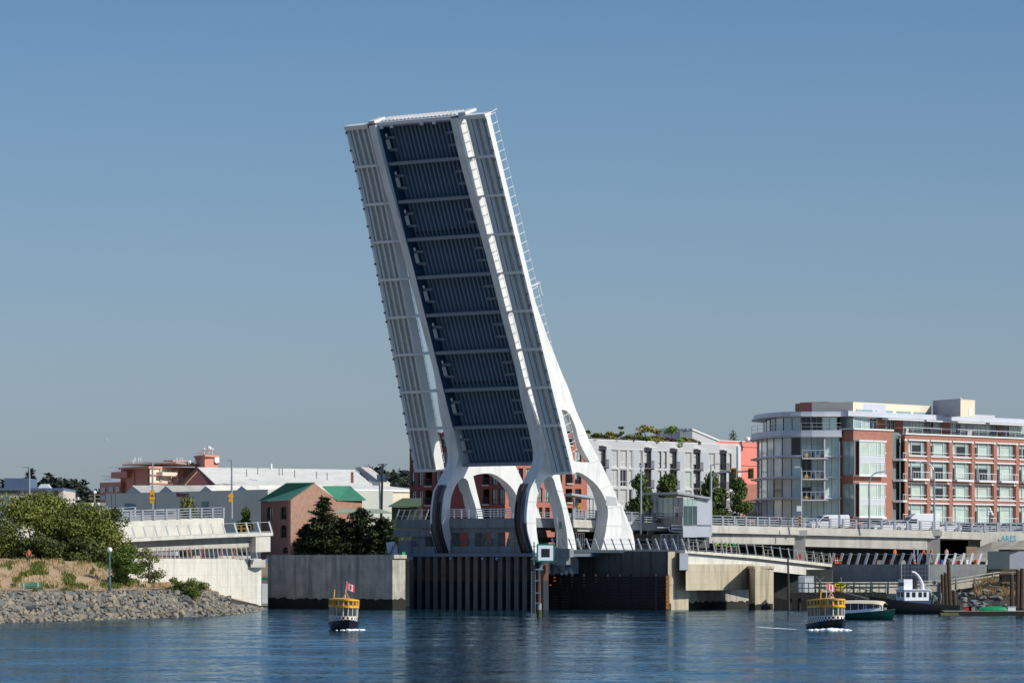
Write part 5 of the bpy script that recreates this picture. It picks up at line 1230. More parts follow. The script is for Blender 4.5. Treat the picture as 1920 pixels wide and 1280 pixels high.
# green roofed brick house
gh = thing('brick_house', 'old brick house with arched windows and a green metal roof behind the dark pines', 'house', P(585, 1055, 775))
GR = M('green metal roof', (.045, .22, .13), .6, var=.2, scale=.5, streak=.15)
G1 = Fac((489, 782), (545, 768)); G2 = Fac((545, 768), (679, 790))
ze = Z(937, 768); hs = []
def arch_win(f, a, b, y0, y1, ref):
    x0, x1, z1, z0 = f.x(a), f.x(b), f.z(ref, y0), f.z(ref, y1); hs.append((x0, x1, z0, z1)); window(f, x0, x1, z0, z1, gh, frame=dframe, glass=g_dark, nx=2, zs=(.5,), y=.25)
    mb = f.mb(); n = 8; r_ = (x1 - x0) / 2; cx = (x0 + x1) / 2      # brick arch infill corners and hood
    for sgn in (-1, 1):
        pts = [(cx + sgn * r_, .02, z1)] + [(cx + sgn * r_ * math.cos(q * math.pi / 2 / 4), .02, z1 - .45 + .45 * math.sin(q * math.pi / 2 / 4)) for q in range(5)]
        mb.prism(pts, (0, .2, 0))
    mb.build('arch', brick, gh)
for a, b in ((500, 511), (526, 537)): arch_win(G1, a, b, 948, 973, 545)
for a, b in ((526, 537),): arch_win(G1, a, b, 983, 1008, 545)
arch_win(G1, 530, 540, 1025, 1037, 545)
brick_h = M('old mottled brick', (.30, .155, .105), .9, var=.6, scale=2.0, col2=(.44, .32, .25))
brick_hs = M('old shade-toned brick', (.27, .135, .10), .9, var=.3, scale=1.6)  # house brick darkened in colour for the wall on the shaded side
wall_holes(G1, 5, ze, hs).build('wall', brick_hs, gh)
pk = G2.z(590, 905.5); e2 = G2.z(633, 938); e3 = G2.z(679, 938)
G2.mb().prism([(0, 0, 5), (G2.W, 0, 5), (G2.W, 0, e3), (G2.x(633), 0, e2), (G2.x(590), 0, pk), (0, 0, ze)], (0, .4, 0)).build('gable_wall', brick_h, gh)
rg = [G1.A + Vector((-.4, -.2, ze)), G1.B + Vector((0, -.5, ze)), G2.A + G2.ex * G2.x(590) + Vector((0, -.5, pk)), P(536, 906, 778)]
MB().prism(rg, (.1, .3, .12)).build('roof', GR, gh)
rg = [G2.A + G2.ex * G2.x(600) + Vector((.3, .3, G2.z(600, 912))), G2.A + G2.ex * G2.x(633) + Vector((0, -.4, e2)), G2.B + Vector((.5, -.3, e3)), P(655, 912, 800)]
MB().prism(rg, (.1, .3, .12)).build('roof', GR, gh)
MB().prism([P(579, 1008, 765), P(648, 1004, 765), P(650, 988, 772), P(600, 985, 772)], (0, .1, .12)).build('porch_roof', GR, gh)
MB().box(P(580, 0, 765).x, P(645, 0, 765).x, 765.5, 771, 5, Z(1008, 765)).build('porch_wall', brick_h, gh)
MB().prism([P(626, 962, 762), P(735, 962, 762), P(712, 955, 768), P(640, 955, 768)], (0, 0, .1)).build('lean_to_roof', M('pale sage roof', (.30, .36, .26), .8), gh)
# --- salmon hotel
ht = thing('hotel', 'stepped salmon coloured hotel with a square tower and white shield sign on the skyline', 'building', P(300, 1055, 1000))
def blk(pxa, da, pxb, db, pxc, dc, y0, y1, m1, m2=None, name='wall', dref=None):
    """corner block: left face a-b, right face b-c"""
    dref = dref or db; z1, z0 = Z(y0, dref), (Z(y1, dref) if y1 else 5)
    a, b, c = [Vector(((p - CX) * d / F, d, 0)) for p, d in ((pxa, da), (pxb, db), (pxc, dc))]; e = a + c - b
    MB().slab([(p.x, p.y) for p in (a, b, c, e)], z0, z1).build(name, m1, ht); return a, b, c, z0, z1
sal_l = M('hotel cream render', (.72, .62, .50), .85, var=.05)  # cream is this wing's own colour
blk(187, 1010, 226, 1000, 300, 1012, 903, None, salmon)
blk(208, 1004, 238, 996, 300, 1010, 883.5, 895, salmon); blk(238, 998, 252, 996, 300, 1006, 885, None, salmon)
blk(226, 1003, 278, 990, 287, 992, 874.5, None, salmon)
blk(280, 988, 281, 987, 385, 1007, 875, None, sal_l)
blk(222, 1000, 279, 986, 385, 1006, 873.5, 877.5, salmon, name='cornice')
roofm = M('brown grey pergola roof', (.36, .30, .27), .8, var=.2)
MB().prism([P(229, 873, 992), P(330, 868.5, 990), P(382, 874.5, 1000), P(372, 868, 1010), P(238, 867.5, 1000)], (0, 0, .3)).build('roof', roofm, ht)
blk(306, 1012, 324, 1008, 350, 1012, 862, 872, salmon)
TA = blk(366, 1002, 384, 992, 409, 998, 853, None, salmon); blk(363, 1003, 384, 990, 411, 998, 852, 855.5, salmon, name='cornice')
MB().prism([P(366, 851, 994), P(410, 851, 998), P(401, 845.5, 1003), P(374, 845.5, 1003)], (0, 3, .25)).build('roof', roofm, ht)
Fh = Fac((384, 992), (409, 998)); sp = [(Fh.x(400.5), -.1, Fh.z(400, 856.5)), (Fh.x(408.8), -.1, Fh.z(400, 856.5)), (Fh.x(408.8), -.1, Fh.z(400, 866)), (Fh.x(404.6), -.1, Fh.z(400, 868)), (Fh.x(400.5), -.1, Fh.z(400, 866))]
Fh.mb().prism(sp, (0, -.15, 0)).build('shield_sign', wpaint, ht)
Fh.mb().prism([(x, -.12, z) for x, _, z in (sp[4], sp[3], sp[2])] + [(sp[2][0], -.12, sp[2][2] - .3), (sp[3][0], -.12, sp[3][2] - .25), (sp[4][0], -.12, sp[4][2] - .3)], (0, -.05, 0)).build('sign_edge', M('maroon edge', (.18, .02, .05), .6), ht)
mb = MB()
for px in (383, 392, 398): p = P(px, 840 if px == 392 else 842, 996); mb.ball(p, .25 if px != 392 else .42, 6); mb.tube(p, p - Vector((0, 0, 1.0)), .05)
for px, y in ((250, 861), (253, 857), (260, 857), (264, 857), (332, 857), (338, 857), (342, 857)): mb.bar(P(px, y, 996), P(px, y + 8, 996), .22)
for px in (355, 366): mb.ball(P(px, 866, 994), .35, 6)
mb.build('roof_aerial', wpaint, ht)
Fh1 = Fac((187, 1009.6), (226, 999.6)); Fh2 = Fac((282, 986.9), (385, 1006.6)); Fh3 = Fac((278, 989.7), (287, 991.7))
for px in (190, 205, 217): window(Fh1, Fh1.x(px), Fh1.x(px + 7), Fh1.z(205, 922), Fh1.z(205, 913), ht, y=-.05, frame=wtframe, glass=g_teal2, nx=2, zs=(.5,))
for px in (190,): window(Fh1, Fh1.x(px), Fh1.x(px + 7), Fh1.z(205, 936), Fh1.z(205, 928), ht, y=-.05, frame=wtframe, glass=g_teal2, nx=2)
for px in (300, 316, 326, 337, 350): 
    for y in (880, 896): window(Fh2, Fh2.x(px), Fh2.x(px + 5), Fh2.z(340, y + 7), Fh2.z(340, y), ht, y=-.05, frame=wtframe, glass=g_teal2, nx=2, zs=(.5,))
for y in (886, 903): window(Fh3, Fh3.x(282), Fh3.x(285), Fh3.z(285, y + 4.5), Fh3.z(285, y), ht, y=-.05, frame=wtframe, glass=g_dark)
mb = Fh2.mb()
for y in (891.5, 907): mb.box(0, Fh2.W, -.12, -.02, Fh2.z(340, y) - .12, Fh2.z(340, y) + .12)
for px in (324, 336, 345): mb.box(Fh2.x(px), Fh2.x(px) + .7, -.1, -.02, 5, Fh2.z(340, 877))
mb.build('salmon_band', salmon, ht)
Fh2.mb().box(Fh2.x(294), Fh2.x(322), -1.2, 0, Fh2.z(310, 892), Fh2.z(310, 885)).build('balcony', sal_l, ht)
mb = MB()
for a, b, y, d in ((190, 208, 897, 1003), (203, 226, 881, 998)):
    p, q = P(a, y + 4, d), P(b, y + 4, d - 6)
    for k in range(8): r_ = p.lerp(q, k / 7); mb.bar(r_, r_ + Vector((0, 0, .9)), .06)
    mb.bar(p + Vector((0, 0, .9)), q + Vector((0, 0, .9)), .06)
mb.build('terrace_rail', steel_l, ht)
# --- office block far left
of = thing('office_building', 'low cream and slate blue office block on the far left skyline', 'building', P(50, 1055, 1100))
def obox(pxa, pxb, y0, y1, d, dep, mat, name): a, b = P(pxa, y0, d), P(pxb, y1 or 1060, d); MB().box(a.x, b.x, d, d + dep, b.z if y1 else 5, a.z).build(name, mat, of)
oc = M('office cream panels', (.56, .52, .45), .85, var=.12, scale=.3); ob_ = M('slate blue panels', (.10, .15, .24), .7, var=.15, scale=.2)
obox(-30, 119, 917, None, 1100, 30, oc, 'wall'); obox(-30, 119, 914.5, 919, 1099.5, 31, ob_, 'cornice'); obox(84, 96, 915, None, 1098, 4, ob_, 'stair_tower'); obox(8, 55, 896, 915, 1106, 18, ob_, 'upper_storey')
obox(-30, 38, 919.5, 925.5, 1099.8, 2, M('office strip glass', (.09, .085, .08), .3), 'window'); obox(42, 82, 920, 926, 1099.8, 2, M('office blinds', (.42, .40, .34), .5), 'window'); obox(98, 110, 920, 926, 1099.8, 2, MATS['office strip glass'], 'window')
obox(-30, 25, 932, 938, 1099.8, 2, ob_, 'window'); obox(28, 82, 934, 942, 1099.8, 2, MATS['office strip glass'], 'window'); obox(98, 110, 933, 939, 1099.8, 2, MATS['office strip glass'], 'window'); obox(-30, 12, 945, 950, 1099.8, 2, ob_, 'window')
a = P(77, 906, 1102); MB().prism([P(77, 907, 1102), P(89, 907, 1102), P(95, 915, 1102), P(70, 915, 1102)], (0, 4, 0)).build('roof_light', wpaint, of)
# little salmon tiled roof just above the trees, and grey roof
t = thing('tiled_roof_house', 'low house whose orange and white hipped roof peeks over the left trees', 'house', P(78, 1000, 800)); MB().prism([P(58, 949, 800), P(98, 949, 800), P(88, 941, 806), P(72, 938, 806)], (0, 1, .1)).build('roof', M('faded orange tiles', (.50, .26, .18), .85, var=.3), t); MB().box(P(60, 0, 800).x, P(97, 0, 800).x, 801, 808, 5, Z(948, 800)).build('wall', cream, t)
t = thing('grey_roof_house', 'low grey shingled roof below the left utility pole', 'house', P(160, 1000, 790)); MB().prism([P(125, 958, 780), P(205, 958, 780), P(198, 944, 795), P(130, 944, 795)], (0, 0, .15)).build('roof', M('grey shingles', (.27, .27, .29), .9), t); MB().box(P(128, 0, 782).x, P(203, 0, 782).x, 782, 794, 5, Z(957, 780)).build('wall', gw, t)
t = thing('long_white_shed', 'long white walled shed low behind the left viaduct railing', 'shed', P(250, 1000, 760)); MB().box(P(190, 0, 760).x, P(330, 0, 760).x, 760, 766, 5, Z(957, 760)).build('wall', gw, t); MB().box(P(189, 0, 760).x, P(331, 0, 760).x, 759.7, 766.3, Z(957, 760), Z(955.5, 760)).build('roof', wpaint, t)
# ---------------------------------------------------------------- trees and plants
def leafmat(name, col, isl=.45, trans=.25):
    m = M(name, col, .7, var=.3, scale=.35, island=isl, spec=.25)
    return m
lf_olive = leafmat('olive green leaves', (.17, .19, .034)); lf_dark = leafmat('dark green leaves', (.075, .095, .024)); lf_pine = leafmat('pine needles', (.055, .075, .028), .5)
lf_mid = leafmat('street tree leaves', (.085, .13, .028)); lf_bright = leafmat('bright green leaves', (.15, .26, .03)); lf_yel = leafmat('yellow green leaves', (.32, .28, .07)); lf_pale = leafmat('dry pale leaves', (.20, .21, .07)); lf_bush = leafmat('bush leaves', (.10, .15, .025))
lf_far = leafmat('far conifer foliage', (.035, .05, .035), .4)
bark = M('grey brown bark', (.13, .10, .075), .9, var=.3, scale=2); bark_l = M('pale bark', (.26, .22, .17), .9, var=.3, scale=2)
def leaves(lobes, n, size, seed, flat=0):
    """n leaf clusters spread through ellipsoid lobes [(centre, radii)] -> verts, faces"""
    g = np.random.default_rng(seed); vol = np.array([r[0] * r[1] * r[2] for _, r in lobes]) ** .7; vol /= vol.sum()
    idx = g.choice(len(lobes), n, p=vol); C_ = np.array([c for c, _ in lobes])[idx]; R_ = np.array([r for _, r in lobes])[idx]
    d = g.normal(size=(n, 3)); d /= np.linalg.norm(d, axis=1)[:, None]
    rad = g.random(n) ** .38; bumps = 1 + .22 * np.sin(d[:, 0] * 5 + idx) * np.sin(d[:, 1] * 4 + idx * 2) * np.sin(d[:, 2] * 5)
    p = C_ + d * R_ * (rad * bumps)[:, None]
    nrm = d * .6 + g.normal(size=(n, 3)) * .6 + np.array([0, 0, .35]); nrm /= np.linalg.norm(nrm, axis=1)[:, None]
    a = np.cross(nrm, g.normal(size=(n, 3))); a /= np.linalg.norm(a, axis=1)[:, None] + 1e-9; b = np.cross(nrm, a)
    s = size * (.6 + .8 * g.random(n))[:, None]
    v = np.stack([p - a * s * .5, p + b * s * .32, p + a * s * .5, p - b * s * .32], 1).reshape(-1, 3)
    return v, np.arange(n * 4).reshape(-1, 4)
def np_mesh(name, v, f, mat, parent=None, **kw):
    me = bpy.data.meshes.new(name); me.from_pydata(v.tolist(), [], f.tolist()); me.materials.append(mat); me.update()
    o = bpy.data.objects.new(name, me); COL.objects.link(o); o.parent = parent
    for k, x in kw.items(): o[k] = x
    ORG[o.name] = Vector(); return o
def broadleaf(h, r, seed, mat, trunk=.35, n=6000, size=.34, lobes=14, low=.25, sh=(1, 1), wood=bark, name='broadleaf_tree', label='', cat='tree', group=None, lean=0):
    t = local(name, label, cat, group); g = random.Random(seed); L = []
    for i in range(lobes):
        a = g.uniform(0, 6.28); q = g.random() ** .5; z = low + (1 - low) * g.random(); wr = math.sin(math.pi * min(1, max(.12, (z - low) / (1 - low) * .8 + .15)))
        lr = r * g.uniform(.28, .48)
        L.append(((math.cos(a) * q * r * .75 * wr * sh[0] + lean * z * h, math.sin(a) * q * r * .75 * wr * sh[1], h * z - lr * .5), (lr * g.uniform(.9, 1.4), lr * g.uniform(.9, 1.4), lr * g.uniform(.55, .8))))
    v, f = leaves(L, n, size, seed); np_mesh('crown', v, f, mat, t)
    mb = MB(); mb.tube((0, 0, -.5), (lean * h * .3, 0, h * .45), trunk * .5, trunk * .3, n=8, cap=False)
    for c, _ in L[:9]: m_ = Vector((lean * h * .3 + c[0] * .3, c[1] * .3, h * .35 + (c[2] - h * .35) * .35)); mb.tube((lean * h * .2, 0, h * .28), m_, trunk * .25, trunk * .16, n=5, cap=False); mb.tube(m_, c, trunk * .16, trunk * .04, n=5, cap=False)
    mb.build('trunk', wood, t); return t
def conifer(h, r, seed, mat, n_br=70, name='conifer', label='', cat='tree', group=None, size=.3, dens=60, low=.08, pw=.85, trunk=.3):
    t = local(name, label, cat, group); g = np.random.default_rng(seed); V = []
    mb = MB(); mb.tube((0, 0, -.5), (0, 0, h * .97), trunk * .6, .03, n=7, cap=False)
    for i in range(n_br):
        z = low + (1 - low) * (i / n_br) ** .9; ln = r * (1 - z) ** pw * g.uniform(.65, 1.15) + .15; a = i * 2.4 + g.uniform(-.4, .4)
        base = np.array([0, 0, z * h]); dr = np.array([math.cos(a), math.sin(a), g.uniform(-.15, .3)]); k = max(6, int(dens * ln / r))
        tt = g.random(k) ** .7; p = base + dr * (tt * ln)[:, None] + np.array([0, 0, 1]) * (.25 * ln * tt ** 2)[:, None] * .6 + g.normal(size=(k, 3)) * (.10 + .07 * ln) * np.array([1, 1, .55])
        dd = dr + g.normal(size=(k, 3)) * .5; dd /= np.linalg.norm(dd, axis=1)[:, None]; up = g.normal(size=(k, 3)) * .5 + np.array([0, 0, 1.0]); sd = np.cross(dd, up); sd /= np.linalg.norm(sd, axis=1)[:, None]
        s = size * (.6 + .9 * g.random(k))[:, None]; V.append(np.stack([p - sd * s * .3, p + dd * s, p + sd * s * .3, p - dd * s * .3], 1).reshape(-1, 3))
        if i % 3 == 0: mb.tube(base, base + dr * ln * .8, .05, .01, n=4, cap=False)
    v = np.concatenate(V); np_mesh('crown', v, np.arange(len(v)).reshape(-1, 4), mat, t); mb.build('trunk', bark, t); return t
def at(px, d, z): return Vector(((px - CX) * d / F, d, z))
# left bank trees
def gz_(px, d): return bank_z(px, max(0, d - sd_(px))) 
G = 'spreading trees on the left bank'
for i, (px, d, h, r, lab, sd__, m_) in enumerate([
    (20, 628, 8.0, 5.6, 'wide olive green tree at the far left edge of the bank', 1, lf_olive),
    (88, 636, 8.3, 5.4, 'olive green tree whose bare pale branches show, left of the globe lamp', 2, lf_olive),
    (150, 630, 7.4, 4.8, 'dense olive green tree just left of the globe lamp', 3, lf_olive),
    (205, 634, 6.9, 3.6, 'rightmost olive tree on the bank, its branch tips crossing the white viaduct', 4, lf_dark),
    (-52, 620, 7.6, 5.0, 'dark olive tree cut by the left edge of the photo', 5, lf_dark)]):
    t = broadleaf(h, r, sd__, m_, n=13000 if r > 4 else 8000, size=.30, lobes=20, low=.22, sh=(1.15, .9), wood=bark_l, label=lab, group=G); place(t, at(px, d, gz_(px, d) - .3))
t = broadleaf(5.2, 4.4, 9, lf_dark, n=6000, size=.34, lobes=14, low=.05, name='shrub_thicket', cat='shrub', label='dark shady thicket under the left bank trees'); place(t, at(75, 624, 5.2))
t = broadleaf(4.6, 3.6, 19, lf_dark, n=5000, size=.34, lobes=14, low=.05, name='shrub_thicket', cat='shrub', label='dark shady thicket between the trees and the round green bush'); place(t, at(165, 626, 4.8))
t = broadleaf(4.4, 2.7, 10, lf_bush, n=6500, size=.24, lobes=12, low=.1, name='bush', cat='bush', label='round dense green bush right of the globe lamp'); place(t, at(236, 600, 4.0), sc=(1.12, 1, .95))
t = broadleaf(4.2, 2.3, 12, lf_pale, n=1900, size=.24, lobes=10, low=.15, name='bush', cat='bush', label='thin pale drying bush in front of the white wall, beside the round green bush'); place(t, at(280, 606, 4.2))
for px, h, r, sd__, lab in ((327, 1.7, 1.6, 21, 'left one of the two low bright green bushes by the white wall'), (363, 1.9, 1.7, 22, 'right one of the two low bright green bushes by the white wall')):
    t = broadleaf(h, r, sd__, leafmat('low bush leaves', (.12, .16, .02)), n=2600, size=.2, lobes=9, low=.15, name='bush', cat='bush', label=lab); place(t, at(px, 603, bank_z(px, 12) + .1))
for px, d, s in ((118, 562, .9), (60, 566, .7), (24, 565, .6)):
    t = broadleaf(1.1, .9, px, leafmat('grey green shrub', (.13, .13, .06)), n=500, size=.16, lobes=6, low=.1, name='small_shrub', cat='shrub', label={118: 'small grey green shrub at the rock edge right of the bench', 60: 'small brown green shrub behind the bench', 24: 'small shrub left of the bench'}[px]); place(t, at(px, d, gz_(px, d) - .1), sc=s)
# weeds and dry grass
g_ = np.random.default_rng(4); V = []; 
def tuft_field(name, n, pxr, der, hgt, mat, label, thr, seed, wid=.05):
    g = np.random.default_rng(seed); V = []
    k = 0
    while k < n:
        px = g.uniform(*pxr); de = g.uniform(*der)
        if noise.noise(Vector((px * .035, de * .12, seed))) < thr: k += .15; continue
        p = bank_pt(px, de); a = g.uniform(0, 6.28); h = hgt * g.uniform(.5, 1.3); dx, dy = math.cos(a) * wid, math.sin(a) * wid; lx, ly = g.normal() * .25 * h, g.normal() * .25 * h
        V += [(p.x - dx, p.y - dy, p.z), (p.x + dx, p.y + dy, p.z), (p.x + lx + dx * .3, p.y + ly, p.z + h), (p.x + lx - dx * .3, p.y + ly, p.z + h)]; k += 1
    v = np.array(V); np_mesh(name, v, np.arange(len(v)).reshape(-1, 4), mat, kind='stuff', label=label, category='grass')
tuft_field('dry_grass', 9000, (-20, 410), (14, 75), .28, M('dry grass blades', (.42, .30, .15), .9, var=.3, scale=.4, island=.35), 'dry straw coloured grass over the left bank', -.25, 1, .05)
tuft_field('weeds', 3800, (-20, 290), (26, 62), .42, leafmat('weed green', (.12, .15, .025)), 'patches of green weeds in the dry grass of the left bank', .2, 2, .08)
tuft_field('weeds', 1300, (60, 260), (15, 32), .45, MATS['weed green'], 'low green weeds near the path of the left bank', .22, 5, .08)
# pines by the brick house
for px, d, h, r, sd__, lab in ((606, 742, 9.3, 3.2, 31, 'tall pointed dark pine in front of the brick house'), (578, 744, 5.5, 2.4, 34, 'low dark pine at the left foot of the tall pointed one'), (676, 744, 7.7, 4.0, 32, 'broad dark pine in the middle of the group left of the bridge pier'), (634, 745, 6.4, 3.0, 35, 'dark pine filling the gap between the tall pine and the broad one'), (718, 742, 6.4, 3.2, 33, 'rightmost dark pine beside the bridge pier')):
    t = conifer(h, r, sd__, lf_pine, n_br=110, name='pine_tree', label=lab, group='dark pines left of the bridge pier', size=.42, dens=85, pw=.62, low=.02); place(t, at(px, d, 5.9))
t = broadleaf(4.6, 2.2, 36, lf_mid, n=2600, name='broadleaf_tree', label='small lighter green tree between the pines and the bridge pier'); place(t, at(738, 748, 6.2))
# street trees in front of the grey apartments
pr = broadleaf(10.5, 2.3, 41, lf_mid, n=6500, size=.33, lobes=26, low=.12, sh=(.9, .9), name='street_tree', label='narrow street tree right of the white bridge foot', group='street trees in front of the grey apartments'); 
place(pr, at(1201, 770, 6.2), .3, (.95, .95, 1.32))
for px, sc, rz, lab in ((1250, (1.15, 1.1, 1.32), 1.3, 'broad street tree rising behind the control cabin roof'), (1332, (.85, .8, 1.34), 2.2, 'thin street tree beside the traffic signal post'), (1347, (.95, .9, 1.12), 3.1, 'street tree just right of the traffic signal post'), (1386, (1.0, .9, 1.28), 4.4, 'rightmost street tree, next to the glass cornered building')):
    c = dup(pr); place(c, at(px, 772, 6.2), rz, sc, lab)
t = broadleaf(5.4, 3.4, 45, leafmat('light olive leaves', (.14, .16, .04)), n=3200, size=.34, lobes=12, low=.2, label='light olive tree in front of the grey green warehouse wall'); place(t, at(353, 790, 6.3), sc=(1, 1, 1.85))
t = broadleaf(3.6, 1.6, 46, lf_mid, n=1200, label='small dark green tree at the right end of the warehouse wall'); place(t, at(459, 780, 6.8), sc=(1, 1, 2.0))
# roof garden
for i, (px, h, r, m_, lab) in enumerate(((1111, 1.9, .9, lf_bright, 'bright green round shrub at the left end of the roof garden'), (1132, 1.1, .8, lf_pale, 'low brownish shrub beside the bright round one in the roof garden'), (1143, .9, .7, lf_dark, 'low dark planting left of the small pointed tree in the roof garden'), (1156, 1.3, .8, lf_yel, 'yellowish shrub in the left half of the roof garden'), (1177, 2.4, .6, lf_mid, 'small pointed dark tree in the roof garden'), (1167, .8, .8, lf_pale, 'low pale planting just left of the pointed roof tree'), (1189, 1.1, .8, lf_pale, 'pale shrub right of the pointed roof tree'), (1200, .8, .9, lf_dark, 'low dark planting in the middle of the roof garden'), (1212, 1.2, .8, lf_mid, 'mid green shrub left of the tall yellow bush on the roof'), (1222, 2.6, 1.3, lf_yel, 'tall yellow feathery bush in the roof garden'), (1237, 2.1, 1.1, lf_yel, 'second yellow bush, right of the tallest one on the roof'), (1251, 1.2, .9, lf_pale, 'dry looking shrub between the yellow and the vivid green bush'), (1272, 2.3, 1.5, lf_bright, 'vivid green spreading bush near the roof room'), (1265, 1.0, 1.0, M('purple leaves', (.09, .03, .03), .7, island=.4), 'dark purple planting below the vivid green roof bush'), (1297, 1.1, .8, lf_yel, 'yellow grassy plant in front of the roof room'), (1310, 1.0, .9, lf_pale, 'rightmost pale plant in front of the sloping roof room'))):
    t = broadleaf(h, r, 60 + i, m_, n=900, size=.22, lobes=7, low=.05, trunk=.08, name='roof_shrub', cat='shrub', label=lab, group='plants of the roof garden')
    p = FG.A + FG.ex * FG.x(px) + FG.ey * 1.2; place(t, (p.x, p.y, gz - .3), sc=(1.7, 1.7, 1.25))
FG.mb().box(FG.x(1104), FG.x(1318), .5, 2.2, gz - .3, gz + .35).build('planter', M('dark planter', (.06, .06, .055), .8), D2)
t = conifer(1.8, .7, 77, lf_mid, n_br=20, name='roof_shrub', cat='shrub', label='single small green shrub on the coral building roof', dens=20, size=.2); p = P(1375, 829, 862); place(t, (p.x, p.y, p.z + .1))
# distant trees on the left skyline
fp = conifer(20, 5.0, 51, lf_far, n_br=80, name='conifer', label='tall dark fir with spreading top behind the left offices', group='distant conifers on the left skyline', size=.95, dens=45, pw=.7); place(fp, at(57, 1290, Z(1000, 1290)), 0, (.9, .9, .79))
def zz(y, d): return Z(y, d)
for px, ytop, sc, lab in ((92, 886, 1.1, 'pointed fir between the left offices and the hotel'), (106, 897, 1.0, 'lower fir right of the pointed one behind the office roof'), (137, 898, .8, 'pale rounded fir in the gap left of the hotel'), (156, 898, .8, 'fir just left of the salmon hotel'), (30, 905, .9, 'fir behind the slate blue upper storey'), (5, 898, .9, 'fir at the far left edge of the skyline')):
    c = dup(fp); hz = (Z(ytop, 1300) - Z(1000, 1300)) / 20; place(c, at(px, 1300, Z(1000, 1300)), px, (sc, sc, hz), lab)
bp_ = broadleaf(14, 7.5, 52, lf_far, n=2600, size=1.3, lobes=16, low=.1, label='rounded dark tree behind the left office roofs', group='distant rounded trees on the skyline'); place(bp_, at(115, 1260, Z(975, 1260)), 0, (1, 1, .75))
for px, d, ytop, sx_, lab in ((75, 1280, 905, 1.1, 'rounded dark tree between two firs on the left skyline'), (128, 1255, 913, 1.0, 'dark rounded tree sloping down right of the offices'), (150, 1250, 918, 1.1, 'dark rounded tree behind the gull on the left skyline'), (172, 1250, 912, 1.2, 'dark rounded tree touching the left side of the hotel'), (185, 1260, 925, 1.0, 'low rounded tree under the hotel'), (160, 1200, 938, 1.1, 'low mass of dark leaves behind the left utility pole'), (130, 1150, 945, .9, 'lighter tree top left of the utility pole'),
    (694, 1150, 866, .9, 'lighter feathery tree right of the white roof'), (712, 1200, 880, 1.0, 'tree top behind the wooden utility pole'), (738, 1200, 873, 1.4, 'broad tree on the rise left of the red building'), (760, 1210, 876, 1.3, 'tree on the rise touching the red building'), (725, 1180, 892, 1.2, 'lower dark tree on the rise behind the pole'), (752, 1150, 898, 1.2, 'lowest tree on the rise beside the red building'), (680, 1190, 884, .7, 'tree top peeking over the stone end wall')):
    c = dup(bp_); zb = Z(985, d); hz = (Z(ytop, d) - zb) / 14.5; place(c, at(px, d, zb), px * 1.7, (sx_ * .8, sx_ * .8, hz), lab)
# ---------------------------------------------------------------- lamps, poles, signals
def lamp_post(px, ybase, ytop, d, label, arm=1.6, side=-1, curved=False, signs=0, mat=steel):
    b, t_ = P(px, ybase, d), P(px, ytop, d); t = thing('street_lamp', label, 'street lamp', b)
    mb = MB()
    if curved:
        pts = [b, Vector((b.x, d, t_.z - 1.5))] + [Vector((b.x + side * (1 - math.cos(q)) * 1.3, d, t_.z - 1.5 + math.sin(q) * 1.5)) for q in (.4, .8, 1.2, 1.5)]
        mb.tube(pts[0], pts[1], .14, .10); mb.path(pts[1:], .085); e = pts[-1]; mb.tube(e, e + Vector((side * 1.0, 0, .1)), .07); tip = e + Vector((side * 1.0, 0, .1))
    else:
        mb.tube(b, t_, .15, .10); tip = t_ + Vector((side * arm, 0, .05)); mb.tube(t_ + Vector((0, 0, -.1)), tip, .06)
    mb.build('pole', mat, t); MB().box(tip.x - .4, tip.x + .4, d - .15, d + .15, tip.z - .1, tip.z + .1).build('lamp_head', steel_l, t)
    return t
def yellow_sign(parent, px, py, d, kind, hw=.32, mat=None):
    hw *= .8
    c = P(px, py, d - .2); mb = MB(); m = mat or M('yellow sign face', (.85, .40, .01), .5, var=.05)
    if kind == 'd': mb.prism([c + Vector((0, 0, -hw * 1.4)), c + Vector((hw * 1.4, 0, 0)), c + Vector((0, 0, hw * 1.4)), c + Vector((-hw * 1.4, 0, 0))], (0, .03, 0))
    else: mb.box(c.x - hw, c.x + hw, c.y, c.y + .03, c.z - hw * kind, c.z + hw * kind)
    return mb.build('sign_board', m, parent)
t = lamp_post(286, 975, 866, 665, 'tall grey lamp post with three stacked yellow road signs on the left viaduct')
yellow_sign(t, 285.5, 924, 664, 1.6); yellow_sign(t, 285.3, 933, 664, 'd', .38); yellow_sign(t, 285, 940, 664, .8, .3)
t = lamp_post(434.5, 972, 862, 670, 'tall grey lamp post with two yellow road signs near the end of the left viaduct', arm=1.0)
yellow_sign(t, 433, 929, 669, 'd', .36); yellow_sign(t, 433, 937, 669, .8, .32)
lamp_post(55, 985, 875, 640, 'tall grey lamp post rising above the left bank trees', arm=1.2)
t = lamp_post(1202, 1001, 873, 705, 'slim straight lamp post in front of the street trees left of the cabin', arm=0.1, side=1)
lamp_post(1333, 985, 870, 735, 'straight post behind the control cabin carrying small boxes', arm=.9, side=1)
t = lamp_post(1502, 988, 876, 722, 'slim straight lamp post at the first viaduct column, in front of the glass corner', arm=.5)
MB().box(*[v for v in (P(1498.5, 0, 721).x - .35, P(1498.5, 0, 721).x + .3)], 720.8, 720.85, Z(958, 721), Z(948, 721)).build('sign_board', wpaint, t)
c = P(1499.5, 976, 720.5); hz = M('hazard stripe board', (.75, .35, .05), .5); MB().box(c.x - .14, c.x + .14, 720.4, 720.45, c.z - .7, c.z + .7).build('hazard_board', hz, t)
mb = MB()
for k in range(3): mb.prism([(c.x - .14, 720.39, c.z - .5 + k * .45), (c.x + .14, 720.39, c.z - .7 + k * .45), (c.x + .14, 720.39, c.z - .5 + k * .45), (c.x - .14, 720.39, c.z - .3 + k * .45)], (0, -.005, 0))
mb.build('hazard_stripe', black, t)
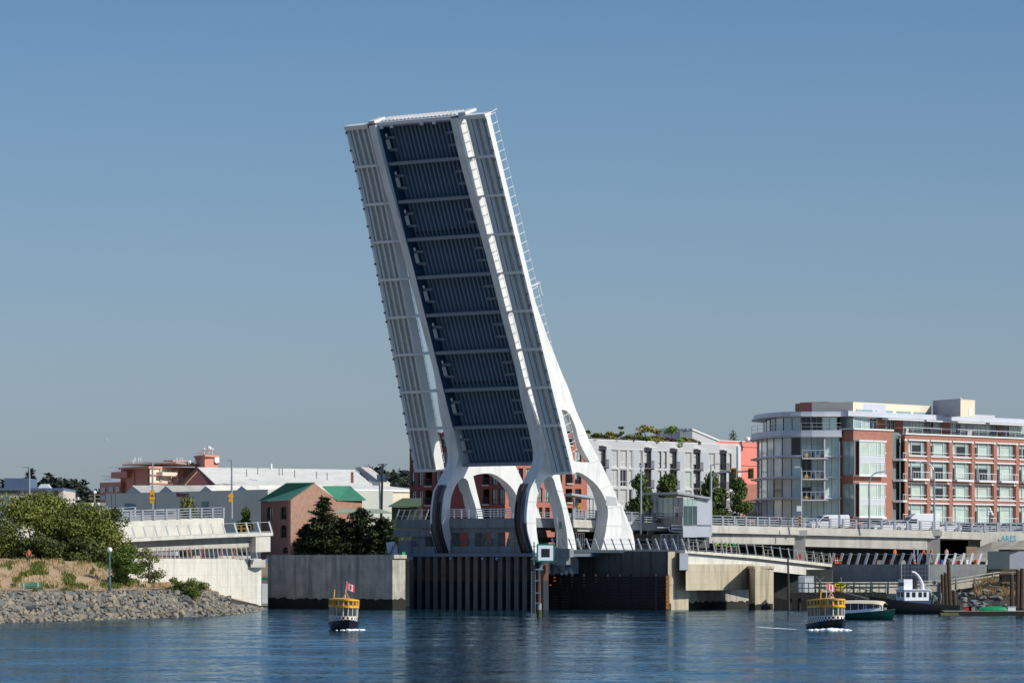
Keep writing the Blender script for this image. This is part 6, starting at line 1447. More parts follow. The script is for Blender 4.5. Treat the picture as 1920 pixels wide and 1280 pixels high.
lamp_post(1630, 990, 885, 728, 'lamp post with a curved arm reaching right in front of the brick block', curved=True, side=1)
lamp_post(1752, 992, 868, 735, 'tall lamp post with a curved arm reaching left in front of the brick wing', curved=True, side=-1)
# traffic signal mast
t = thing('traffic_signal', 'curved grey signal mast with two black and yellow signal heads beside the glass corner', 'traffic light', P(1333, 975, 742)); d = 742
mb = MB(); b = P(1333, 975, d); pts = [P(1333, 985, d), P(1333, 905, d), P(1335, 895, d), P(1341, 888, d), P(1350, 885, d), P(1380, 884, d), P(1411, 882.5, d)]; mb.tube(pts[0], pts[1], .2, .16); mb.path(pts[1:], .12); mb.build('mast', steel, t)
for px in (1376, 1408):
    c = P(px, 887, d - .3); s_ = MB().box(c.x - .42, c.x + .42, c.y - .05, c.y, c.z - .75, c.z + .75).build('backboard', M('signal yellow edge', (.50, .27, .02), .5), t)
    MB().box(c.x - .28, c.x + .28, c.y - .3, c.y - .06, c.z - .6, c.z + .6).build('housing', black, t)
    for k, m_ in enumerate(('dark red lens', 'dark amber lens', 'dark green lens')): MB().tube((c.x, c.y - .36, c.z + .4 - k * .4), (c.x, c.y - .3, c.z + .4 - k * .4), .15).build('lens', M(m_, ((.15, .01, .01), (.2, .1, .01), (.01, .12, .06))[k], .3), t)
# utility poles
t = thing('utility_pole', 'weathered wooden utility pole with grey transformers in front of the cream building', 'utility pole', P(716, 1000, 800)); d = 800
MB().tube(P(714, 990, d), P(717.5, 869, d), .22, .15).build('pole', M('weathered pole wood', (.24, .22, .17), .9), t)
mb = MB(); mb.bar(P(708, 870.5, d), P(726, 870.5, d), .14); mb.bar(P(711, 874, d), P(723, 874, d), .12); mb.build('cross_arm', bark, t)
for px in (711, 721): MB().tube(P(px, 903, d - .3), P(px, 889, d - .3), .36, n=10).build('transformer', M('grey transformer', (.40, .44, .48), .5), t)
MB().tube(P(712.5, 955, d - .5), P(711.5, 905, d - .5), .12).build('conduit', wpaint, t)
t = thing('utility_pole', 'wooden utility pole with two cross arms and two white transformers above the left trees', 'utility pole', P(177, 980, 770)); d = 770
MB().tube(P(177, 975, d), P(177, 924, d), .2, .15).build('pole', MATS['weathered pole wood'], t)
for y in (927.5, 934.5): MB().bar(P(166.5, y, d), P(187.5, y, d), .16).build('cross_arm', bark_l, t)
for px in (172, 183): MB().tube(P(px, 949, d - .3), P(px, 942, d - .3), .34, n=10).build('transformer', wpaint, t)
MB().ball(P(177.5, 922.5, d), .28, 7).build('lamp', wpaint, t)
# globe lamp on the bank
dg = 580; zb = bank_pt(205, dg - sd_(205)).z
t = thing('globe_lamp', 'blue green park lamp with a white globe on the dry grass bank', 'lamp', at(205.5, dg, zb)); x = at(205.5, dg, 0).x; tp = M('blue green lamp paint', (.07, .20, .24), .5)
MB().tube((x, dg, zb - .2), (x, dg, Z(1036, dg)), .11, .085, n=10).build('pole', tp, t); MB().tube((x, dg, zb - .2), (x, dg, zb + .75), .2, .15, n=10).build('base', M('dark lamp base', (.03, .07, .09), .5), t)
MB().tube((x, dg, Z(1036, dg)), (x, dg, Z(1033.6, dg)), .1, .16, n=10).build('collar', tp, t); MB().ball((x, dg, Z(1030.3, dg)), .29, 12).build('globe', M('white globe glass', (.8, .8, .78), .3, var=.02), t, smooth=True)
# cluster lamp right
t = thing('cluster_lamp', 'dark heritage lamp with a cluster of white globes in front of the brick wing', 'lamp', P(1856, 985, 741)); d = 741; c = P(1855.5, 961, d)
MB().tube(P(1856, 1000, d), P(1856, 958, d), .1).build('pole', dframe, t)
for dx, y in ((0, 954), (-2.7, 959.5), (2.3, 959), (4.6, 963.5), (-3, 963.8)): MB().ball(P(1855.5 + dx, y, d - .1), .22, 8).build('globe', MATS['white globe glass'], t, smooth=True)
mb = MB()
for dx in (-4, 4): mb.tube(P(1855.5, 963, d), P(1855.5 + dx, 966, d), .07)
mb.build('arm', dframe, t)
# bus shelter beyond the near ring
t = thing('bus_shelter', 'glass bus shelter with a flat pale roof on the road behind the near ring', 'shelter', P(1092, 975, 722)); d = 722
a, b = P(1057, 931, d), P(1116, 937, d); MB().prism([P(1057, 929.5, d), P(1072, 928, d - 2), P(1117, 935, d), P(1100, 936, d + 2)], (0, 0, .3)).build('roof', M('pale teal metal', (.42, .50, .52), .4, .2), t)
mb = MB()
for px in (1075, 1084, 1105, 1112): mb.bar(P(px, 975, d), P(px, 934, d), .14)
mb.build('post', M('teal post', (.22, .30, .31), .5), t); mb = MB(); mb.quad(P(1077, 972, d), P(1083, 972, d), P(1083, 940, d), P(1077, 940, d)); mb.build('pane', g_teal, t)
t = thing('warning_sign', 'small orange yellow warning sign behind the railing by the bus shelter', 'road sign', P(1087, 975, 719)); yellow_sign(t, 1087, 948, 719, 'd', .3); yellow_sign(t, 1087, 953, 719, .7, .26); MB().tube(P(1087, 978, 719), P(1087, 946, 719), .04).build('post', steel, t)
# bench
d = 560; zb = gz_(58, d); c = at(57.5, d, zb)
t = thing('park_bench', 'green slatted park bench with pale legs on the left bank', 'bench', c, 0); bg_ = M('faded green slats', (.10, .32, .25), .6, var=.1)
for z, y in ((.86, .30), (.68, .26)): MB().box(c.x - 1.1, c.x + 1.1, c.y + y, c.y + y + .06, c.z + z - .09, c.z + z + .05).build('back_slat', bg_, t)
MB().box(c.x - 1.1, c.x + 1.1, c.y - .25, c.y + .2, c.z + .43, c.z + .49).build('seat', bg_, t)
for dx in (-.75, .75):
    mb = MB(); mb.box(c.x + dx - .09, c.x + dx + .09, c.y - .22, c.y + .22, c.z - .15, c.z + .43); mb.bar((c.x + dx, c.y + .22, c.z + .4), (c.x + dx, c.y + .33, c.z + .9), .1); mb.build('leg', conc_w, t)
# ---------------------------------------------------------------- vehicles
tyre = M('tyre rubber', (.02, .02, .02), .8); carglass = M('car glass', (.02, .025, .03), .06, var=.1, spec=.8); rim_ = M('alloy rim', (.45, .45, .46), .35, .6)
def vehicle(kind, paint, label, group='vehicles queued on the right hand viaduct'):
    t = local({'van': 'delivery_van', 'hiroof': 'high_roof_van', 'car': 'car', 'suv': 'suv'}[kind], label, {'van': 'van', 'hiroof': 'van', 'car': 'car', 'suv': 'car'}[kind], group)
    if kind == 'car': L, Wd, prof, gl, wb = 4.6, 1.8, [(0,.35),(.05,.72),(.95,.92),(1.7,1.38),(2.9,1.42),(3.9,1.02),(4.5,.95),(4.6,.45),(4.4,.28),(.1,.25)], [(1.12,.95),(1.78,1.32),(2.85,1.36),(3.6,1.0)], (.85, 3.7)
    elif kind == 'suv': L, Wd, prof, gl, wb = 4.7, 1.85, [(0,.4),(.05,.85),(1.1,1.05),(1.75,1.62),(4.2,1.68),(4.6,1.1),(4.7,.5),(4.5,.3),(.1,.3)], [(1.3,1.08),(1.85,1.55),(4.1,1.58),(4.35,1.12)], (.9, 3.8)
    elif kind == 'van': L, Wd, prof, gl, wb = 5.7, 2.0, [(0,.45),(.05,.95),(1.0,1.15),(1.95,1.95),(2.3,2.05),(5.45,2.08),(5.65,1.9),(5.7,.5),(5.5,.35),(.1,.35)], [(1.25,1.2),(1.95,1.82),(2.6,1.85),(2.6,1.22)], (.95, 4.4)
    else: L, Wd, prof, gl, wb = 5.9, 2.0, [(0,.45),(.05,.95),(.75,1.15),(1.7,2.1),(2.3,2.55),(5.6,2.6),(5.85,2.4),(5.9,.5),(5.7,.35),(.1,.35)], [(1.05,1.2),(1.6,1.8),(2.5,1.82),(2.5,1.25)], (.95, 4.6)
    mb = MB(); n = len(prof); ring = lambda y, s: [((x - L / 2) * s + L / 2, y, z if z < 1 else 1 + (z - 1) * (1 - (1 - s) * 1.5)) for x, z in prof]
    rings = [ring(-Wd / 2, .97), ring(-Wd / 2 + .12, 1), ring(Wd / 2 - .12, 1), ring(Wd / 2, .97)]
    for i in range(3):
        a, b = rings[i], rings[i + 1]; mb.add(a + b, [(k, (k + 1) % n, n + (k + 1) % n, n + k) for k in range(n)])
    for r_ in (rings[0], rings[3]): mb.add(r_, [tuple(q) for q in tessellate_polygon([[Vector(v) for v in r_]])])
    body = mb.build('body', paint, t)
    for y in (-Wd / 2 - .012, Wd / 2 - .01): MB().prism([(x, y, z) for x, z in gl], (0, .022, 0)).build('side_window', carglass, t)
    if kind in ('car', 'suv'):      # pillar
        mb = MB(); mx_ = (gl[1][0] + gl[2][0]) / 2
        for y in (-Wd / 2 - .02, Wd / 2 + .0): mb.box(mx_ - .05, mx_ + .05, y, y + .02, gl[0][1], gl[1][1])
        mb.build('pillar', paint, t)
    a, b = prof[2], prof[3]; a, b = (a[0] + (b[0] - a[0]) * .12, a[1] + (b[1] - a[1]) * .12), (a[0] + (b[0] - a[0]) * .92, a[1] + (b[1] - a[1]) * .92)
    MB().prism([(a[0] - .03, -Wd / 2 + .2, a[1] + .03), (a[0] - .03, Wd / 2 - .2, a[1] + .03), (b[0] - .03, Wd / 2 - .25, b[1] + .03), (b[0] - .03, -Wd / 2 + .25, b[1] + .03)], (-.01, 0, .01)).build('windscreen', carglass, t)
    for x in wb:
        for y in (-Wd / 2 - .02, Wd / 2 - .2):
            w_ = MB().tube((x, y, .34), (x, y + .22, .34), .34, n=14).build('wheel', tyre, t); MB().tube((x, y - .01, .34), (x, y + .23, .34), .2, n=10).build('rim', rim_, w_)
    for y in (-Wd / 2 + .12, Wd / 2 - .42): MB().box(-.02, .06, y, y + .3, .62, .78).build('headlight', wpaint, t)
    for y in (-Wd / 2 + .05, Wd / 2 - .2): MB().box(L - .03, L + .02, y, y + .15, .8, 1.05).build('tail_light', red, t)
    MB().box(-.05, .03, -Wd / 2 + .1, Wd / 2 - .1, .32, .5).build('bumper', M('grey bumper', (.2, .2, .2), .6), t)
    for y in (-Wd / 2 - .2, Wd / 2 + .02): MB().box(gl[0][0] + .25, gl[0][0] + .4, y, y + .18, gl[0][1] + .02, gl[0][1] + .2).build('mirror', dframe, t)
    return t
def road_z(px):
    for (a, _), (b, _), za, zb in zip(rl, rl[1:], RZL, RZL[1:]):
        if a <= px <= b: return za + (zb - za) * (px - a) / (b - a)
    return RZL[-1]
def road_y(px):
    for (a, da), (b, db) in zip(rl, rl[1:]):
        if a <= px <= b: return da + (db - da) * (px - a) / (b - a)
    return 738 + (px - 1842) * .04
hd = R(17)
def park(v, px, off=3.5): 
    d = road_y(px) + off + 1.2; z = road_z(px) - .3; v.location = ((px - CX) * d / F, d, z); v.rotation_euler = (0, 0, hd)
silver_p = M('silver car paint', (.42, .43, .45), .3, .4, var=.03); dark_p = M('dark blue car paint', (.02, .03, .05), .25, var=.05); whitec = M('white car paint', (.82, .82, .82), .28, var=.02)
v = vehicle('van', whitec, 'white cargo van heading left on the viaduct in front of the brick block'); park(v, 1516)
v = vehicle('hiroof', whitec, 'tall white high roof van on the viaduct right of the curved lamp post'); park(v, 1683, 4)
c1 = vehicle('car', whitec, 'white car just in front of the tall high roof van'); park(c1, 1634, 3)
s1 = vehicle('suv', silver_p, 'silver estate car between the two white vans'); park(s1, 1608, 6)
c = dup(c1); park(c, 1500, 6.5); c['label'] = 'white car mostly hidden behind the nose of the cargo van'
c = dup(c1); park(c, 1742, 3); c['label'] = 'low white car directly behind the tall high roof van'
c = dup(s1); park(c, 1815, 6); c['label'] = 'silver car left of the heritage cluster lamp'
c = dup(s1); park(c, 1864, 4); c['label'] = 'silver car right of the heritage cluster lamp, above the graffiti'
k_ = vehicle('car', dark_p, 'dark car at the right edge of the viaduct traffic'); park(k_, 1900, 3)
c = dup(k_); park(c, 1778, 8); c['label'] = 'dark car half hidden behind the lamp post and the low white car'
# ---------------------------------------------------------------- people
skin_m = M('skin', (.45, .28, .20), .6, var=.05); trouser = M('dark trousers', (.03, .035, .05), .85); hiv_o = M('orange safety shirt', (.85, .16, .02), .7, var=.05); hiv_g = M('green safety vest', (.35, .60, .04), .7, var=.05)
HC = {'y': M('yellow helmet', (.75, .60, .02), .3), 'b': M('blue helmet', (.02, .08, .40), .3), 'w': M('white helmet', (.85, .85, .85), .3), 'g': M('dark hair', (.03, .02, .015), .8)}
def person(label, loc, rz, shirt, hat, pose='stand', legs=trouser, group=None):
    j = {'pel': (0,0,.95), 'ch': (0,.02,1.32), 'nk': (0,.01,1.50), 'hd': (0,-.01,1.66), 'hL': (-.1,0,.92), 'kL': (-.12,-.03,.5), 'fL': (-.13,.02,.08), 'tL': (-.14,-.14,.04), 'hR': (.1,0,.92), 'kR': (.12,-.02,.5), 'fR': (.13,.03,.08), 'tR': (.14,-.12,.04),
         'sL': (-.19,.02,1.43), 'eL': (-.27,.02,1.14), 'wL': (-.24,-.12,.92), 'sR': (.19,.02,1.43), 'eR': (.27,.02,1.14), 'wR': (.24,-.12,.92)}
    if pose == 'work': j.update(ch=(0,-.14,1.26), nk=(0,-.26,1.40), hd=(0,-.36,1.51), sL=(-.18,-.22,1.34), sR=(.18,-.22,1.34), eL=(-.24,-.34,1.08), eR=(.24,-.34,1.08), wL=(-.15,-.52,.95), wR=(.15,-.52,.95))
    if pose == 'walk': j.update(kL=(-.1,-.2,.52), fL=(-.1,-.28,.1), tL=(-.1,-.43,.08), kR=(.1,.05,.5), fR=(.1,.3,.14), tR=(.1,.2,.04), wL=(-.22,.12,.95), wR=(.22,-.28,1.0))
    if pose == 'sit': j.update(kL=(-.13,-.42,.93), fL=(-.13,-.44,.5), tL=(-.13,-.58,.46), kR=(.13,-.42,.93), fR=(.13,-.44,.5), tR=(.13,-.58,.46), wL=(-.15,-.35,1.05), wR=(.15,-.35,1.05))
    order = list(j); ed = [('pel','ch'),('ch','nk'),('nk','hd'),('pel','hL'),('hL','kL'),('kL','fL'),('fL','tL'),('pel','hR'),('hR','kR'),('kR','fR'),('fR','tR'),('ch','sL'),('sL','eL'),('eL','wL'),('ch','sR'),('sR','eR'),('eR','wR')]
    rad = dict(pel=(.15,.11), ch=(.17,.12), nk=(.058,.058), hd=(.085,.10), hL=(.09,.09), hR=(.09,.09), kL=(.06,.06), kR=(.06,.06), fL=(.042,.045), fR=(.042,.045), tL=(.045,.03), tR=(.045,.03), sL=(.065,.065), sR=(.065,.065), eL=(.045,.045), eR=(.045,.045), wL=(.03,.03), wR=(.03,.03))
    vs = [Vector(j[k]) for k in order]; es = [(order.index(a), order.index(b)) for a, b in ed]; rads = [rad[k] for k in order]
    for s_ in 'LR':      # palm, four fingers and a thumb
        wv = Vector(j['w' + s_]); dv = (wv - Vector(j['e' + s_])).normalized(); side = Vector((1 if s_ == 'L' else -1, 0, 0)); pi = len(vs)
        vs.append(wv + dv * .09); es.append((order.index('w' + s_), pi)); rads.append((.034, .02))
        for q, ln in ((-1.5, .065), (-.5, .08), (.5, .075), (1.5, .06)):
            n0 = len(vs); b = wv + dv * .10 + side * q * .018; vs += [b + dv * ln * .5, b + dv * ln + Vector((0, -.015, -.01))]; es += [(pi, n0), (n0, n0 + 1)]; rads += [(.009, .009), (.008, .008)]
        n0 = len(vs); vs += [wv + dv * .05 + side * .04, wv + dv * .09 + side * .055]; es += [(pi, n0), (n0, n0 + 1)]; rads += [(.011, .011), (.009, .009)]
    t = thing('person', label, 'person', loc, rz, group)
    me = bpy.data.meshes.new('body'); me.from_pydata([tuple(v) for v in vs], es, []); o = bpy.data.objects.new('body', me); COL.objects.link(o)
    sm = o.modifiers.new('s', 'SKIN'); 
    for i, v in enumerate(me.skin_vertices[0].data): v.radius = rads[i]; v.use_root = (i == 0)
    ss = o.modifiers.new('u', 'SUBSURF'); ss.levels = 1; ss.render_levels = 1
    dg = bpy.context.evaluated_depsgraph_get(); m2 = bpy.data.meshes.new_from_object(o.evaluated_get(dg)); bpy.data.objects.remove(o)
    for m_ in (shirt, legs, skin_m, black): m2.materials.append(m_)
    nk = Vector(j['nk']); pel = Vector(j['pel'])
    for p in m2.polygons:
        c = p.center; z = c.z; up = c.z > nk.z + .0 if pose != 'work' else (c - Vector(j['hd'])).length < .15
        hand = min((c - Vector(j['wL'])).length, (c - Vector(j['wR'])).length) < .02 or any((c - (Vector(j['w' + s_]) + (Vector(j['w' + s_]) - Vector(j['e' + s_])).normalized() * .1)).length < .12 for s_ in 'LR')
        foot = min((c - Vector(j['tL'])).length, (c - Vector(j['tR'])).length) < .13
        p.material_index = 2 if (up or hand) else 3 if foot else 1 if z < .97 and c.z < pel.z + .03 and abs(c.x) < .22 else 0
        p.use_smooth = True
    b = bpy.data.objects.new('body', m2); COL.objects.link(b); b.parent = t
    hd_ = Vector(j['hd']); mb = MB(); hd_ = hd_ + Vector((0, 0, .05))
    n = 10; R_ = .125
    vsx = [tuple(hd_ + Vector((R_ * math.sin(a) * math.cos(6.283 * k / n), R_ * 1.15 * math.sin(a) * math.sin(6.283 * k / n), R_ * math.cos(a)))) for a in (.15, .6, 1.05, 1.5) for k in range(n)]
    mb.add(vsx, [(i*n+k, i*n+(k+1) % n, (i+1)*n+(k+1) % n, (i+1)*n+k) for i in range(3) for k in range(n)] + [tuple(range(n))])
    if hat != 'g': mb.box(hd_.x - .09, hd_.x + .09, hd_.y - .2, hd_.y - .1, hd_.z - .0, hd_.z + .02)
    mb.build('hair' if hat == 'g' else 'helmet', HC[hat], t)
    mb = MB(); f = Vector(j['hd']) + Vector((0, -.1, 0)); mb.add([f + Vector(v) for v in ((-.015, .01, -.03), (.015, .01, -.03), (0, -.03, -.03), (0, .01, .03))], [(0,1,2),(0,2,3),(1,3,2)]); mb.build('nose', skin_m, t)
    mb = MB()
    for dx in (-.033, .033): mb.ball(f + Vector((dx, .012, .015)), .01, 5)
    mb.build('eye', black, t); MB().box(f.x - .025, f.x + .025, f.y + .005, f.y + .02, f.z - .06, f.z - .05).build('mouth', M('lips', (.3, .1, .08), .6), t)
    return t
W1 = Z(1030.5, 690)
for px, d, z, rz, sh_, hat, pose, lab in [
    (1341, 695, Z(1036.5, 695), 2.2, hiv_g, 'b', 'work', 'worker in a green vest and blue helmet bending over the walkway rail'),
    (1361, 697, Z(1038, 697), 2.6, hiv_g, 'g', 'stand', 'bareheaded worker in a green vest, middle of the three on the walkway'),
    (1376, 698, Z(1040, 698), 3.0, M('dark green shirt', (.01, .28, .08), .8), 'w', 'stand', 'worker in a dark green shirt and white helmet on the walkway'),
    (1678, 719, Z(1057, 717) + .42, .6, hiv_o, 'y', 'stand', 'worker in an orange shirt and yellow helmet standing on the shore wall'),
    (1729, 719, Z(1057, 717) + .42, 1.2, hiv_o, 'b', 'work', 'worker in orange with a blue helmet left of the second viaduct column'),
    (1746, 719, Z(1057, 717) + .42, -1.0, M('peach safety shirt', (.80, .30, .12), .7), 'g', 'walk', 'bareheaded worker in a pale orange shirt in front of the second viaduct column'),
    (1775, 720, Z(1057, 717) + .42, .4, M('pale pink overalls', (.60, .38, .30), .8), 'b', 'stand', 'worker in pale overalls and blue helmet before the dark opening'),
    (1577, 700, Z(1108, 690) + .1, 1.4, M('black and white top', (.08, .09, .1), .8), 'g', 'walk', 'person in a dark top walking on the timber wharf by the yellow bin'),
    (54, 600, gz_(54, 600) + .05, .3, M('red and yellow vest', (.55, .12, .06), .8), 'w', 'stand', 'person in a red vest and white helmet under the left bank trees'),
    (1458, 731, road_z(1458), 1.9, M('pink top', (.65, .25, .28), .8), 'g', 'walk', 'pedestrian in a pink top behind the viaduct railing'),
    (1488, 731, road_z(1488), -1.6, M('maroon top', (.25, .05, .06), .8), 'g', 'walk', 'pedestrian in a maroon top behind the viaduct railing near the first column')]:
    person(lab, at(px, d, z), rz, sh_, hat, pose)
# cones, barriers and clutter on the shore wall
cone0 = None
for i, px in enumerate((1566, 1570, 1576, 1715, 1788, 1800)):
    p = at(px, 718.5, Z(1057, 717)); t = thing('traffic_cone', ['leftmost orange traffic cone at the left end of the shore wall', 'second orange cone from the left on the shore wall', 'third orange cone from the left on the shore wall', 'low orange cone beside the upright pale boards', 'low orange cone right of the pale overalled worker', 'rightmost low orange cone on the shore wall'][i], 'traffic cone', p, group='traffic cones on the shore wall')
    MB().tube(p + Vector((0, 0, .05)), p + Vector((0, 0, 1.0 if px < 1600 else .7)), .17, .03, n=8).build('cone', orange, t); MB().box(p.x - .2, p.x + .2, p.y - .2, p.y + .2, p.z, p.z + .05).build('base', black, t); MB().tube(p + Vector((0, 0, .45)), p + Vector((0, 0, .58)), .115, .095, n=8).build('stripe', wpaint, t)
rr = random.Random(9)
for i, (px, lab, m_) in enumerate(((1650, 'grey lumber stack', timber_l), (1671, 'small red fuel can', red), (1692, 'pale cement bag pile', conc_w), (1705, 'black tool crate', black), (1756, 'red and dark toolbox', red), (1765, 'blue water drum', M('blue plastic', (.03, .12, .4), .5)), (1796, 'pink tarpaulin bundle', M('pink plastic', (.7, .2, .2), .7)), (1812, 'white bucket', wpaint), (1830, 'orange bucket', orange))):
    p = at(px, 718.8, Z(1057, 717)); s = .28; t = thing('site_item', lab + ' lying behind the leaning posts of the shore wall', 'site clutter', p)
    mb = MB()
    if 'drum' in lab or 'bucket' in lab or 'can' in lab: mb.tube(p, p + Vector((0, 0, .6)), .25, .27, n=10)
    else:
        for k in range(3): mb.box(p.x - .45 + .05 * k, p.x + .45 - .06 * k, p.y - .2, p.y + .2, p.z + k * .18, p.z + k * .18 + .16)
    mb.build('load', m_, t); MB().box(p.x - .3, p.x + .3, p.y - .22, p.y + .22, p.z - .02, p.z + .02).build('skid', timber_l, t)
for k, px in enumerate((1300, 1352, 1372, 1440, 1503, 1523, 1545)):
    d = 683 + (px - 1285) * .128 + 2.5; z = Z(1030.5, 683) + (Z(1057, 718) - Z(1030.5, 683)) * (px - 1285) / 275; p = at(px, d, z)
    t = thing('timber_barrier', ['pale timber barrier nearest the old pier on the walkway', 'pale timber barrier beside the three workers', 'pale timber barrier right of the three workers', 'pale timber barrier mid way down the sloping walkway', 'pale timber barrier with a red bag near the walkway end', 'second pale timber barrier from the walkway end', 'last pale timber barrier at the walkway end'][k], 'barrier', p)
    for dx in (-.65, 0, .65): MB().bar(p + Vector((dx, 0, 0)), p + Vector((dx, 0, 1.15)), .09).build('post', M('pale raw timber', (.48, .42, .32), .9), t)
    for z_ in (.6, 1.1): MB().bar(p + Vector((-.7, -.06, z_)), p + Vector((.7, -.06, z_)), .1, .04).build('rail', MATS['pale raw timber'], t)
    if k == 4: MB().box(p.x - .5, p.x - .1, p.y - .3, p.y - .15, p.z + .2, p.z + 1.0).build('safety_flag', red, t)
# ---------------------------------------------------------------- boats (bow towards -y in the local frame)
cabin_glass = M('boat window glass', (.05, .07, .085), .08, var=.3, scale=2, spec=.8); chk = M('black and white checks', (.8, .8, .8), .5)
hullb = M('black hull paint', (.012, .012, .014), .3, var=.1); amber = M('amber yellow boat paint', (.83, .39, .012), .35, var=.04); creamb = M('cream boat paint', (.70, .62, .50), .45, var=.04)
foam = M('white foam', (.85, .88, .9), .8, var=.1)
def chk_mat():
    m = bpy.data.materials.new('checkerboard band'); m.use_nodes = True; t = m.node_tree; c = t.nodes.new('ShaderNodeTexChecker'); c.inputs['Scale'].default_value = 1
    uv = t.nodes.new('ShaderNodeUVMap'); t.links.new(uv.outputs[0], c.inputs[0]); c.inputs[1].default_value = (.82, .82, .8, 1); c.inputs[2].default_value = (.01, .01, .012, 1); t.links.new(c.outputs[0], t.nodes['Principled BSDF'].inputs['Base Color']); return m
CHK = chk_mat()
def loft(mb, secs):
    """sections: lists of points, joined in order"""
    n = len(secs[0]); vs = [p for s in secs for p in s]
    mb.add(vs, [(i*n+j, (i+1)*n+j, (i+1)*n+j+1, i*n+j+1) for i in range(len(secs)-1) for j in range(n-1)]); return mb
def hull(L, B, D_, fb, sheer=.25, transom=.85, keel=.35):
    secs = []
    for i in range(15):
        f = i / 14; y = -L / 2 + L * f; w_ = B / 2 * (math.sin(min(1, f / .45) * math.pi / 2) ** .75 if f < .45 else 1 - (1 - transom) * ((f - .45) / .55) ** 2)
        zt = fb + sheer * (1 - f) ** 2.2; rake = -.35 * max(0, 1 - f / .2)
        secs.append([(-w_, y + rake, zt), (-w_ * .96, y + rake * .6, zt * .45), (-w_ * .72, y, -.05), (0, y + .02, -keel), (w_ * .72, y, -.05), (w_ * .96, y + rake * .6, zt * .45), (w_, y + rake, zt)])
    return secs
def outline(L, B, y0, y1, n=16, nose=.35):
    """rounded-front cabin plan, open at the back corners"""
    pts = []; R_ = B / 2
    for k in range(n + 1):
        a = math.pi * k / n; x = -R_ * math.cos(a); y = y0 + nose * L * (1 - math.sin(a) ** .8); pts.append((x, y))
    return [(-R_, y1)] + pts + [(R_, y1)]
def band(pts, z0, z1, off=0, zf=None):
    mb = MB(); c = (0, (pts[0][1] + pts[len(pts) // 2][1]) / 2)
    P2 = []
    for x, y in pts: dx, dy = x - c[0], y - c[1]; l = math.hypot(dx, dy); P2.append((x + dx / l * off, y + dy / l * off))
    vs = [(x, y, z0) for x, y in P2] + [(x, y, z1) for x, y in P2]; n = len(P2)
    mb.add(vs, [(i, i + 1, n + i + 1, n + i) for i in range(n - 1)] + [(n - 1, 0, n, 2 * n - 1)]); return mb, P2
def flag(parent, x, y, z0, z1, w_=.55, h=.36, sag=.15):
    MB().tube((x, y, z0), (x + .06, y, z1), .03).build('flagpole', wpaint, parent)
    def pt(u, v): return (x + .08 + u * w_, y - .05 + .06 * math.sin(u * 7), z1 - .03 - v * h - u * sag - .03 * math.sin(u * 5))
    mb = MB()
    for i in range(8):
        mb.m = 1 if i in (0, 1, 6, 7) else 0
        mb.quad(pt(i / 8, 0), pt((i + 1) / 8, 0), pt((i + 1) / 8, 1), pt(i / 8, 1))
    mb.m = 1; lf = [(0,-.38),(.08,-.2),(.2,-.22),(.14,0),(.26,.1),(.1,.22),(0,.36),(-.1,.22),(-.26,.1),(-.14,0),(-.2,-.22),(-.08,-.2)]
    for s_ in (-.006, .006): mb.prism([Vector(pt(.5 + a * .45, .5 + b)) + Vector((0, s_, 0)) for a, b in lf], (0, .001, 0))
    mb.build('flag', [wpaint, M('flag red', (.70, .01, .03), .7)], parent)
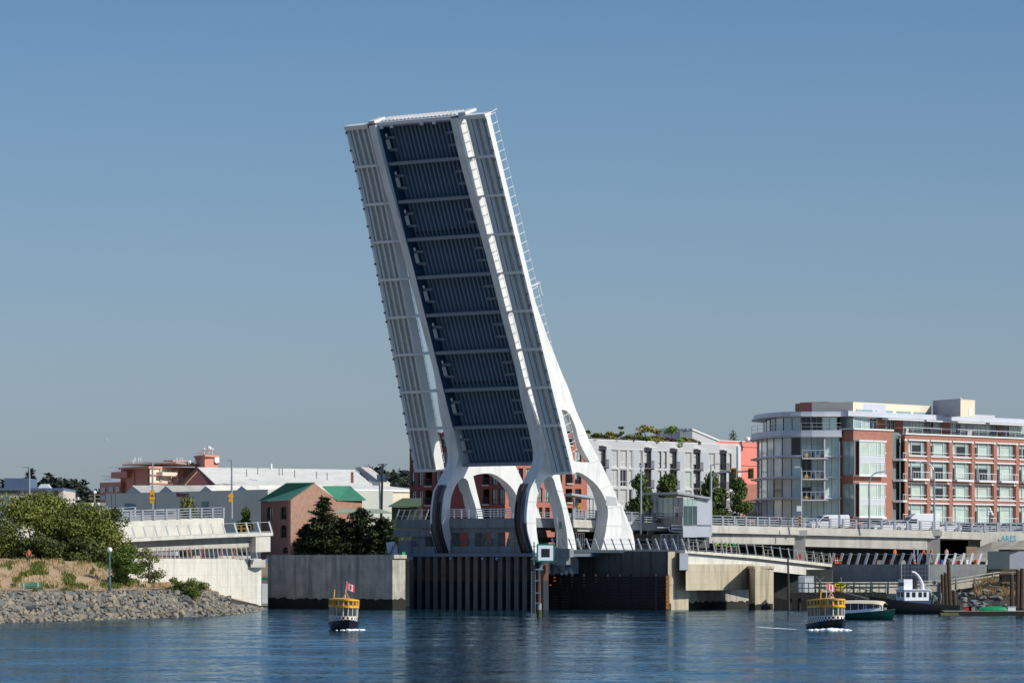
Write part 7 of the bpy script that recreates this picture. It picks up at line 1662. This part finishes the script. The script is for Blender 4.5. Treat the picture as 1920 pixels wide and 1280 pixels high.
def ferry(label, group):
    t = local('harbour_ferry', label, 'boat', group); L, B = 6.4, 2.5
    h = loft(MB(), hull(L, B, 1, .52, .36)); h.build('hull', hullb, t, smooth=True)
    secs = hull(L, B, 1, .52, .36); mb = MB(); loft(mb, [[s[0], (0, s[0][1], s[0][2] + .03), s[-1]] for s in secs]); mb.build('deck', amber, t)
    mb = MB()
    for sd_i in (0, -1):
        for a, b in zip(secs, secs[1:]): mb.bar(Vector(a[sd_i]) + Vector((0, 0, .02)), Vector(b[sd_i]) + Vector((0, 0, .02)), .1)
    mb.build('rubbing_strake', black, t)
    pts = outline(L, 2.2, -2.35, 2.5)
    band(pts, .50, .74)[0].build('yellow_band', amber, t)
    mb, P2 = band(pts, .74, 1.16, .004); o = mb.build('checker_band', CHK, t); me = o.data; uvl = me.uv_layers.new(name='UVMap'); acc = [0]
    for a, b in zip(P2, P2[1:]): acc.append(acc[-1] + math.dist(a, b))
    n = len(P2)
    for lp in me.loops: i = lp.vertex_index; uvl.data[lp.index].uv = (acc[i % n] / .21, (0 if i < n else 2))
    band(pts, 1.16, 1.26, .02)[0].build('cream_rail', creamb, t)
    band(pts, 1.26, 2.02, -.05)[0].build('window_band', cabin_glass, t)
    mb = MB()
    for k in (0, 1, 4, 7, 9, 11, 14, 17, 18): x, y = pts[k]; mb.bar((x * .99, y, 1.2), (x * .99, y, 2.05), .07)
    for y in (-.6, .6, 1.6):
        for x in (-1.1, 1.1): mb.bar((x, y, 1.2), (x, y, 2.05), .07)
    mb.build('window_post', creamb, t)
    mb, P3 = band(pts, 2.0, 2.12, .14); mb.add([(x, y, 2.12) for x, y in P3] + [(0, .5, 2.14)], [(i, i + 1, len(P3)) for i in range(len(P3) - 1)] + [(len(P3) - 1, 0, len(P3))]); mb.build('eave', amber, t)
    band(pts, 2.12, 2.22, .02)[0].build('upper_sill', amber, t); band(pts, 2.2, 2.62, -.03)[0].build('upper_window', cabin_glass, t)
    mb = MB()
    for k in (0, 1, 3, 5, 7, 9, 11, 13, 15, 17, 18): x, y = pts[k]; mb.bar((x, y, 2.15), (x, y, 2.68), .13)
    for y in (-.9, -.1, .7, 1.6):
        for x in (-1.1, 1.1): mb.bar((x, y, 2.15), (x, y, 2.68), .13)
    mb.build('upper_post', amber, t)
    mb, P3 = band(pts, 2.62, 2.76, .12); mb.add([(x, y, 2.76) for x, y in P3] + [(0, .3, 2.9)], [(i, i + 1, len(P3)) for i in range(len(P3) - 1)] + [(len(P3) - 1, 0, len(P3))]); mb.build('roof', amber, t)
    MB().tube((-1.2, -1.0, 2.0), (-1.15, -1.0, 3.45), .055).build('mast', amber, t); MB().ball((-1.15, -1.0, 3.5), .09, 6).build('mast_lamp', orange, t)
    mb = MB(); mb.prism([(-.32, -.6, 2.8), (-.22, -.6, 2.8), (.02, -.6, 3.35), (-.04, -.6, 3.38)], (0, .08, 0)); mb.prism([(.36, -.6, 2.8), (.22, -.6, 2.8), (-.04, -.6, 3.38), (.05, -.6, 3.36)], (0, .08, 0)); mb.build('stack_frame', M('varnished wood', (.42, .26, .11), .5), t)
    flag(t, .12, 1.0, 2.8, 4.35, .72, .62, .35)
    mb = MB()
    for x, y, m_ in ((-.5, -.4, 0), (.45, .2, 0), (-.35, 1.2, 0), (.5, 1.6, 0)): mb.ball((x, y, 1.72), .13, 6); mb.tube((x, y, 1.0), (x, y, 1.6), .2, .17)
    return t
def wake(name, label, pts, w_=.5):
    mb = MB(); g = random.Random(len(pts))
    for x, y, r in pts:
        for _ in range(7): a = g.uniform(0, 6.28); q = g.random(); mb.ball((x + math.cos(a) * r * q, y + math.sin(a) * r * q * 1.3, .0), r * g.uniform(.25, .6), 5, (1.3, 1.3, .8))
    o = mb.build(name, foam, label=label, cat='foam', kind='stuff', smooth=True); return o
f1_ = ferry('yellow and black checkered harbour ferry approaching in the middle left of the water', 'yellow checkered harbour ferries'); f2_ = dup(f1_)
d = 478; f1_.location = at(645, d + 2, 0); f1_.rotation_euler = (0, R(2.5), R(9))
f2_['label'] = 'yellow and black checkered harbour ferry on the right, pushing a white bow wave'
f2_.location = at(1554, d + 1, 0); f2_.rotation_euler = (R(-1.5), R(.8), R(17))
for o_, lb in ((f1_, 'pilot in dark clothes sitting inside the left yellow ferry'), (f2_, 'pilot in pale clothes sitting inside the right yellow ferry')):
    person(lb, o_.location + Vector((.1, .2, .25)), o_.rotation_euler.z, M('navy jacket', (.02, .03, .08), .8) if o_ is f1_ else M('beige shirt', (.45, .38, .3), .8), 'g', 'stand')
b = at(645, 474, 0); wake('bow_wave', 'small white bow wave around the black hull of the left yellow ferry', [(b.x - .1, b.y + .6, .25), (b.x + .5, b.y + .9, .35), (b.x + .95, b.y + 1.5, .35), (b.x + 1.3, b.y + 2.2, .3), (b.x - .7, b.y + 1.0, .15), (b.x + 1.7, b.y + 4, .25)])
b = at(1556, 473.5, 0); wake('bow_wave', 'broad white bow wave in front of the right yellow ferry', [(b.x - 1.0, b.y + .4, .4), (b.x - .4, b.y + .1, .5), (b.x + .1, b.y, .55), (b.x + .6, b.y + .3, .5), (b.x + 1.1, b.y + .8, .4), (b.x + 1.6, b.y + 1.3, .3), (b.x + 2.0, b.y + 1.8, .15), (b.x - 1.5, b.y + 1.5, .3), (b.x - .1, b.y - .3, .6), (b.x + .5, b.y - .1, .6), (b.x + 1.0, b.y + .2, .5)])
mb = MB(); g = random.Random(6)
for k in range(90):
    f = g.random(); c = at(1530 - 110 * f, 474 + 26 * f, 0); mb.ball((c.x, c.y + g.uniform(-1.6, 1.6), .0), g.uniform(.03, .08), 5, (3.2, 2.2, .3))
mb.build('wake_streak', foam, label='thin broken line of foam trailing left from the right yellow ferry', cat='foam', kind='stuff')
# green hulled launch
t = local('tour_launch', 'cream roofed passenger launch with a dark green hull behind the right yellow ferry', 'boat'); L = 7.6
loft(MB(), hull(L, 2.5, 1, .62, .5, .8)).build('hull', M('dark green hull', (.008, .06, .045), .3, var=.1), t, smooth=True)
sc_ = hull(L, 2.5, 1, .62, .5, .8); mb = MB(); loft(mb, [[s[0], (0, s[0][1], s[0][2] + .02), s[-1]] for s in sc_]); mb.build('deck', creamb, t)
mb = MB(); loft(mb, [[(s[0][0] * 1.01, s[0][1], s[0][2]), (s[0][0] * .97, s[0][1], s[0][2] + .3), (s[-1][0] * .97, s[-1][1], s[-1][2] + .3), (s[-1][0] * 1.01, s[-1][1], s[-1][2])] for s in sc_[2:]]); mb.build('coaming', wpaint, t)
pts = outline(L, 2.1, -2.6, 3.1, nose=.22); band(pts, .95, 1.0)[0].build('sill', wpaint, t); band(pts, .98, 1.72, -.04)[0].build('window_band', cabin_glass, t)
mb = MB()
for k in (0, 1, 4, 7, 9, 11, 14, 17, 18): x, y = pts[k]; mb.bar((x, y, .9), (x * .96, y, 1.75), .07)
for y in (-1.2, -.3, .6, 1.5, 2.3):
    for x in (-1.05, 1.05): mb.bar((x, y, .9), (x * .96, y, 1.75), .07)
mb.build('window_post', wpaint, t)
mb = MB(); loft(mb, [[(x * s_, y0 + (yy - y0) * 1, z + s2) for x, z in ((-1.2, 1.68), (-.9, 1.88), (-.4, 1.99), (0, 2.02), (.4, 1.99), (.9, 1.88), (1.2, 1.68))] for y0, yy, s_, s2 in ((-3.0, -3.0, .55, -.22), (-2.7, -2.7, .85, -.06), (-2, -2, 1, 0), (0, 0, 1, .04), (2.4, 2.4, 1, 0), (3.3, 3.3, .95, -.05))]); mb.build('roof', M('cream canvas roof', (.66, .57, .42), .7), t, smooth=True)
flag(t, -.2, 3.3, .9, 2.5, .45, .34, .12)
mb = MB()
for y, dx in ((-1.0, .4), (.2, -.3), (1.4, .5)): mb.ball((dx, y, 1.35), .12, 6); mb.tube((dx, y, .8), (dx, y, 1.25), .19, .15)
mb.build('seat_back', M('dark red seats', (.18, .03, .03), .8), t)
place(t, at(1612, 568, 0), R(62))
# work boat
TG = local('work_boat', 'black hulled work tug with a white wheelhouse and curved white boom moored at the wharf', 'boat')
wh_ = M('white tug paint', (.78, .79, .82), .5, var=.06, scale=2); tblue = M('dark blue tug paint', (.02, .05, .13), .5)
loft(MB(), hull(14.5, 3.8, 1.4, 1.3, 1.3, .85, .6)).build('hull', hullb, TG, smooth=True)
sc_ = hull(14.5, 3.8, 1.4, 1.3, 1.3, .85, .6); mb = MB(); loft(mb, [[s[0], (0, s[0][1], s[0][2] - .3), s[-1]] for s in sc_]); mb.build('deck', timber, TG)
MB().box(-1.3, 1.3, -2.5, 2.4, 1.1, 2.0).build('deckhouse', tblue, TG)
MB().box(-1.32, 1.32, -2.2, 2.0, 1.95, 3.5).build('wheelhouse', wh_, TG)
for y0, y1 in ((-1.9, -1.3), (-.9, -.3), (.2, .8), (1.1, 1.6)):
    for x in (-1.35, 1.33): MB().box(x, x + .02, y0, y1, 2.45, 3.2).build('window', g_dark, TG)
for x0, x1 in ((-1.0, -.2), (.2, 1.0)): MB().box(x0, x1, -2.23, -2.2, 2.5, 3.2).build('window', g_dark, TG)
MB().box(-1.5, 1.5, -2.4, 2.2, 3.5, 3.62).build('roof', wh_, TG); MB().box(-.9, .9, -2.1, -.6, 3.62, 5.1).build('upper_wheelhouse', wh_, TG); MB().box(-.95, .95, -2.13, -2.1, 4.1, 4.6).build('upper_window', g_dark, TG); MB().box(-.93, -.9, -1.9, -.9, 4.0, 4.4).build('upper_window', g_dark, TG)
mb = MB()
for k in range(10): a, b = 6.283 * k / 10, 6.283 * (k + 1) / 10; mb.tube((-.96, -.1 + .38 * math.cos(a), 4.3 + .38 * math.sin(a)), (-.96, -.1 + .38 * math.cos(b), 4.3 + .38 * math.sin(b)), .08)
mb.build('lifebuoy', red, TG)
mb = MB(); pp = [(0, 1.6, 3.6), (0, 1.5, 4.4), (0, 1.2, 5.1), (0, .8, 5.7), (0, .3, 6.1), (0, -.2, 6.2)]
for a, b, w0, w1 in zip(pp, pp[1:], (.36, .32, .26, .2, .16), (.32, .26, .2, .16, .12)): mb.tube(a, b, w0, w1, n=8)
mb.build('boom', wh_, TG); MB().tube((0, .3, 3.6), (0, .3, 5.2), .42, n=10).build('funnel', black, TG)
mb = MB()
for dx in (-.2, .2): mb.bar((dx - 1.0, 1.8, 4.9), (dx - 1.2, 4.8, 2.2), .07)
for k in range(9): mb.bar((-1.2 - .02 * k, 1.8 + k * .35, 4.9 - k * .31), (-.8 - .02 * k, 1.8 + k * .35, 4.9 - k * .31), .06)
mb.build('ladder', steel_l, TG)
mb = MB()
for y in (3.6, 4.0, 5.0, 5.3): mb.path([(-.9, y, 3.1), (-1.0, y + .15, 2.4), (-1.2, y + .1, 1.5)], .09)
mb.build('hanging_net', M('pale green netting', (.25, .38, .30), .9), TG)
mb = MB()
for y, x in ((4.4, .3), (4.8, -.4)): mb.tube((x, y, 1.2), (x, y, 4.6), .14)
mb.ball((-.6, 4.0, 4.6), .3, 6); mb.build('deck_gear', black, TG)
mb = MB(); mb.tube((.4, 2.4, 3.6), (.4, 2.4, 6.2), .04); mb.tube((.7, 3.2, 3.6), (.7, 3.2, 5.7), .04); mb.build('aerial', steel, TG)
for y in (-5.4, -3.5, 5.5):
    mb = MB(); n = 12
    for k in range(n): a, b = 6.283 * k / n, 6.283 * (k + 1) / n; mb.tube((-1.9, y + .4 * math.cos(a), 1.3 + .4 * math.sin(a)), (-1.9, y + .4 * math.cos(b), 1.3 + .4 * math.sin(b)), .13)
    mb.build('tyre_fender', tyre, TG)
place(TG, at(1712, 634, 0), R(-72), (1, .74, .80))
# floating dock, canoe, piles
def thing_box(name, label, cat, px0, px1, d0, d1, z0, z1, mat, part):
    t = thing(name, label, cat, at((px0 + px1) / 2, d0, z0)); a, b = at(px0, d0, 0), at(px1, d0, 0); MB().box(a.x, b.x, d0, d1, z0, z1).build(part, mat, t); return t, a, b
t, a, b = thing_box('floating_dock', 'low dark timber floating dock running out of the right edge beside the tug', 'dock', 1770, 1960, 612, 616, -.1, .45, timber, 'float')
for k in range(16): x = a.x + (b.x - a.x) * k / 15; MB().box(x, x + .7, 612, 616, .455, .52).build('deck_board', timber_l, t)
t = thing('log_boom', 'short weedy log floating in front of the moored tug', 'log', at(1780, 606, 0)); MB().tube(at(1762, 606, .05), at(1796, 607, .05), .3, n=8).build('trunk', algae, t)
t = local('canoe', 'green overturned canoe lying on the floating dock', 'canoe'); mb = MB(); secs = []
for i in range(13): f = i / 12; y = (f - .5) * 3.5; w_ = .42 * math.sin(math.pi * min(.97, max(.03, f))) ** .5; secs.append([(-w_, y, 0), (-w_ * .85, y, .3 * w_ / .42 + .05), (0, y, .5 * (w_ / .42) ** .5), (w_ * .85, y, .3 * w_ / .42 + .05), (w_, y, 0)])
loft(mb, secs); mb.build('shell', M('green canoe', (.01, .27, .10), .35), t, smooth=True); mb = MB()
for s_ in (0, 4):
    for p_, q_ in zip(secs, secs[1:]): mb.bar(p_[s_], q_[s_], .05)
mb.build('gunwale', green_p, t); place(t, at(1864, 613, .55), R(90))
for px, w_, m_, lab in ((1815, .8, red, 'red crate on the floating dock left of the canoe'), (1822, .7, timber_l, 'pale crate on the floating dock left of the canoe'), (1897, .9, wpaint, 'white box on the floating dock right of the canoe')):
    c = at(px, 613, .52); t = thing('crate', lab, 'crate', c); MB().box(c.x - w_ / 2, c.x + w_ / 2, 612.8, 613.4, .52, .95).build('box', m_, t); MB().box(c.x - w_ / 2 - .04, c.x + w_ / 2 + .04, 612.75, 613.45, .95, 1.0).build('lid', m_, t)
def pile(px, d, ytop, r, label, z0=-1, lean=0, grp=None, mat=timber):
    t = thing('timber_pile', label, 'pile', at(px, d, 0), group=grp); b, c = at(px, d, z0), at(px + lean, d, Z(ytop, d)); MB().tube(b, c, r, r * .85, n=9).build('post', mat, t); MB().tube(c, c + Vector((0, 0, .12)), r * .95, r * .6, n=9).build('cap', M('grey pile cap', (.20, .19, .17), .9), t)
    MB().tube(at(px, d, -.5), at(px, d, .8), r * 1.1, n=9).build('weed_band', weed, t); return t
bt = M('brown timber pile', (.10, .062, .038), .9, var=.5, scale=1.5, streak=.5)
for px, lean, y, lab in ((1768, -1, 1077, 'leftmost brown mooring pile of the tight group beside the tug'), (1776, -3, 1074, 'second brown mooring pile of the tight group beside the tug'), (1783, -5, 1048, 'tall leaning brown mooring pile rising above the shore wall'), (1792, -3, 1107, 'short brown mooring pile right of the tight group'), (1898, -1, 1076, 'brown pile left of the two at the right photo edge'), (1907, 2, 1068, 'thick brown pile at the right photo edge'), (1915, 2, 1066, 'brown pile touching the right photo edge')):
    pile(px, 617 if px > 1800 else 640, y, .28, lab, lean=lean, mat=bt)
# wharf platform, long ramp walkway, gangway
timber_lit = M('sunlit-toned ramp timber', (.62, .55, .43), .9, var=.3, scale=1.2, streak=.25)  # ramp timber lightened in colour so it looks sunlit
wf = thing('timber_wharf', 'dark timber wharf on piles with a long weathered ramp behind the tug', 'wharf', P(1600, 1135, 690))
zw = Z(1110, 688); a, b = at(1478, 690, 0), at(1660, 688, 0)
MB().box(a.x, b.x, 686, 694, zw - .75, zw).build('platform', timber, wf)
for px in (1481, 1499, 1520, 1545, 1572, 1600, 1622, 1640):
    for d_ in (686.5, 692): MB().tube(at(px, d_, -2), at(px, d_, zw - .7), .24, n=8).build('pile', timber, wf)
gp = M('dark green rail paint', (.02, .075, .055), .6)
mb = MB(); mp_ = MB()
for px in range(1480, 1665, 12): q = at(px, 686, zw); mp_.bar(q, q + Vector((0, 0, 1.25)), .11)
for z in (.55, 1.2): mb.bar(at(1478, 686, zw + z), at(1660, 686, zw + z), .1)
mp_.build('rail_post', gp, wf); mb.build('rail', gp, wf)
rp_ = [at(1520, 695.5, zw - .1), at(1680, 700, zw - .1), at(1775, 701, Z(1106, 701)), at(1878, 703, Z(1090, 703))]
for p, q in zip(rp_, rp_[1:]):
    MB().bar(p, q, 2.4, .3).build('ramp_deck', timber_lit, wf)
    MB().bar(p + Vector((0, -1.3, .28)), q + Vector((0, -1.3, .28)), .12, .75).build('ramp_girder', timber_lit, wf)
    MB().bar(p + Vector((0, -1.35, .95)), q + Vector((0, -1.35, .95)), .1, .22).build('mid_rail', timber_lit, wf); MB().bar(p + Vector((0, -1.35, 1.35)), q + Vector((0, -1.35, 1.35)), .14, .12).build('top_rail', timber_lit, wf)
    n = max(3, int((q - p).length / 2.1)); 
    for k in range(n): s_ = p.lerp(q, (k + .5) / n) + Vector((0, -1.45, -.1)); MB().bar(s_, s_ + Vector((0, 0, 1.5)), .13).build('ramp_post', gp if p.x < 49 else timber_lit, wf)
for px, d_ in ((1700, 692), (1735, 692), (1765, 690), (1800, 689), (1826, 689), (1835, 688)): MB().tube(at(px, d_, -1), at(px, d_, Z(1108 - max(0, px - 1770) * .17, d_)), .2, n=8).build('ramp_pile', bt, wf)
gg = thing('gangway', 'green railed gangway sloping down from the wharf to the boats behind the tug', 'gangway', P(1620, 1120, 670)); g0, g1 = P(1552, 1104, 684), P(1688, 1138, 655)
for dy in (-.6, .6):
    MB().bar(g0 + Vector((0, dy, 0)), g1 + Vector((0, dy, 0)), .14, .24).build('side_beam', M('pale gangway beam', (.30, .31, .28), .7), gg); MB().bar(g0 + Vector((0, dy, 1.15)), g1 + Vector((0, dy, 1.1)), .07).build('handrail', gp, gg)
    mb = MB()
    for k in range(12): p = g0.lerp(g1, k / 11) + Vector((0, dy, 0)); q = g0.lerp(g1, min(1, (k + 1) / 11)) + Vector((0, dy, 0)); mb.bar(p, p + Vector((0, 0, 1.15)), .06); mb.bar(p, q + Vector((0, 0, 1.1)), .035)
    mb.build('truss_bar', gp, gg)
MB().bar(g0, g1, 1.2, .08).build('deck', timber, gg)
t, a, b = thing_box('utility_box', 'white boxy storage cabinet on the left end of the timber wharf', 'cabinet', 1499, 1526, 690, 692, zw, Z(1080, 690), wpaint, 'cabinet_body')
MB().box(a.x - .05, a.x + .7, 689.9, 692.1, zw + .02, Z(1079.5, 690)).build('side_panel', clad, t); MB().box(a.x, b.x, 689.95, 692.05, Z(1080, 690), Z(1079, 690)).build('lid', wpaint, t)
c = at(1575, 688, zw); t = thing('rubbish_bin', 'bright yellow lidded bin on the timber wharf', 'bin', c); MB().slab([(c.x - .5, 687.6), (c.x + .5, 687.6), (c.x + .55, 688.4), (c.x - .55, 688.4)], zw, zw + .85).build('body', M('bright yellow plastic', (.85, .62, .01), .45), t); MB().box(c.x - .7, c.x + .7, 687.5, 688.5, zw + 1.0, zw + 1.25).build('lid', MATS['bright yellow plastic'], t); MB().box(c.x - .5, c.x + .5, 687.65, 688.35, zw + .85, zw + 1.0).build('slot', black, t)
mb = MB(); t = thing('steel_post', 'tall thin rusty post with stays at the left end of the wharf', 'post', P(1479, 1135, 684)); MB().tube(P(1479, 1150, 684), P(1477.5, 1046, 684), .16, .12).build('post', M('dark brown post', (.06, .045, .04), .8), t); MB().tube(P(1529, 1145, 683), P(1529, 1078, 683), .12).build('post', gp, t)
mb.bar(P(1529, 1078, 683), P(1552, 1104, 683), .06); mb.bar(P(1529, 1096, 683), P(1546, 1080, 683), .06); mb.build('stay', steel, t)
# shadowed quay behind the wharf, small huts and scrap on the right
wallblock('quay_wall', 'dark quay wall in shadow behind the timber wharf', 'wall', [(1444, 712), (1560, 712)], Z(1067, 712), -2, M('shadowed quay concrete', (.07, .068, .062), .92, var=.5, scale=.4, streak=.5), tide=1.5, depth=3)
wallblock('quay_wall', 'weathered quay wall behind the ramp with light patches', 'wall', [(1558, 711), (1790, 706)], Z(1092, 709), -2, conc_g, tide=1.6, depth=3)
mb = MB(); vs = []; n = 20; m = 9
for i in range(n):
    for j in range(m):
        px = 1690 + 270 * i / (n - 1); f = j / (m - 1); d_ = 648 + 68 * f; z = -.8 + (5.6 * f ** 1.1) * min(1, max(.1, (px - 1700) / 150)) + .35 * noise.noise(Vector((px * .06, d_ * .2, 1))); vs.append(tuple(at(px, d_, z)))
mb.add(vs, [(i*m+j, (i+1)*m+j, (i+1)*m+j+1, i*m+j+1) for i in range(n-1) for j in range(m-1)]); mb.build('embankment', M('dark earthy bank', (.045, .036, .026), .95, var=.6, scale=.7, bump=.5), kind='structure')
g = np.random.default_rng(8); V = []
for _ in range(4200):
    px = g.normal(1868, 14); f = g.uniform(.45, .8); d_ = 648 + 68 * f; z = -.8 + 5.6 * f ** 1.1; p = at(px, d_, z); a_ = g.uniform(0, 6.28); h_ = g.uniform(.3, .9)
    V += [(p.x - .05, p.y, p.z), (p.x + .05, p.y, p.z), (p.x + .3 * math.cos(a_) + .02, p.y + .2 * math.sin(a_), p.z + h_), (p.x + .3 * math.cos(a_), p.y, p.z + h_)]
np_mesh('dry_grass', np.array(V), np.arange(len(V)).reshape(-1, 4), MATS['dry grass blades'], kind='stuff', label='tuft of dry straw grass hanging over the dark right hand bank', category='grass')
mb = MB(); vs = []      # dirt slope below the graffiti wall
for i in range(12):
    for j in range(7):
        px = 1775 + 185 * i / 11; f = j / 6; d_ = 719 + 19 * f; z = Z(1052, 719) + (Z(1017 - max(0, px - 1840) * .06, 738) - Z(1052, 719)) * f ** .8 * min(1, (px - 1770) / 90) + .2 * noise.noise(Vector((i * .7, j * .9, 4))); vs.append(tuple(at(px, d_, z)))
mb.add(vs, [(i*7+j, (i+1)*7+j, (i+1)*7+j+1, i*7+j+1) for i in range(11) for j in range(6)]); mb.build('dirt_slope', M('pale dug earth', (.38, .33, .26), .95, var=.3, scale=1, bump=.5), kind='structure')
t = thing('shed', 'small pale green shed with a flat roof at the right edge above the dark bank', 'shed', P(1895, 1062, 705)); z0 = Z(1066, 705)
Fsh = Fac((1879, 706), (1893, 701)); Fsh2 = Fac((1893, 701), (1950, 704)); Fsh.mb().box(0, Fsh.W, 0, 5, z0, Z(1033, 704)).build('side_wall', clad, t); Fsh2.mb().box(0, Fsh2.W, 0, 4.5, z0, Z(1033, 704) + .01).build('front_wall', M('sage green siding', (.42, .46, .36), .8), t); MB().slab([(Fsh.A.x - .3, 705.5), (Fsh.B.x, 700.3), (Fsh2.B.x, 703), (Fsh2.B.x, 711), (Fsh.A.x, 711)], Z(1033, 704) + .02, Z(1033, 704) + .25).build('roof', timber, t)
t = thing('brick_stack', 'pile of pale bricks under the viaduct beside the dark opening', 'brick pile', P(1822, 1050, 727)); c = P(1822, 1050, 727)
for k in range(5): MB().box(c.x - .75, c.x + .7 - .1 * (k % 2), 726.4, 727.6, c.z - .6 + k * .5, c.z - .12 + k * .5).build('layer', M('sandy brick', (.42, .28, .19), .9, var=.3, scale=3), t)
t = thing('scrap_heap', 'rusty heap of scrap timber on the dark bank at the right edge', 'scrap', P(1905, 1085, 690)); g3 = random.Random(3)
for k in range(14): c = at(1896 + g3.uniform(-16, 20), 689 + g3.uniform(-1, 1), 0); z = Z(1088 - g3.uniform(0, 14), 690); MB().bar((c.x - 1, c.y, z), (c.x + 1.2, c.y, z + g3.uniform(-.3, .5)), .25).build('plank', (rust, timber, timber_l)[k % 3], t)
MB().box(at(1876, 0, 0).x + 1876 * .0 + at(1876, 690, 0).x, at(1955, 690, 0).x, 688, 692, Z(1090, 690), Z(1074, 690)).build('crib_wall', timber, t)
t = thing('scaffold_fence', 'light wire fence panels on posts in front of the shore wall above the tug', 'fence', P(1715, 1110, 705))
for px in (1690, 1742):
    MB().tube(P(px, 1112, 704), P(px, 1052, 704), .07).build('post', steel, t)
mb = MB()
for k in range(9): mb.bar(P(1690 + k * 6.5, 1110, 704), P(1690 + k * 6.5, 1058, 704), .03)
for y in (1062, 1070, 1078, 1090): mb.bar(P(1690, y, 704), P(1742, y, 704), .03)
mb.build('mesh', steel, t)
for px in (1714, 1721):
    t = thing('leaning_board', {1714: 'taller pale board standing upright among the workers', 1721: 'shorter pale board standing upright among the workers'}[px], 'board', P(px, 1056, 719)); MB().box(*[v for v in (P(px - 1.3, 0, 719).x, P(px + 1.3, 0, 719).x)], 719, 719.1, Z(1057, 717), Z(1026 if px == 1714 else 1029, 719)).build('panel', clad, t); MB().bar(P(px, 1055, 719.5), P(px + 2, 1040, 720), .08).build('prop', steel, t)
# gulls
def gull(px, py, d, label, sc=1):
    t = thing('gull', label, 'bird', P(px, py, d)); c = P(px, py, d); mb = MB()
    secs = [[(c.x + x * sc, c.y + r_ * math.cos(a) * sc, c.z + (r_ * math.sin(a) + dz) * sc) for a in [6.2832 * k / 8 for k in range(9)]] for x, r_, dz in ((-.36, .01, .0), (-.3, .045, .0), (-.24, .06, .02), (-.12, .085, 0), (.08, .08, 0), (.22, .045, .01), (.4, .02, .01))]
    loft(mb, secs)
    for s_ in (-1, 1):
        mb.add([(c.x - .12 * sc, c.y + s_ * .05, c.z + .05 * sc), (c.x + .12 * sc, c.y + s_ * .05, c.z + .05 * sc), (c.x + (.2 if s_ > 0 else .05) * sc, c.y + s_ * .5 * sc, c.z + .24 * sc), (c.x + .45 * sc, c.y + s_ * .85 * sc, c.z + .12 * sc), (c.x - .02 * sc, c.y + s_ * .5 * sc, c.z + .27 * sc)], [(0, 1, 2, 4), (4, 2, 3)])
    mb.build('body', M('gull feathers', (.78, .78, .78), .8), t, smooth=True); MB().tube((c.x - .36 * sc, c.y, c.z), (c.x - .43 * sc, c.y, c.z - .01), .018, .004).build('beak', yellow, t)
gull(145, 936, 600, 'white gull flying over the left bank trees with raised wings', 1.05); gull(199, 825, 900, 'tiny white gull far off in the sky above the salmon hotel', .8)
